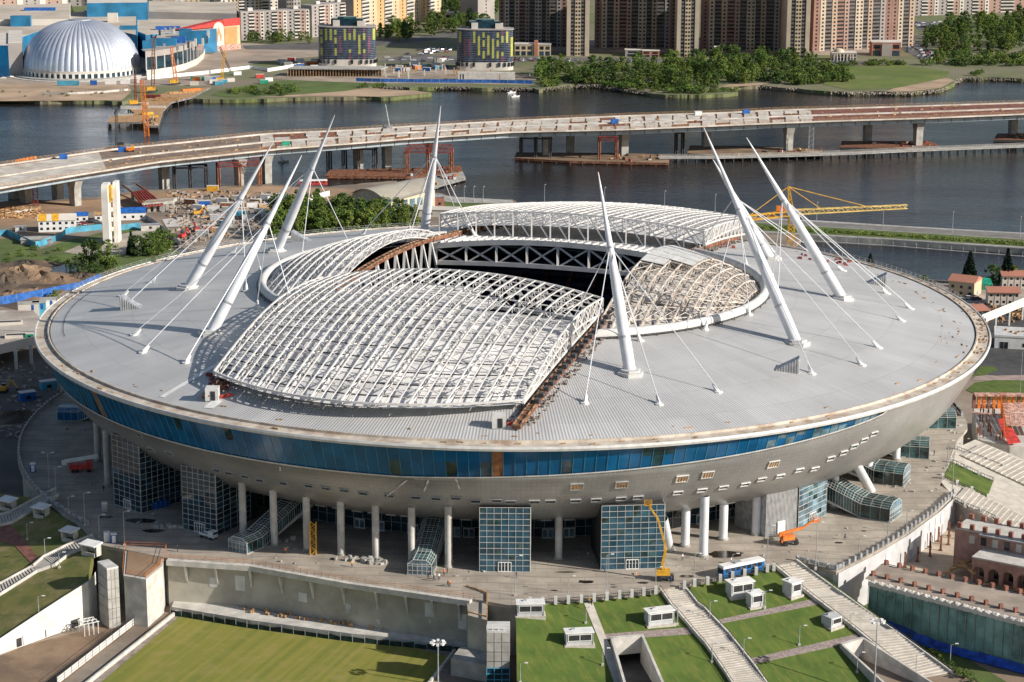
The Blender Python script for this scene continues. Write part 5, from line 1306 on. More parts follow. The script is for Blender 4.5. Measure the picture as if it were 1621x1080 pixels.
def inside(x, y, poly):
    r = False; j = len(poly)-1
    for i in range(len(poly)):
        (xi, yi), (xj, yj) = poly[i], poly[j]
        if (yi > y) != (yj > y) and x < (xj-xi)*(y-yi)/(yj-yi)+xi: r = not r
        j = i
    return r
def scatter(poly, n, z, kinds, hr, label, group, mind=3.0, cat='tree', name=None):
    xs, ys = [p[0] for p in poly], [p[1] for p in poly]; done = []; tries = 0
    while len(done) < n and tries < n*40:
        tries += 1; x, y = RNG.uniform(min(xs), max(xs)), RNG.uniform(min(ys), max(ys))
        if not inside(x, y, poly): continue
        p = P(x, y, z)
        if any((p.x-q.x)**2+(p.y-q.y)**2 < mind*mind for q in done): continue
        done.append(p); k = RNG.choice(kinds); plant(k, (p.x, p.y, z), RNG.uniform(*hr), label, group, cat, name=name)
# ------------------------------------------------------------------ far bank surfaces
def fsheet(name, px, mt, dz): return sheet(name, px, FZ, mt, dz)
M['plaza'] = mat('pale_plaza', (0.36,0.29,0.23), .9, var=.12, scale=.05, stain=(.28,.23,.19), stain_scale=.03)
M['road'] = mat('city_asphalt', (0.12,0.115,0.11), .9, var=.15, scale=.05)
fsheet('plaza', [(-60,140),(330,140),(330,118),(420,100),(500,92),(500,76),(380,72),(330,90),(-60,90)], M['plaza'], .05)
fsheet('beach', [(-60,168),(190,164),(205,150),(200,140),(-60,140)], M['sand'], .1)
fsheet('beach', [(360,158),(520,155),(600,155),(650,152),(679,148),(650,145),(600,143),(585,140),(540,146),(440,154)], M['sand'], .1)
fsheet('waste_ground', [(330,155),(350,145),(450,130),(590,134),(580,141),(540,147),(440,155),(360,159)], M['roughgrass'], .15)
fsheet('construction_ground', [(420,128),(500,105),(720,108),(850,120),(840,134),(700,134),(590,134),(460,130)], mat('site_sand', (0.33,0.27,0.21), .95, var=.2, scale=.05, stain=(.22,.18,.15), stain_scale=.04), .08)
fsheet('street', [(590,100),(640,88),(830,92),(830,98),(720,102)], M['road'], .09)
fsheet('street', [(380,76),(640,62),(800,40),(800,46),(660,68),(500,82),(385,82)], M['road'], .1)
fsheet('parking', [(770,90),(1300,92),(1425,92),(1425,97),(1300,97),(770,97)], M['road'], .1)
fsheet('parking', [(1415,68),(1440,56),(1500,90),(1465,96)], M['road'], .12)
fsheet('parking', [(1440,30),(1520,28),(1530,40),(1450,42)], M['road'], .12)
fsheet('towers_forecourt', [(775,80),(1420,84),(1420,62),(775,62)], M['plaza'], .06)
fsheet('meadow', [(1300,102),(1420,98),(1500,108),(1490,122),(1440,135),(1340,138),(1300,130)], mat('bright_meadow', (0.13,0.17,0.03), .95, col2=(.09,.13,.02), scale=.04, stain=(.22,.18,.08), stain_amt=.6, stain_scale=.03, bump=.2, bscale=.4, coord='World'), .2)
fsheet('beach', [(1400,141),(1440,140),(1486,134),(1508,122),(1495,118),(1450,128),(1410,136)], M['sand'], .22)
fsheet('beach', [(1130,137),(1200,132),(1215,128),(1150,131)], M['sand'], .2)
# rocky shoreline: piled stones
def stones(name, label, px, n, z, s=(.45,1.25), spread=3.5):
    pts = [P(x, y, z) for x, y in px]; L = sum((b-a).length for a, b in zip(pts, pts[1:])); b = MB()
    for k in range(n):
        p, t = along(pts, L*RNG.random()); r = RNG.uniform(*s); c = Vector((p.x+RNG.uniform(-1,1), p.y+RNG.uniform(-1,1)*spread, z-1.6+RNG.uniform(-.2,1.3)))
        q = [(c.x+r*RNG.uniform(.6,1)*a_, c.y+r*RNG.uniform(.6,1)*b_, c.z+r*RNG.uniform(.5,.9)*d_) for a_, b_, d_ in ((1,0,0),(-1,0,0),(0,1,0),(0,-1,0),(0,0,1),(0,0,-1))]
        b.add(q, [(0,2,4),(2,1,4),(1,3,4),(3,0,4),(2,0,5),(1,2,5),(3,1,5),(0,3,5)])
    o = b.build(name, M['stone'], kind='stuff'); return tag(o, label, 'stones')
stones('rock_bank', 'grey-pink rubble bank below the blue fence on the far shore', [(595,139),(700,138),(840,139)], 900, FZ)
stones('rock_bank', 'rubble shoreline along the green meadow', [(1200,132),(1260,136),(1340,142),(1440,141),(1485,136),(1508,123),(1520,117)], 900, FZ)
stones('rock_bank', 'rubble shoreline below the tree belt', [(850,141),(880,136),(940,133),(1000,142),(1060,148)], 420, FZ, (.5,1.3))
stones('rock_bank', 'rubble shoreline at the right end of the far bank', [(1520,117),(1621,118),(1700,119)], 260, FZ)

# ------------------------------------------------------------------ buildings
M['win'] = mat('window_glass', (0.03,0.035,0.045), .15, var=.4, scale=.2, spec=.6)
def cladding(name, c, v=.06): 
    M[name] = mat(name, c, .85, var=v, scale=.08, stain=tuple(k*.82 for k in c), stain_amt=.5, stain_scale=.05)
for nm, c in (('c_cream',(.56,.45,.30)),('c_yellow',(.55,.36,.17)),('c_white',(.60,.56,.50)),('c_grey',(.34,.31,.29)),('c_pink',(.38,.26,.21)),('c_brown',(.27,.155,.12)),('c_tan',(.44,.33,.24)),('c_orange',(.42,.18,.12)),('c_stone',(.50,.42,.32)),('c_loggia',(.15,.13,.12))): cladding(nm, c)
def facade_strips(T, A, t, nrm, w, h, strips, floors, z0, base=True):
    """strips: list of (relative width, kind); each kind is a part with its own relief and windows"""
    tot = sum(s[0] for s in strips); x = 0.0; fh = h/floors
    for rw, kind in strips:
        sw = w*rw/tot; o = A + t*x; x += sw
        colr, wn, pro = kind
        q = [o, o+t*sw, o+t*sw+nrm*pro, o+nrm*pro]; q = [q[0], q[3], q[2], q[1]] if (q[1]-q[0]).cross(q[2]-q[1]).z < 0 else q
        st = MB().prism([(p.x,p.y) for p in q], z0, z0+h).build('wall_strip', M[colr], T)
        b = MB(); oo = o + nrm*(pro+.06)
        if wn == 'log':
            for fl in range(floors):
                z = z0+fl*fh
                b.poly([oo+t*.25+Vector((0,0,z+fh*.42-oo.z)), oo+t*(sw-.25)+Vector((0,0,z+fh*.42-oo.z)), oo+t*(sw-.25)+Vector((0,0,z+fh*.92-oo.z)), oo+t*.25+Vector((0,0,z+fh*.92-oo.z))])
            b.build('loggia_glazing', M['win'], st, kind='stuff')
        elif wn == 'bal':
            for fl in range(floors):
                z = z0+fl*fh+.2; q0 = oo-nrm*.05+Vector((0,0,z-oo.z)); b.prism([(p.x,p.y) for p in (q0+t*.15, q0+t*(sw-.15), q0+t*(sw-.15)+nrm*1.1, q0+t*.15+nrm*1.1)] if (t.cross(nrm)).z > 0 else [(p.x,p.y) for p in (q0+t*.15+nrm*1.1, q0+t*(sw-.15)+nrm*1.1, q0+t*(sw-.15), q0+t*.15)], z, z+1.15)
            b.build('balcony', M['c_white'], st, kind='stuff'); b = MB()
            for fl in range(floors):
                z = z0+fl*fh; b.poly([oo+t*.3+Vector((0,0,z+1.3-oo.z)), oo+t*(sw-.3)+Vector((0,0,z+1.3-oo.z)), oo+t*(sw-.3)+Vector((0,0,z+2.7-oo.z)), oo+t*.3+Vector((0,0,z+2.7-oo.z))])
            b.build('window_column', M['win'], st, kind='stuff')
        elif wn:
            for c in range(wn):
                xc = sw*(c+.5)/wn; ww = min(.9, sw/wn*.32)
                for fl in range(floors):
                    z = z0+fl*fh; b.poly([oo+t*(xc-ww)+Vector((0,0,z+fh*.32-oo.z)), oo+t*(xc+ww)+Vector((0,0,z+fh*.32-oo.z)), oo+t*(xc+ww)+Vector((0,0,z+fh*.82-oo.z)), oo+t*(xc-ww)+Vector((0,0,z+fh*.82-oo.z))])
            b.build('window_column', M['win'], st, kind='stuff')
W1 = lambda c, n=1, p=.3: (c, n, p)
def apartment(label, pxl, pyl, pxr, pyr, h, depth, floors, strips, side, roof='c_grey', group=None, z0=None, body='c_grey', name='apartment_block'):
    z0 = FZ if z0 is None else z0
    A, B = P(pxl, pyl, z0), P(pxr, pyr, z0); t = (B-A); w = t.length; t.normalize(); n = Vector((t.y,-t.x,0))
    if n.y > 0: n = -n
    T = thing(name, label, 'apartment block', group=group)
    C = [A, B, B-n*depth, A-n*depth]; a = sum(p.x*q.y-q.x*p.y for p, q in zip(C, C[1:]+C[:1])); C = C if a > 0 else C[::-1]
    MB().prism([(p.x,p.y) for p in C], z0-.5, z0+h).build('core', M[body], T)
    b = MB(); b.prism([(p.x,p.y) for p in C], z0+h, z0+h+.9); rf = b.build('roof', M[roof], T)
    facade_strips(T, A, t, n, w, h, strips, floors, z0)
    facade_strips(T, B, -n, t, depth, h, side, floors, z0)
    k = max(1, int(w/18))
    for i in range(k):
        c = A + t*(w*(i+.5)/k) - n*depth*.5; MB().boxc(c.x, c.y, z0+h+.9, 4.5, 3.6, 2.6, atan2(t.y,t.x)).build('stair_head', M['c_white'], rf)
    return T
yel = [(1,W1('c_yellow',1)),(1.1,('c_white','bal',.1)),(1,W1('c_cream',1))]
pan = [(1.2,W1('c_grey',1)),(1,('c_grey','bal',.1)),(.9,W1('c_pink',1)),(.6,W1('c_white',1,.6))]
apartment('long curved cream and yellow panel block behind the left striped glass building, lower wing', 490,62,556,54,27,13,9,pan*2,[(1,W1('c_white',1))])
apartment('long cream and yellow panel block with white balconies behind the striped glass buildings', 556,56,694,28,30,13,9,yel*4,[(1,W1('c_yellow',1)),(1,('c_white','bal',.1))])
apartment('grey panel block with pale stair towers behind the trees right of the shopping centre', 378,68,486,62,24,12,8,pan*3,[(1,W1('c_white',1))])
apartment('tall dark slab with a plain salmon end wall in the far distance', 450,40,472,38,62,13,16,[(1,W1('c_loggia',3)),(1,W1('c_grey',2))],[(1,W1('c_orange',0))])
apartment('pale concrete slab block with many balconies in the far distance', 336,40,448,34,42,12,14,[(1,('c_white','bal',.1)),(1.5,W1('c_white',2)),(1,W1('c_cream',2))]*3,[(1,W1('c_cream',2))])
apartment('pale concrete slab block in the far distance behind the yellow panel block', 500,30,660,24,52,12,16,[(1,('c_white','bal',.1)),(1.5,W1('c_white',2))]*5,[(1,W1('c_cream',2))])
apartment('tall cream block with sunlit end rising behind the shopping centre roof', 140,34,236,33,40,16,12,[(1,W1('c_tan',1)),(.9,W1('c_cream',2)),(1,('c_white','bal',.1)),(1,W1('c_tan',1)),(1,('c_grey','bal',.1))],[(1,W1('c_cream',2))])
apartment('tall cream block with narrow white balconies behind the shopping centre, next to the street trees', 238,34,312,32,44,16,13,[(1,('c_grey','bal',.1)),(1,W1('c_tan',1)),(.7,W1('c_white',1)),(1.4,W1('c_cream',3))],[(1,W1('c_cream',2))])
apartment('low grey panel block with a white end behind trees and the shopping centre', -40,50,103,36,24,12,8,[(1,W1('c_grey',2)),(.35,W1('c_white',0,.8)),(1,W1('c_pink',2)),(.35,W1('c_white',0,.8))]*2,[(1,W1('c_white',1))])
apartment('dark distant tower block at the edge of the left tree belt', 100,16,150,15,40,14,12,[(1,W1('c_grey',2)),(1,W1('c_loggia',2))],[(1,W1('c_tan',1))])
apartment('far grey block behind the street with parked cars at the right', 1440,20,1560,16,30,14,9,pan*3,[(1,W1('c_tan',1))])
apartment('far pink and grey block behind the wood at the right', 1560,14,1720,10,30,14,9,[(1,W1('c_pink',1)),(1.2,('c_white','bal',.1))]*4,[(1,W1('c_tan',1))])
apartment('grey slab block between the trees and the brown tower blocks', 752,40,778,36,48,20,15,[(1,W1('c_grey',1))],[(1,('c_white','bal',.1))])
# brown high-rise complex: wings and projecting towers
tow = [(1,W1('c_stone',0,.3)),(1.1,('c_loggia','log',.1)),(1.5,W1('c_cream',2,.5)),(1.1,('c_loggia','log',.1)),(1,W1('c_stone',0,.5))]
tside = [(1,W1('c_stone',1,.3)),(1.2,('c_loggia','log',.1)),(1,W1('c_tan',1,.4)),(1,('c_brown','log',.2))]
wingA = [(1,W1('c_brown',1,.3)),(.8,W1('c_stone',1,.6)),(1,('c_loggia','log',.1)),(.8,W1('c_tan',1,.5)),(1.1,('c_brown','log',.2)),(.7,W1('c_pink',1,.6)),(1,('c_loggia','log',.1)),(1.2,W1('c_stone',2,.7)),(.8,('c_loggia','log',.1)),(.7,W1('c_tan',1,.4)),(1.2,('c_loggia','log',.1)),(.8,W1('c_grey',1,.4)),(1,W1('c_brown',1,.2))]
HH = 82
for k, (l, r, yb) in enumerate(((786,893,74),(937,1067,75),(1106,1240,77),(1282,1441,78))):
    apartment(['brown and stone high-rise wing beside the right striped glass building','brown and stone high-rise wing above the tree belt, beside the low garage','brown and stone high-rise wing above the densest trees','brown and stone high-rise wing at the end of the row, above the domed pavilion'][k], l, yb, r, yb+(0 if k < 3 else -9), HH, 20, 26, wingA if k < 3 else wingA+wingA[:4], tside, body='c_brown', name='high_rise_wing')
for k, (l, r, yb) in enumerate(((893,928,88),(1067,1101,89),(1240,1276,90))):
    T = apartment(['slim stone tower projecting from the high-rise row next to the beige shop','slim stone tower projecting from the high-rise row behind the middle of the tree belt','slim stone tower projecting from the high-rise row beside the domed pavilion'][k], l, yb, r, yb, HH, 55, 26, tow, tside, body='c_stone', name='high_rise_tower')
# shops and pavilions at the foot of the towers
def shop(label, pxl, pyl, pxr, pyr, h, depth, mt, nw=5, roofm='c_white'):
    A, B = P(pxl,pyl,FZ), P(pxr,pyr,FZ); w = (B-A).length; a = atan2(B.y-A.y, B.x-A.x); T = thing('shop_building', label, 'building', (A.x,A.y,FZ), a)
    MB().box(0,w,0,depth,-.3,h).build('wall', M[mt], T); MB().box(-.4,w+.4,-.4,depth+.4,h,h+.5).build('roof', M[roofm], T)
    for k in range(nw):
        x = w*(k+.5)/nw; o = MB().box(x-w/nw*.32,x+w/nw*.32,-.12,.05,h*.55,h*.85).build('window', M['win'], T)
        MB().box(x-w/nw*.36,x+w/nw*.36,-.14,.05,.2,h*.4).build('shop_window', M['glass'], T)
    return T
T = shop('low beige shop with a red entrance tower beside the striped glass building', 811,88,868,88,9,12,'c_cream',6); MB().box(16,19,-1,6,0,12).build('entrance_tower', M['c_orange'], T)
shop('low garage building with orange brick end under the high-rise row', 986,88,1012,88,5,10,'c_grey',1); shop('low orange brick kiosk hall with white doors under the high-rise row', 1013,89,1040,89,5,8,'c_orange',2)
T = shop('red brick and dark glass office at the end of the high-rise row', 1376,84,1422,84,11,16,'c_orange',3); MB().box(8,16,-2,4,0,10).build('bay', M['c_grey'], T)
T = shop('pale domed pavilion with columns below the high-rise row', 1313,92,1352,92,6,14,'c_stone',6); b = MB(); b.grid([[(6+4.5*cos(u)*cos(v),6+4.5*sin(u)*cos(v),6.4+3.2*sin(v)) for u in [2*pi*i/20 for i in range(20)]] for v in [pi/2*j/6 for j in range(7)]], True); b.build('dome', M['c_stone'], T, smooth=True)
for k in range(7): MB().tube((1.5+k*2.6,-1.2,0),(1.5+k*2.6,-1.2,5.6),.4,.35,10).build('column', M['c_white'], T)
shop('small stone pavilion among trees below the high-rise row', 1127,88,1140,88,8,6,'c_tan',2)
shop('low cream house half hidden by trees near the end of the yellow panel block', 700,38,735,36,9,14,'c_cream',3)
# ------------------------------------------------------------------ twin striped glass buildings
M['yel_strip'] = mat('yellow_panel', (.42,.43,.07), .5, var=.1, scale=.3); M['mag_strip'] = mat('magenta_panel', (.17,.04,.09), .5, var=.15, scale=.3)
M['navy_pane'] = mat('navy_facade_pane', (.035,.055,.095), .25, var=.25, scale=.3, rand=.3)
def striped(label, pxl, pxr, pyb, seed):
    rg = random.Random(seed); A, B = P(pxl,pyb,FZ), P(pxr,pyb,FZ); w = (B-A).length; c = (A+B)/2 + Vector((0,9,0)); z0, z1 = FZ+6.5, FZ+31
    T = thing('striped_glass_building', label, 'building', (c.x,c.y,FZ))
    def oval(a, s=1.0): return (w/2*s*(abs(cos(a))**.6)*(1 if cos(a) >= 0 else -1), 11*s*(abs(sin(a))**.6)*(1 if sin(a) >= 0 else -1))
    N_ = 48; MB().prism([oval(2*pi*i/N_, .985) for i in range(N_)], 0, z1-FZ).build('core', M['darksteel'], T)
    MB().prism([oval(2*pi*i/N_, 1.0) for i in range(N_)], 0, 6.4).build('base_storey', M['c_white'], T)
    b = MB()
    for i in range(0, N_, 2): x, y = oval(2*pi*(i+.5)/N_, 1.006); b.boxc(x, y, 3.2, 1.6, 1.6, 3.0, 2*pi*i/N_)
    b.build('base_window', M['win'], T, kind='stuff')
    # facade columns on the front half: evenly spaced along the face
    fr = [(-w/2*.985 + w*.985*k/24) for k in range(25)]
    def yy(x): u = min(1, abs(x)/(w/2)); return -11*max(.0, (1-u**(1/.3)))**.3
    for k in range(24):
        x0, x1 = fr[k]+.05, fr[k+1]-.05; p0, p1 = (x0, yy(x0)-.12), (x1, yy(x1)-.12)
        segs = [(0, 1, 'navy_pane')]
        if k % 2 == 1:
            kind = rg.choice(['y1','y2','m','ym','y3']); 
            if kind == 'y1': s0 = rg.uniform(.05,.25); segs = [(0,s0,'navy_pane'),(s0,s0+.62,'yel_strip'),(s0+.62,1,'navy_pane')]
            if kind == 'y2': segs = [(0,.12,'navy_pane'),(.12,.36,'yel_strip'),(.36,.5,'navy_pane'),(.5,.7,'yel_strip'),(.7,.78,'navy_pane'),(.78,.95,'yel_strip'),(.95,1,'navy_pane')]
            if kind == 'm': segs = [(0,.2,'navy_pane'),(.2,.75,'mag_strip'),(.75,1,'navy_pane')]
            if kind == 'ym': segs = [(0,.2,'mag_strip'),(.2,.32,'yel_strip'),(.32,.62,'navy_pane'),(.62,.84,'yel_strip'),(.84,1,'mag_strip')]
            if kind == 'y3': segs = [(0,.6,'navy_pane'),(.6,.97,'yel_strip'),(.97,1,'navy_pane')]
        for s0, s1, mt in segs:
            za, zb = 6.5+24.3*s0+.05, 6.5+24.3*s1-.05
            MB().poly([(p0[0],p0[1],za),(p1[0],p1[1],za),(p1[0],p1[1],zb),(p0[0],p0[1],zb)]).build('facade_panel', M[mt], T)
    b = MB()
    for j in range(1, 18): z = 6.5+24.3*j/18; b.path([(x, yy(x)-.2, z) for x in fr], .12)
    b.build('floor_line', M['grey_steel'], T, kind='stuff')
    rf = MB().prism([oval(2*pi*i/N_, 1.02) for i in range(N_)], z1-FZ, z1-FZ+.6).build('roof', M['c_grey'], T)
    MB().boxc(0,1,z1-FZ+.6,w*.55,9,5.5).build('plant_room', M['glass'], rf); MB().boxc(-w*.18,-3,z1-FZ+.6,5,5,4.5).build('plant_block', M['c_white'], rf); MB().boxc(w*.25,-2,z1-FZ+.6,6,6,4).build('plant_block', M['c_white'], rf); MB().boxc(0,1,z1-FZ+6,w*.32,8,1.5).build('skylight', M['glass_green'], rf)
    return T
striped('dark glass oval building with yellow and magenta strips above a timber formwork deck', 500,591,109,3)
striped('dark glass oval building with yellow and magenta strips beside the high-rise row', 719,809,112,5)
# formwork deck, bare columns and blue fence round the sites
T = thing('formwork_deck', 'raw concrete deck on orange timber props under the left striped glass building', 'construction'); A, B = P(452,124,FZ), P(600,124,FZ); w = (B-A).length
MB().prism([(A.x,A.y),(B.x,B.y),(B.x+4,B.y+16),(A.x+4,A.y+16)], FZ+5.4, FZ+6.2).build('slab', M['concrete'], T)
for k in range(34): x = A.x+w*k/33; MB().boxc(x, A.y+.6, FZ, .5, .5, 5.4).build('prop', M['timber'], T)
MB().prism([(A.x,A.y+6),(B.x,B.y+6),(B.x,B.y+7),(A.x,A.y+7)], FZ, FZ+5.3).build('back_wall', M['darksteel'], T)
for k in range(46):
    px, py = RNG.uniform(596,720), RNG.uniform(104,128)
    if k > 34: px, py = RNG.uniform(720,840), RNG.uniform(120,130)
    p = P(px, py, FZ); T = tag(MB().boxc(p.x,p.y,FZ-.2,.9,.9,RNG.uniform(3.5,6)).boxc(p.x,p.y,FZ-.2,1.6,1.6,.5).build('bare_column', M[RNG.choice(['concrete_light','concrete_light','timber'])]), 'bare column of the building site between the striped glass buildings', 'column', 'bare columns on the far building site')
T = thing('base_wall', 'raw concrete basement wall below the right striped glass building', 'wall'); A, B = P(722,128,FZ), P(812,128,FZ)
MB().prism([(A.x,A.y),(B.x,B.y),(B.x,B.y+5),(A.x,A.y+5)], FZ, FZ+6).build('wall', M['concrete_light'], T)
for k in range(7): x = A.x+(B.x-A.x)*(k+.5)/7; MB().boxc(x, A.y-.1, FZ+1, 2.6, .3, 3.6).build('opening', M['dark'], T)
def fence(label, px, z, h, mt, post='grey_steel', n=None, name='site_fence'):
    pts = [P(x, y, z) for x, y in px]; L = sum((b-a).length for a, b in zip(pts, pts[1:])); n = n or max(4, int(L/6)); T = thing(name, label, 'fence')
    R_ = [along(pts, L*k/n)[0] for k in range(n+1)]
    for k in range(n):
        q, p = R_[k], R_[k+1]; d = (p-q).normalized()*.06
        b = MB(); b.beam(q+d+Vector((0,0,h/2)), p-d+Vector((0,0,h/2)), .12, h); b.build('fence_panel', M[mt], T)
        MB().boxc(q.x,q.y,z,.22,.22,h+.25).build('post', M[post], T)
    return T
fence('bright blue site fence on the rubble bank before the striped glass buildings', [(560,131),(600,132),(700,132),(780,132),(840,133)], FZ, 2.6, 'blue')
fence('white and blue site fence at the mall side of the building site', [(420,117),(450,112),(495,103)], FZ, 2.6, 'white')
fence('long white site fence round the work jetty on the far shore', [(230,131),(320,122),(395,112),(420,116)], FZ, 2.6, 'white')
# ------------------------------------------------------------------ shopping centre with silver dome
MALL = thing('shopping_centre', 'large blue and white shopping centre with a ribbed silver dome on the far shore', 'shopping centre')
dc = PY(126.5,120,P(128,133,FZ).y + 44); R0 = 43.5; HD = 40.5
m = mat('dome_metal', (.66,.70,.78), .38, metal=.65, var=.05, scale=.1); M['dome'] = m
def dome_pt(a, v, o=0.0): r = (R0+o)*cos(v)**.92; return Vector((dc.x+r*cos(a), dc.y+r*sin(a), FZ+6+(HD+o-6)*sin(v)**1.02))
NG = 60
for g in range(NG):
    a0, a1 = 2*pi*g/NG, 2*pi*(g+1)/NG; rows_ = []
    for j in range(11):
        v = (pi/2-.07)*j/10; rows_.append([dome_pt(a0+(a1-a0)*k/4, v, .9*sin(pi*k/4)*(1-.6*j/10)) for k in range(5)])
    MB().grid(rows_).build('dome_gore', M['dome'], MALL, smooth=True)
b = MB(); b.prism([(dc.x+8*cos(2*pi*i/24), dc.y+8*sin(2*pi*i/24)) for i in range(24)], FZ+HD-.8, FZ+HD+.4); b.build('dome_cap', M['grey_steel'], MALL)
for r, z0, z1, mt in ((44.5,4.6,6.4,'c_white'),(44.0,.6,4.6,'glass'),(52,-.2,1.2,'concrete'),(56,-.2,.4,'concrete_light')):
    MB().prism([(dc.x+r*cos(2*pi*i/72), dc.y+r*sin(2*pi*i/72)) for i in range(72)], FZ+z0-.3, FZ+z1).build('dome_base', M[mt], MALL)
for g in range(NG): a = 2*pi*(g+.5)/NG; MB().boxc(dc.x+44.3*cos(a), dc.y+44.3*sin(a), FZ+.8, 1.0, 1.7, 3.9, a).build('base_pier', M['white'], MALL)
def mallbox(px, h, z, mt, roofm=None, back=40, name='wing'):
    pts = [P(x, y, FZ) for x, y in px]; a = sum(p.x*q.y-q.x*p.y for p, q in zip(pts, pts[1:]+pts[:1])); pts = pts if a > 0 else pts[::-1]
    o = MB().prism([(p.x,p.y) for p in pts], FZ+z, FZ+h).build(name, M[mt], MALL)
    cx_, cy_ = sum(p.x for p in pts)/len(pts), sum(p.y for p in pts)/len(pts)
    MB().prism([(cx_+(p.x-cx_)*.985, cy_+(p.y-cy_)*.985) for p in pts], FZ+h, FZ+h+.25).build('roof', M[roofm or 'c_white'], o); return o
M['mall_roof'] = mat('mall_roof', (.50,.44,.36), .9, var=.1, scale=.03)
mallbox([(-60,124),(28,112),(60,99),(190,99),(215,105),(215,62),(-60,70)], 22, 0, 'mallblue', 'mall_roof')
mallbox([(-60,92),(110,88),(110,60),(-60,66)], 27, 0, 'c_white', 'mall_roof')
mallbox([(228,98),(340,86),(352,66),(300,52),(130,56)], 19, 0, 'mallblue', 'mall_roof')
mallbox([(136,74),(232,72),(232,58),(136,58)], 34, 0, 'mallblue', 'c_white')
mallbox([(232,70),(372,72),(372,52),(232,50)], 25, 0, 'c_grey', 'mall_roof')
mallbox([(-20,130),(12,130),(12,108),(-20,108)], 24, 0, 'glass_blue', 'c_white'); mallbox([(12,128),(34,127),(34,105),(12,105)], 25, 0, 'c_grey'); mallbox([(228,121),(240,119),(240,104),(230,104)], 17.5, 0, 'c_grey')
# curved glazed front at the right of the dome
cf = [P(x, y, FZ) for x, y in ((229,126.5),(246,124.5),(268,121),(290,115),(308,107),(318,98),(321,88),(318,80))]
b = MB(); b.strip([p for p in cf], [p+Vector((0,0,5)) for p in cf]); b.build('curved_base', M['c_white'], MALL)
b = MB(); b.strip([p+Vector((.3,.6,5)) for p in cf], [p+Vector((.3,.6,15)) for p in cf]); b.build('curved_glazing', M['glass'], MALL)
b = MB(); b.strip([p+Vector((-.3,-.6,14.6)) for p in cf], [p+Vector((-.3,-.6,19)) for p in cf]); b.strip([p+Vector((-.3,-.6,19)) for p in cf], [p+Vector((-6,14,19)) for p in cf]); b.build('curved_cornice', M['c_grey'], MALL)
cfr = resample(cf, 22)
for p in cfr: MB().beam(p+Vector((0,-.2,4.6)), p+Vector((0,-.2,15)), .7).build('facade_pier', M['white'], MALL)
pts = [Vector((p.x-5,p.y+10,FZ)) for p in cf] ; pts2 = pts[1:] + [P(300,70,FZ), P(250,84,FZ)]
a = sum(p.x*q.y-q.x*p.y for p, q in zip(pts2, pts2[1:]+pts2[:1])); pts2 = pts2 if a > 0 else pts2[::-1]
MB().prism([(p.x,p.y) for p in pts2], FZ, FZ+18.6).build('curved_wing_core', M['mall_roof'], MALL)
for px, py, sx_, sy_, h, mt in ((255,78,20,10,5,'mallblue'),(233,82,10,8,5,'mallblue'),(280,74,10,9,4.5,'blue'),(303,70,20,10,7,'mallblue'),(290,64,10,6,6,'mallblue'),(200,60,14,8,6,'mallblue'),(60,40,26,7,4,'blue'),(30,56,16,8,5,'mallblue'),(262,54,20,5,3,'blue'),(175,48,8,6,4,'c_white')):
    p = P(px, py, FZ+18); MB().boxc(p.x,p.y,FZ+16.5,sx_,sy_,h+(2.5 if px > 180 else 9),.1).build('rooftop_unit', M[mt], MALL)
for k in range(26): p = P(RNG.uniform(235,330), RNG.uniform(52,80), FZ+19); MB().boxc(p.x,p.y,FZ+17,1.6,1.6,RNG.uniform(3.4,6)).build('roof_vent', M[RNG.choice(['c_white','darksteel','grey_steel'])], MALL)
# painted end wall: cream with arch, orange field, red cornice
A, B = P(334,86,FZ), P(377,81,FZ); t = (B-A).normalized(); n = Vector((t.y,-t.x,0)); w = (B-A).length; SGN = obj('painted_end_wall', None, MALL)
def rect(x0, x1, z0, z1, o, mt, nm, par=SGN):
    b = MB(); b.add([A+t*x+n*k+Vector((0,0,z)) for k in (o-.3, o) for x, z in ((x0,z0),(x1,z0),(x1,z1),(x0,z1))], [(3,2,1,0),(4,5,6,7),(0,1,5,4),(1,2,6,5),(2,3,7,6),(3,0,4,7)]); return b.build(nm, M[mt], par)
M['sgn_orange'] = mat('sign_orange', (.62,.28,.11), .8, var=.08, scale=.2); M['sgn_pink'] = mat('sign_pink', (.58,.34,.27), .8, var=.3, scale=.9)
rect(0,w,0,22,0,'c_cream','wall'); rect(w*.42,w*.88,5,19,.35,'sgn_orange','orange_field'); rect(0,w,0,4.5,.35,'sgn_pink','plinth_pattern'); rect(w*.38,w,20,26,.4,'red','cornice')
MB().prism([(p.x,p.y) for p in (A-t*34+n*.2, A+t*w*.4+n*.2, A+t*w*.4-n*8, A-t*34-n*8)], FZ+20, [FZ+20.6,FZ+25.5,FZ+25.5,FZ+20.6]).build('red_parapet', M['red'], SGN)
b = MB(); cx_ = w*.2; b.poly([A+t*(cx_+w*.2*cos(pi*k/14))+n*.45+Vector((0,0,18+w*.2*sin(pi*k/14))) for k in range(15)] + [A+t*(cx_-w*.2)+n*.45+Vector((0,0,4.6)), A+t*(cx_+w*.2)+n*.45+Vector((0,0,4.6))]); b.build('arch_panel', M['c_white'], SGN)
b = MB(); b.poly([A+t*(cx_+x)+n*.6+Vector((0,0,z)) for x, z in ((-2.6,8),(2.6,8),(3.2,13),(1.6,16),(0,20),(-1.6,16),(-3.2,13))]); b.build('arch_emblem', M['sgn_orange'], SGN); b = MB(); b.poly([A+t*(cx_+x)+n*.75+Vector((0,0,z)) for x, z in ((-1.4,7),(1.4,7),(1.0,12),(0,15),(-1.0,12))]); b.build('arch_emblem', M['c_white'], SGN)
rect(-w*.55,-.3,0,19,-6,'glass','glazed_link')
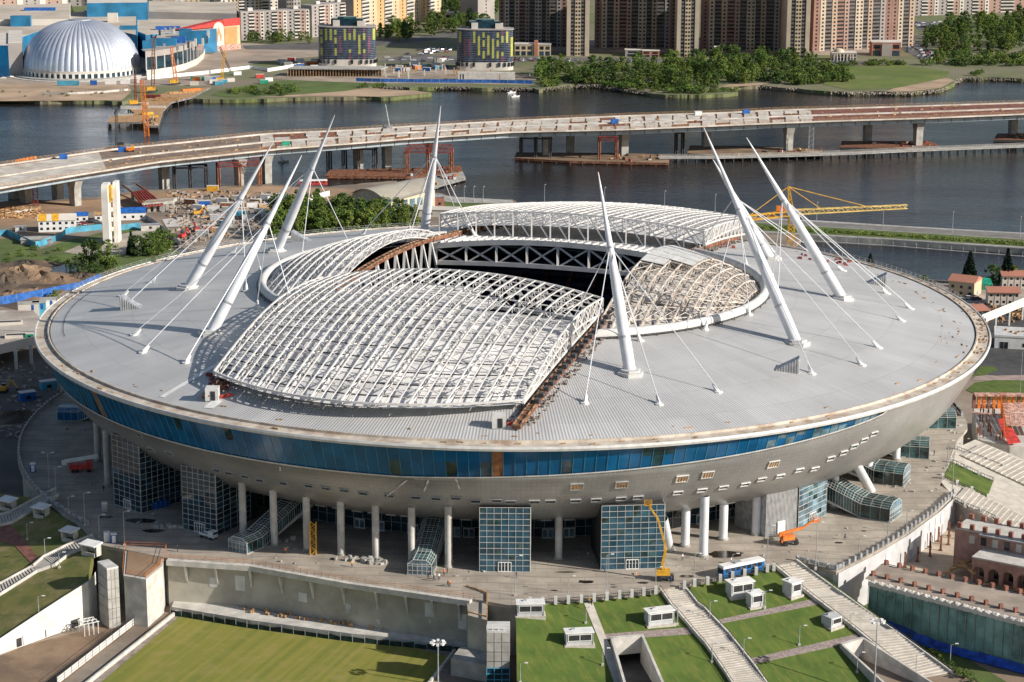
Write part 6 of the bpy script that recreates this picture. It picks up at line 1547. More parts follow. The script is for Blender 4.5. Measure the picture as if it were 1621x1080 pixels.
# entrance signs under the dome terrace
for px, py, w_, mt in ((105,142,16,'cyan'),(172,140,8,'white'),(195,139,7,'white'),(145,141,5,'blue'),(218,137,4,'white')):
    p = P(px, py, FZ); T = thing('shop_sign_board', 'board panel in %s on the terrace wall below the silver dome' % {'cyan':'long light blue','white':'plain white','blue':'small deep blue'}[mt], 'sign', (p.x,p.y,FZ), group='boards below the dome'); MB().boxc(0,0,.4,w_,.3,3.4).build('board', M[mt], T); MB().boxc(0,.2,0,w_*.8,.2,.6).build('foot', M['grey_steel'], T)
fence('pale retaining wall of concrete panels on the sandy beach below the dome', [(62,158),(110,159),(160,156),(200,152)], -14.0, 3.0, 'concrete_light', 'concrete', name='beach_wall')
# work jetty on the far shore with cranes
T = platform('work_platform', 'cluttered timber work jetty with concrete beams reaching from the far shore', [(168,199),(172,190),(210,184),(200,176),(222,165),(262,150),(330,142),(300,158),(268,166),(255,180),(248,204),(228,204),(225,198)], -11.5, 'timber', 'concrete_dark', 1.2)
for px, py, l, mt in ((205,178,14,'concrete_light'),(215,170,14,'concrete_light'),(195,188,10,'concrete'),(245,175,12,'concrete_light'),(262,164,16,'timber'),(285,152,18,'timber'),(230,186,8,'yellow'),(300,148,14,'orange'),(238,160,12,'red_steel'),(240,190,6,'yellow')):
    p = P(px, py, -11.5); MB().boxc(p.x,p.y,-11.5,l,2.0,RNG.uniform(1,2.4),RNG.uniform(-.2,.6)).build('deck_load', M[mt], T)
def crane_boom(label, px, pyb, pyt, lean, z, mt, w=2.2):
    p = P(px, pyb, z); top = PY(px+lean, pyt, p.y); q = MB(); lattice(q, p+Vector((0,0,2.5)), top, w, w*.7, r=.2); T = thing('crawler_crane', label, 'crane'); q.build('boom', M[mt], T)
    MB().boxc(p.x-1.5,p.y,z+1.0,6,3.2,2.6,.3).build('cab', M['yellow'], T)
    for s in (-1.6,1.6): MB().boxc(p.x,p.y+s,z,6.5,.9,1.1,.3).build('crawler_track', M['darksteel'], T)
crane_boom('rusty orange lattice crane on the far jetty, before the curved glass front', 239,150,62,0,-11.5,'rust'); crane_boom('short orange lattice crane on the far jetty leaning left', 275,138,78,-8,-12,'orange'); crane_boom('dark red lattice mast at the edge of the far jetty', 212,172,122,-2,-11.5,'red_steel',1.4); crane_boom('yellow lattice crane on the far shore beside red huts', 348,134,84,4,FZ,'yellow',1.6)
q = MB(); a, b2 = P(362,122,FZ)+Vector((0,0,2)), PY(344,78,P(362,122,FZ).y); lattice(q, a, b2, 1.2, r=.14); tag(q.build('crane_jib', M['darksteel']), 'thin dark crane jib leaning over the plaza on the far shore', 'crane')
# huts, containers on the far construction yard
for k in range(40):
    px, py = RNG.choice([(RNG.uniform(335,425), RNG.uniform(120,138)), (RNG.uniform(425,500), RNG.uniform(98,112)), (RNG.uniform(625,710), RNG.uniform(95,115)), (RNG.uniform(300,345), RNG.uniform(130,142))]); p = P(px, py, FZ); cl = RNG.choice(['white','blue','red','cyan','c_white','green_tarp','orange','grey_steel'])
    T = thing('site_container', 'small %s container on the far building yards' % {'white':'white','blue':'blue','red':'red','cyan':'light blue','c_white':'off-white','green_tarp':'green','orange':'orange','grey_steel':'grey'}[cl], 'container', (p.x,p.y,FZ), RNG.uniform(-.3,.5), 'containers on the far building yards'); MB().boxc(0,0,.1,6,2.5,2.6).build('body', M[cl], T); MB().boxc(0,0,2.7,6.2,2.7,.15).build('roof', M['c_white'], T); MB().boxc(3.03,0,.2,.08,1.8,2.2).build('door', M['grey_steel'], T)
# ------------------------------------------------------------------ far vegetation
scatter([(845,138),(850,118),(880,112),(960,108),(1040,104),(1100,96),(1180,92),(1290,96),(1290,112),(1180,120),(1190,128),(1130,136),(1090,143),(1040,143),(980,138),(930,130),(880,131)], 180, FZ, ['round','round','round','tall'], (8,14), 'leafy tree in the dense green belt between river and high-rise row', 'trees of the riverside belt', 4, name='riverside_tree')
scatter([(1150,128),(1330,104),(1335,128),(1260,132),(1200,129)], 46, FZ, ['bush','bush','round'], (6,10), 'low leafy bush in the scrub beside the green meadow', 'scrub beside the meadow', 3, 'bush')
scatter([(1100,148),(1165,142),(1130,134),(1085,141)], 14, FZ, ['bush'], (2.5,4), 'low reedy bush on the small point of land below the tree belt', 'reed bushes on the point', 3, 'bush')
scatter([(1455,80),(1460,60),(1500,38),(1560,30),(1700,14),(1700,62),(1600,76),(1530,82)], 160, FZ, ['round','tall','tall','round'], (10,16), 'tall leafy tree in the wood at the right end of the far bank', 'trees of the right-hand wood', 5, name='woodland_tree')
scatter([(1460,98),(1460,84),(1560,82),(1700,78),(1700,98),(1560,100)], 70, FZ, ['bush'], (5,9), 'rounded bush on the rough grass before the right-hand wood', 'bushes before the wood', 4, 'bush')
scatter([(1530,112),(1545,108),(1552,112),(1545,116)], 3, FZ, ['bush'], (4,5), 'dark bush standing alone on the stony shore', 'bushes on the stony shore', 3, 'bush')
scatter([(345,155),(360,148),(440,140),(480,146),(440,156)], 30, FZ, ['bush'], (2.5,5), 'low green bush on the waste ground beside the sandy spit', 'bushes on the waste ground', 3, 'bush')
scatter([(560,140),(600,136),(610,140),(580,143)], 7, FZ, ['bush'], (2.5,4), 'low green bush at the end of the blue fence', 'bushes at the blue fence', 3, 'bush')
scatter([(380,72),(380,60),(490,64),(490,74)], 22, FZ, ['round'], (7,10), 'street tree before the grey panel block', 'street trees before the panel block', 5)
scatter([(588,66),(600,52),(700,38),(775,40),(785,50),(700,58),(620,70)], 42, FZ, ['round','tall'], (10,16), 'park tree before the yellow panel block', 'park trees before the yellow block', 5)
scatter([(690,30),(700,10),(790,6),(780,30)], 34, FZ, ['round','tall'], (12,18), 'tree in the park behind the yellow panel block', 'trees of the far park', 5)
scatter([(-20,62),(0,48),(110,40),(110,52),(60,58)], 40, FZ, ['round','tall'], (12,17), 'tree behind the flat roof of the shopping centre', 'trees behind the shopping centre', 5)
scatter([(312,42),(335,30),(360,34),(345,52)], 14, FZ, ['tall'], (12,16), 'tall street tree between the cream blocks', 'trees between the cream blocks', 5)
scatter([(330,58),(500,46),(500,58),(380,70)], 24, FZ, ['round'], (9,13), 'tree in the yard behind the grey panel block', 'yard trees', 5)
scatter([(850,100),(1290,99),(1290,103),(850,106)], 30, FZ, ['bush'], (2.5,4.5), 'hedge bush along the parked cars below the high-rise row', 'hedge at the car park', 3, 'bush')
scatter([(1300,97),(1420,96),(1430,99),(1300,102)], 26, FZ, ['bush'], (3,5), 'hedge bush behind the green meadow', 'hedge behind the meadow', 3, 'bush')
scatter([(0,160),(180,158),(180,150),(0,152)], 12, FZ, ['bush'], (1,2), 'tiny bush on the sandy beach below the dome', 'tiny beach bushes', 4, 'bush')
scatter([(845,139),(860,128),(900,124),(1000,132),(1060,138),(1110,138),(1110,146),(1040,146),(980,140),(930,132),(890,134),(860,139)], 60, FZ, ['bush'], (4,7), 'waterside bush at the foot of the dense green belt', 'waterside bushes of the belt', 3, 'bush')
# ------------------------------------------------------------------ cars
CARCOL = {'white':(.7,.7,.7),'silver':(.35,.36,.38),'black':(.02,.02,.022),'dark red':(.25,.03,.03),'dark blue':(.03,.05,.14),'grey':(.14,.14,.15)}
CARM = {}
for k, c in CARCOL.items(): CARM[k] = mat('car_paint_'+k.replace(' ','_'), c, .25, var=.03, spec=.6)
def car_mesh():
    b = MB(); prof = [(-2.2,.35),(2.15,.35),(2.2,.75),(1.3,.95),(-2.1,1.0),(-2.25,.7)]
    n = len(prof); pts = [(x,-.88,z) for x, z in prof] + [(x,.88,z) for x, z in prof]
    b.add(pts, [tuple(range(n)), tuple(range(2*n-1,n-1,-1))] + [(i,n+i,n+(i+1)%n,(i+1)%n) for i in range(n)])
    c = MB(); q = [(1.25,.96),(.55,1.45),(-1.3,1.48),(-1.95,1.0)]; m_ = len(q); c.add([(x,-.8 if z < 1.2 else -.64,z) for x, z in q] + [(x,.8 if z < 1.2 else .64,z) for x, z in q], [tuple(range(m_)), tuple(range(2*m_-1,m_-1,-1))] + [(i,m_+i,m_+(i+1)%m_,(i+1)%m_) for i in range(m_)])
    r = MB(); r.box(-1.28,.5,-.62,.62,1.47,1.53)
    w = MB()
    w.tube((0,-.1,0),(0,.1,0),.33,.33,12)
    return b, c, r, w
_b, _c, _r, _w = car_mesh(); CARP = {}
glassm = _c.mesh('cabin_glass', M['win']); wheelm = _w.mesh('wheel', M['tyre'])
for k in CARCOL: CARP[k] = (_b.mesh('body', CARM[k]), _r.mesh('roof', CARM[k]))
def car(p, rz, col, label, group, wheels=True):
    T = thing('parked_car', label, 'car', p, rz, group); obj('body', CARP[col][0], T); obj('cabin_glass', glassm, T); obj('roof', CARP[col][1], T)
    if wheels:
        for x in (-1.35,1.35):
            for y in (-.82,.82): obj('wheel', wheelm, T, loc=(x,y,.33))
    return T
def cars(poly, n, z, where, group, rot=0.0, mind=2.9):
    xs, ys = [p[0] for p in poly], [p[1] for p in poly]; done = []; t = 0
    while len(done) < n and t < n*30:
        t += 1; x, y = RNG.uniform(min(xs), max(xs)), RNG.uniform(min(ys), max(ys))
        if not inside(x, y, poly): continue
        p = P(x, y, z)
        if any((p-q).length < mind for q in done): continue
        done.append(p); c = RNG.choice(list(CARCOL)+['white','silver']); car((p.x,p.y,z+.12), rot+RNG.choice([0,pi])+RNG.uniform(-.1,.1), c, '%s car %s' % (c, where), group, False)
cars([(775,97),(775,93),(890,93),(890,97)], 22, FZ, 'parked beside the beige shop', 'cars beside the beige shop', 1.4, 2.6)
cars([(890,98),(890,93.5),(1330,94),(1420,94),(1420,97),(1290,98)], 80, FZ, 'parked along the foot of the high-rise row', 'cars below the high-rise row', 1.4, 2.6)
cars([(1417,68),(1438,58),(1498,90),(1466,95)], 50, FZ, 'parked on the street beside the end of the high-rise row', 'cars at the end of the row', .6, 3.0)
cars([(1442,31),(1518,29),(1526,39),(1452,41)], 36, FZ, 'parked on the far lot beside the wood', 'cars on the far lot', .3, 3.2)
cars([(655,82),(700,77),(718,82),(660,90)], 26, FZ, 'parked between the striped glass buildings', 'cars between the striped buildings', .5, 3.2)
cars([(590,92),(640,88),(720,94),(718,99),(620,100)], 14, FZ, 'on the street between the striped glass buildings', 'cars on the far street', .2, 4)
cars([(0,122),(20,118),(24,130),(0,134)], 10, FZ, 'parked beside the dome terrace', 'cars beside the dome', .5, 3)
# swans of foam: small white buoys and a boat on the river
for px, py, lab in ((806,148,'small white motor boat on the river near the blue fence'),(812,154,'white speedboat with wake on the river near the blue fence'),(446,259,'small white sailing dinghy on the river behind a mast')):
    p = P(px, py, -15); T = thing('boat', lab, 'boat', (p.x,p.y,-15.1), .4); MB().add([(-3,-1,.1),(1.5,-1,.1),(3.4,0,.2),(1.5,1,.1),(-3,1,.1),(-3.1,-1.2,1),(1.7,-1.2,1.1),(4,0,1.3),(1.7,1.2,1.1),(-3.1,1.2,1)], [(4,3,2,1,0),(5,6,7,8,9),(0,1,6,5),(1,2,7,6),(2,3,8,7),(3,4,9,8),(4,0,5,9)]).build('hull', M['white'], T); MB().boxc(-.4,0,1,1.8,1.4,.9).build('cabin', M['white'], T)
    if px == 446: MB().add([(0,0,1.2),(-2.2,0,1.4),(0,0,6.5)], [(0,1,2)]).add([(0,.04,1.2),(0,.04,6.5),(-2.2,.04,1.4)], [(0,1,2)]).build('sail', M['white'], T)
# ------------------------------------------------------------------ left bank building site
def nsheet(name, px, mt, dz=.05, z=GZ): return sheet(name, px, z, mt, dz)
nsheet('sand_ground', [(-40,372),(-40,332),(150,322),(210,312),(420,298),(560,302),(560,316),(430,330),(330,312),(240,330),(120,345),(40,360)], mat('orange_sand', (.36,.235,.145), .95, var=.15, scale=.04, stain=(.24,.17,.12), stain_scale=.05, coord='World'), .05)
nsheet('rough_meadow', [(-40,428),(-40,385),(20,385),(60,402),(100,388),(165,372),(235,365),(290,405),(250,425),(150,440),(60,420)], M['roughgrass'], .06)
nsheet('monument_plaza', [(100,405),(140,388),(235,366),(275,385),(240,404),(150,414)], mat('plaza_slabs', (.36,.32,.26), .9, var=.08, scale=.2), .1)
nsheet('site_road', [(240,365),(258,362),(290,398),(310,402),(300,408),(278,402)], M['asphalt'], .12)
nsheet('yard_slab', [(262,365),(255,353),(285,348),(312,362)], M['concrete_light'], .2)
nsheet('site_yard', [(300,345),(330,312),(440,315),(500,330),(460,372),(330,405),(300,395)], mat('rubble_yard', (.27,.225,.18), .95, var=.25, scale=.15, stain=(.36,.31,.25), stain_amt=.8, stain_scale=.1, bump=.5, bscale=.6, coord='World'), .07)
nsheet('mud_field', [(-60,480),(-60,400),(60,415),(170,430),(210,445),(170,462),(110,480),(40,500)], M['mud'], .05)
nsheet('pond', [(78,428),(110,424),(128,430),(118,440),(98,444),(80,438)], M['wet'], .12)
nsheet('dark_yard', [(-80,830),(-80,520),(70,520),(140,600),(80,700),(60,830)], mat('site_mud_tracks', (.13,.11,.095), .9, col2=(.085,.075,.068), scale=.06, stain=(.20,.17,.14), stain_amt=.7, stain_scale=.07, bump=.3, bscale=.5, coord='World'), .05)
nsheet('paved_yard', [(1560,470),(1700,470),(1700,600),(1540,585)], M['asphalt'], .05)
nsheet('site_court', [(1460,445),(1560,440),(1700,436),(1700,505),(1600,500),(1500,470)], mat('pale_grit', (.40,.34,.28), .95, var=.15, scale=.1), .04)
nsheet('round_lawn', [(1540,590),(1552,575),(1572,573),(1580,580),(1560,588)], M['lawn'], .12)
nsheet('side_lawn', [(1530,612),(1545,600),(1572,596),(1690,596),(1690,640),(1560,626)], M['lawn'], .12)
nsheet('brick_path', [(1540,596),(1545,590),(1690,585),(1690,598),(1572,597)], mat('mauve_paving', (.36,.27,.24), .9, var=.1, scale=.3), .1)
# earth mounds
def mound(px, py, rx, ry, h, mt, seed, label):
    rg = random.Random(seed); p = P(px, py, GZ); n = 22; rows_ = []
    ph = [rg.random()*6.28 for _ in range(6)]
    for j in range(9):
        t = j/8; row = []
        for i in range(n):
            a = 2*pi*i/n; k = 1+.22*sin(2*a+ph[0])+.15*sin(3*a+ph[1])+.1*sin(5*a+ph[2]); r = t*k
            row.append((p.x+rx*r*cos(a), p.y+ry*r*sin(a), GZ-.3+h*.62*(1-t**1.6)*(1+.25*sin(3*a+ph[3]+4*t)+.2*sin(6*a+ph[4]+7*t)+rg.uniform(-.22,.22))))
        rows_.append(row)
    return tag(MB().grid(rows_, True).build('earth_mound', M[mt], smooth=False), label, 'earth mound', 'earth mounds beside the roof edge')
for k, (px, py, rx, ry, h, mt) in enumerate(((30,440,16,12,4.5,'dirt'),(62,448,14,10,5,'dirt'),(8,455,14,12,5,'mud'),(95,452,12,8,3.5,'dirt'),(60,470,20,10,3,'dirt'),(20,476,16,9,3.2,'dirt'),(130,445,10,7,2.6,'mud'),(45,425,14,8,3,'mud'),(110,465,12,7,2.4,'mud'),(150,450,9,5,2.2,'dirt'))): mound(px, py, rx, ry, h, mt, k, ('light brown' if mt == 'dirt' else 'dark muddy')+' earth mound between the pond and the roof edge')
# huts and fences
def hut(label, px, py, w, d, h, rz, wall, roof, rise=1.6, win=0, z=GZ, name='site_hut', cat='hut', floors=1, stripes=None):
    p = P(px, py, z); T = thing(name, label, cat, (p.x,p.y,z), radians(rz)); MB().box(0,w,0,d,-.2,h).build('wall', M[wall], T)
    b = MB(); b.add([(-.4,-.4,h),(w+.4,-.4,h),(w+.4,d+.4,h),(-.4,d+.4,h),(-.4,d/2,h+rise),(w+.4,d/2,h+rise)], [(0,1,5,4),(2,3,4,5),(0,4,3),(1,2,5),(3,2,1,0)]); r = b.build('roof', M[roof], T)
    if stripes:
        for x0, x1, mt in stripes: MB().add([(w*x0,-.42,h+.02),(w*x1,-.42,h+.02),(w*x1,d/2,h+rise+.06),(w*x0,d/2,h+rise+.06)], [(0,1,2,3)]).build('roof_sheet', M[mt], r)
    for f_ in range(floors):
        for k in range(win):
            x = w*(k+.5)/win; MB().box(x-.6,x+.6,-.08,.05,1.0+f_*2.6,2.2+f_*2.6).build('window', M['win'], T)
    MB().box(w+.0,w+.08,d*.35,d*.6,0,2.1).build('door', M['grey_steel'], T); return T
hut('long white two-storey site office with a yellow and white striped roof', 60,374,17.5,8.5,5.4,10,'white','c_white',2.6,6,floors=2,stripes=((0,.22,'yellow'),(.36,.55,'yellow')))
hut('small white hut with a bright blue roof beside the long site office', 116,358,6.5,6,3.2,10,'white','blue',1.4,2)
hut('white hut with a tan roof between the site office and the monument', 149,356,7,6,3,10,'white','timber',1.2,2)
hut('white shed with a large bright blue roof behind the white monument', 190,354,12,9,3.6,10,'white','blue',2.0,3)
hut('small pink and white cabin at the gable of the long site office', 23,374,5,3,2.6,12,'rim_white','grey_steel',.3,1)
hut('low beige gatehouse with a turquoise door near the site road', 222,371,9,4,3,12,'concrete_light','grey_steel',.3,1)
hut('grey flat-roofed yard store inside the turquoise fence', 32,394,14,9,2.2,8,'grey_steel','concrete',.3,0)
fence('turquoise panel fence round the site huts before the monument', [(-30,383),(10,379),(56,399),(92,386),(106,375),(160,369)], GZ, 2.8, 'cyan'); fence('turquoise panel fence behind the white monument', [(188,370),(222,366)], GZ, 2.8, 'cyan')
fence('vivid blue panel fence between the earth mounds and the left roof edge', [(-40,496),(20,486),(80,474),(125,465),(160,450)], GZ, 3.4, 'blue')
fence('grey panel wall along the site road beside the round trees', [(215,345),(240,358),(262,375),(285,395)], GZ, 2.4, 'grey_steel')
fence('white panel fence beside the sandy slope at the curved-roof hall', [(470,326),(520,312)], GZ, 2.6, 'white')
# monument: pair of tall white curved slabs
p1, p2 = P(168,393,GZ), P(184,389,GZ); MON = thing('monument', 'tall white twin-slab monument gate with gilded inner face', 'monument')
M['mon'] = mat('monument_white', (.72,.69,.63), .7, var=.05, scale=.2); M['gold'] = mat('gilded_panel', (.62,.36,.05), .45, var=.2, scale=.4)
for p, w_ in ((p1, 3.0), (p2, 2.0)):
    pr_ = [(0,0),(0,25)] + [(2.6-2.6*cos(u), 25+3.4*sin(u)) for u in [pi/2*k/8 for k in range(1,9)]] + [(7.5,28.4),(7.5,0)]
    b = MB(); n = len(pr_); b.add([(p.x-w_/2, p.y+y-1, GZ+z) for y, z in pr_] + [(p.x+w_/2, p.y+y-1, GZ+z) for y, z in pr_], [tuple(range(n)), tuple(range(2*n-1,n-1,-1))]+[(i,n+i,n+(i+1)%n,(i+1)%n) for i in range(n)]); b.build('slab', M['mon'], MON)
for k in range(4): z = GZ+6+k*4.6; MB().box(p1.x+1.5,p2.x-1.0,p1.y+2,p1.y+4,z,z+1.7).build('bridge_block', M['mon'], MON)
MB().box(p1.x+1.5,p2.x-1.0,p1.y+1.5,p1.y+5,GZ+20,GZ+27.5).build('gilded_panel', M['gold'], MON); MB().box(p2.x-1.0-.05,p2.x-.9,p2.y-.8,p2.y+5,GZ+2,GZ+24).build('gilded_edge', M['gold'], MON)
# red steel ramp frame on concrete abutment
T = thing('steel_ramp', 'red steel ramp grillage resting on a concrete abutment by the river', 'ramp'); A, B, C, D = P(208,310,-8), P(228,306,-8), P(256,329,-9.5), P(226,332,-9.5)
for k in range(7): f = k/6; MB().beam(A.lerp(B,f), D.lerp(C,f), .7, 1.1).build('girder', M['red_steel'], T)
for k in range(11): f = k/10; MB().beam(A.lerp(D,f), B.lerp(C,f), .35, .5).build('cross_beam', M['red_steel'], T)
for E0, E1 in ((P(192,298,-7),A),(P(214,296,-7),B)): MB().beam(E0, E1, .6, .9).build('girder', M['rust'], T)
for c in (A,B,C,D): MB().boxc(c.x,c.y,GZ,1.4,1.4,c.z-GZ-.4).build('pedestal', M['concrete'], T)
T = thing('abutment', 'raw concrete abutment with timber edge below the red steel ramp', 'abutment'); A, B = P(224,342,GZ), P(272,337,GZ)
MB().prism([(A.x,A.y),(B.x,B.y),(B.x+1,B.y+9),(A.x+1,A.y+9)], GZ+3.2, GZ+5).build('slab', M['concrete'], T)
for k in range(6): c = A.lerp(B, k/5); MB().boxc(c.x,c.y+1,GZ,1.3,1.3,3.2).build('column', M['concrete_light'], T)
b = MB()
for k in range(24): c = A.lerp(B, k/23); b.beam(Vector((c.x,c.y-.1,GZ+4.8)), Vector((c.x,c.y-.1,GZ+6.4)), .18)
b.build('timber_railing', M['timber'], T, kind='stuff')
# yard clutter: containers, machines, vehicles, material piles
spots = [(322,330,'blue'),(350,326,'grey_steel'),(312,337,'white'),(336,338,'white'),(300,328,'rust'),(360,340,'grey_steel'),(380,345,'cyan'),(398,332,'white'),(340,352,'grey_steel'),(392,352,'white'),(420,345,'white'),(356,362,'cyan'),(430,322,'white'),(335,306,'yellow'),(403,327,'timber'),(375,322,'concrete')]
spots += [(RNG.uniform(290,455), RNG.uniform(318,378), RNG.choice(['white','grey_steel','rust','cyan','white','blue','timber'])) for _ in range(22)]
spots = [q for q in spots if q[1] < 350+(470-q[0])*.2]
for px, py, cl in spots:
    p = P(px, py, GZ); T = thing('site_container', '%s container among the rubble of the left bank yard' % {'blue':'blue','grey_steel':'grey','white':'white','rust':'rusty','cyan':'turquoise','yellow':'yellow','timber':'timber-coloured','concrete':'concrete-grey'}[cl], 'container', (p.x,p.y,GZ), RNG.uniform(-.5,.5), 'containers in the left bank yard'); MB().boxc(0,0,.1,6,2.5,2.6).build('body', M[cl], T); MB().boxc(0,0,2.7,6.1,2.6,.12).build('roof', M['c_white'], T); MB().boxc(3.03,0,.2,.08,2,2.2).build('door', M['grey_steel'], T)
b = MB()
for k in range(900):
    px, py = RNG.uniform(265,470), RNG.uniform(308,400)
    if py > 345+(470-px)*.28: continue
    p = P(px, py, GZ); b.boxc(p.x,p.y,GZ,RNG.uniform(.5,3.5),RNG.uniform(.4,1.6),RNG.uniform(.2,1.3),RNG.random()*3)
o = b.build('yard_rubble', M['stone'], kind='stuff'); tag(o, 'scattered rubble and offcuts across the left bank yard', 'rubble')
b = MB()
for k in range(420):
    px, py = RNG.choice([(RNG.uniform(265,470), RNG.uniform(308,385)), (RNG.uniform(0,60), RNG.uniform(335,352))]); p = P(px, py, GZ); b.boxc(p.x,p.y,GZ,RNG.uniform(1,5),RNG.uniform(.3,.9),RNG.uniform(.2,.7),RNG.random()*3)
o = b.build('timber_offcuts', M['timber'], kind='stuff'); tag(o, 'scattered timber and formwork across the left bank yard', 'timber')
def excavator(label, px, py, z, rz, mt):
    p = P(px, py, z); T = thing('excavator', label, 'excavator', (p.x,p.y,z), radians(rz))
    for s in (-1.2,1.2): MB().boxc(0,s,0,4,.7,.9).build('crawler_track', M['tyre'], T)
    MB().boxc(-.4,0,.9,3.4,2.5,1.4).build('body', M[mt], T); MB().boxc(.6,.7,1.2,1.4,1.0,1.9).build('cab', M['glass'], T)
    MB().beam((1,0,1.8),(3.6,0,4.4),.5).build('boom', M[mt], T); MB().beam((3.6,0,4.4),(5.4,0,1.6),.4).build('stick', M[mt], T); MB().boxc(5.4,0,.6,.9,1.1,1.1).build('bucket', M['darksteel'], T)
excavator('red excavator working beside the site road', 310,372,GZ,110,'red'); excavator('yellow excavator in the left bank yard', 311,345,GZ,20,'yellow'); excavator('yellow excavator on the dark yard below the flyover', 4,628,GZ,0,'yellow'); excavator('red piling machine beside the curved site road', 288,382,GZ,60,'red')
car_spots = [(100,366),(110,364),(120,362),(130,361),(140,359),(150,358),(135,366),(155,362),(410,322),(420,358),(378,332),(330,366)]
for k, (px, py) in enumerate(car_spots):
    p = P(px, py, GZ); c = ['white','black','silver','dark red','black','grey','white','black','white','silver','grey','white'][k]; car((p.x,p.y,GZ+.05), .3+RNG.uniform(-.2,.2), c, '%s car parked %s' % (c, 'beside the long white site office' if k < 8 else 'in the left bank yard'), 'cars on the left bank site')
T = thing('pile_of_pipes', 'stack of pale pipes lying on sand below the bridge', 'pipes')
for k in range(7): p = P(8+k*4.5, 345-k*.8, GZ); MB().tube((p.x,p.y,GZ+.3),(p.x+7,p.y+3,GZ+.3),.35,.35,8).build('pipe', M['c_white'], T)
# buses / trucks
def bus(label, p, rz, body, lower, L=11.5):
    T = thing('bus', label, 'bus', p, rz); b = MB(); b.box(-L/2,L/2,-1.25,1.25,.35,3.0); b.build('body', M[lower], T); MB().box(-L/2-.02,L/2+.02,-1.27,1.27,2.55,3.05).build('upper_body', M[body], T); MB().box(-L/2+.1,L/2-.1,-1.2,1.2,3.05,3.2).build('roof', M['white'], T)
    for s in (-1,1):
        for k in range(7): x = -L/2+.7+k*(L-1.2)/7; MB().box(x,x+1.25,s*1.27-.02,s*1.27+.02,1.55,2.5).build('window', M['win'], T)
    for s in (-1,1): MB().box(s*(L/2)-.04,s*(L/2)+.04,-1.1,1.1,1.3,2.6).build('windscreen', M['win'], T)
    for x in (-L*.28,L*.3):
        for s in (-1.1,1.1): MB().tube((x,s-.15,.45),(x,s+.15,.45),.48,.48,14).build('wheel', M['tyre'], T)
    for y in (-.8,.8): MB().tube((L/2,y,.7),(L/2+.08,y,.7),.14,.14,8).build('headlight', M['white'], T)
    MB().boxc(-L*.1,0,3.2,2.2,1.4,.25).build('roof_hatch', M['grey_steel'], T); return T
M['busblue'] = mat('bus_blue', (.02,.13,.36), .3, var=.05)
c1, c2 = P(1142,914,0), P(1210,899,0); c = (c1+c2)/2; bus('blue and white city bus parked at the podium fence above the lawn', (c.x,c.y+.6,0.02), atan2(c2.y-c1.y,c2.x-c1.x), 'white', 'busblue', (c2-c1).length*.95)
c = P(494,296,-12.8); bus('red and white truck-like bus standing on the shore road behind a mast', (c.x,c.y,-12.9), .12, 'white', 'red', 15)
# boom lifts
def boom_lift(label, p, rz, mt, joints, basket=True):
    T = thing('boom_lift', label, 'boom lift', p, rz)
    MB().boxc(0,0,.7,4.2,2.0,.7).build('chassis', M['darksteel'], T); MB().boxc(-.6,0,1.4,3.4,2.0,1.3).build('turret', M[mt], T)
    for x in (-1.5,1.5):
        for y in (-1.15,1.15): MB().tube((x,y-.22,.6),(x,y+.22,.6),.62,.62,14).build('wheel', M['tyre'], T)
    w = .75
    for a, b_ in zip(joints, joints[1:]): MB().beam(a, b_, w, w*1.1).build('boom_section', M[mt], T); w *= .78
    e = Vector(joints[-1]); k = MB()
    for dx in (-.9,.9):
        for dy in (-.5,.5): k.beam(e+Vector((dx,dy,-.2)), e+Vector((dx,dy,1.0)), .08)
    for z in (-.2,.4,1.0):
        for dy in (-.5,.5): k.beam(e+Vector((-.9,dy,z)), e+Vector((.9,dy,z)), .08)
        for dx in (-.9,.9): k.beam(e+Vector((dx,-.5,z)), e+Vector((dx,.5,z)), .08)
    k.boxc(e.x,e.y,e.z-.25,1.8,1.0,.1); k.build('basket', M[mt], T); return T
b0 = P(1056,916,0); 
def rel(px, py): q = PY(px, py, b0.y); return (q.x-b0.x, 0, q.z)
boom_lift('tall yellow boom lift raised against the glass tower', (b0.x,b0.y,0), 0, 'yellow', [(0,0,2.0), rel(1051,893), rel(1057,866), rel(1044,820), rel(1028,797)])
b1 = P(1252,858,0); boom_lift('orange boom lift with its arm stretched low before the louvred core', (b1.x,b1.y,0), .35, 'orange', [(-2.6,0,2.4),(-2.9,0,3.2),(3.6,0,4.0),(6.0,0,5.4),(7.6,0,5.5)])
# truck crane on the left podium, small lorry
p = P(130,752,0); T = thing('truck_crane', 'red truck crane with a folded white boom in the shade of the left podium', 'crane truck', (p.x,p.y,0), .15)
MB().boxc(0,0,.8,6.5,2.4,1.6).build('body', M['red'], T); MB().boxc(2.4,0,1.2,1.8,2.3,2.0).build('cab', M['red'], T); MB().beam((-4.5,0,3.2),(5,0,4.4),.9).build('boom', M['white'], T); MB().boxc(-4.6,0,2.2,1.4,1.2,1.2).build('boom_head', M['white'], T)
for x in (-2.2,-1,2.2):
    for y in (-1.1,1.1): MB().tube((x,y-.2,.5),(x,y+.2,.5),.52,.52,12).build('wheel', M['tyre'], T)
p = P(333,856,0); T = thing('small_lorry', 'small white pick-up lorry at the foot of the dark glass tower', 'lorry', (p.x,p.y,0), -.6)
MB().boxc(1.5,0,.6,1.8,1.9,1.7).build('cab', M['white'], T); MB().boxc(1.9,0,1.5,1.1,1.7,.6).build('windscreen', M['win'], T); MB().boxc(-1,0,.7,3.2,1.9,.25).build('load_bed', M['grey_steel'], T)
for s in (-.95,.95): MB().boxc(-1,s,.95,3.2,.08,.4).build('side_board', M['white'], T)
for x in (-1.7,1.6):
    for y in (-.9,.9): MB().tube((x,y-.14,.4),(x,y+.14,.4),.4,.4,12).build('wheel', M['tyre'], T)
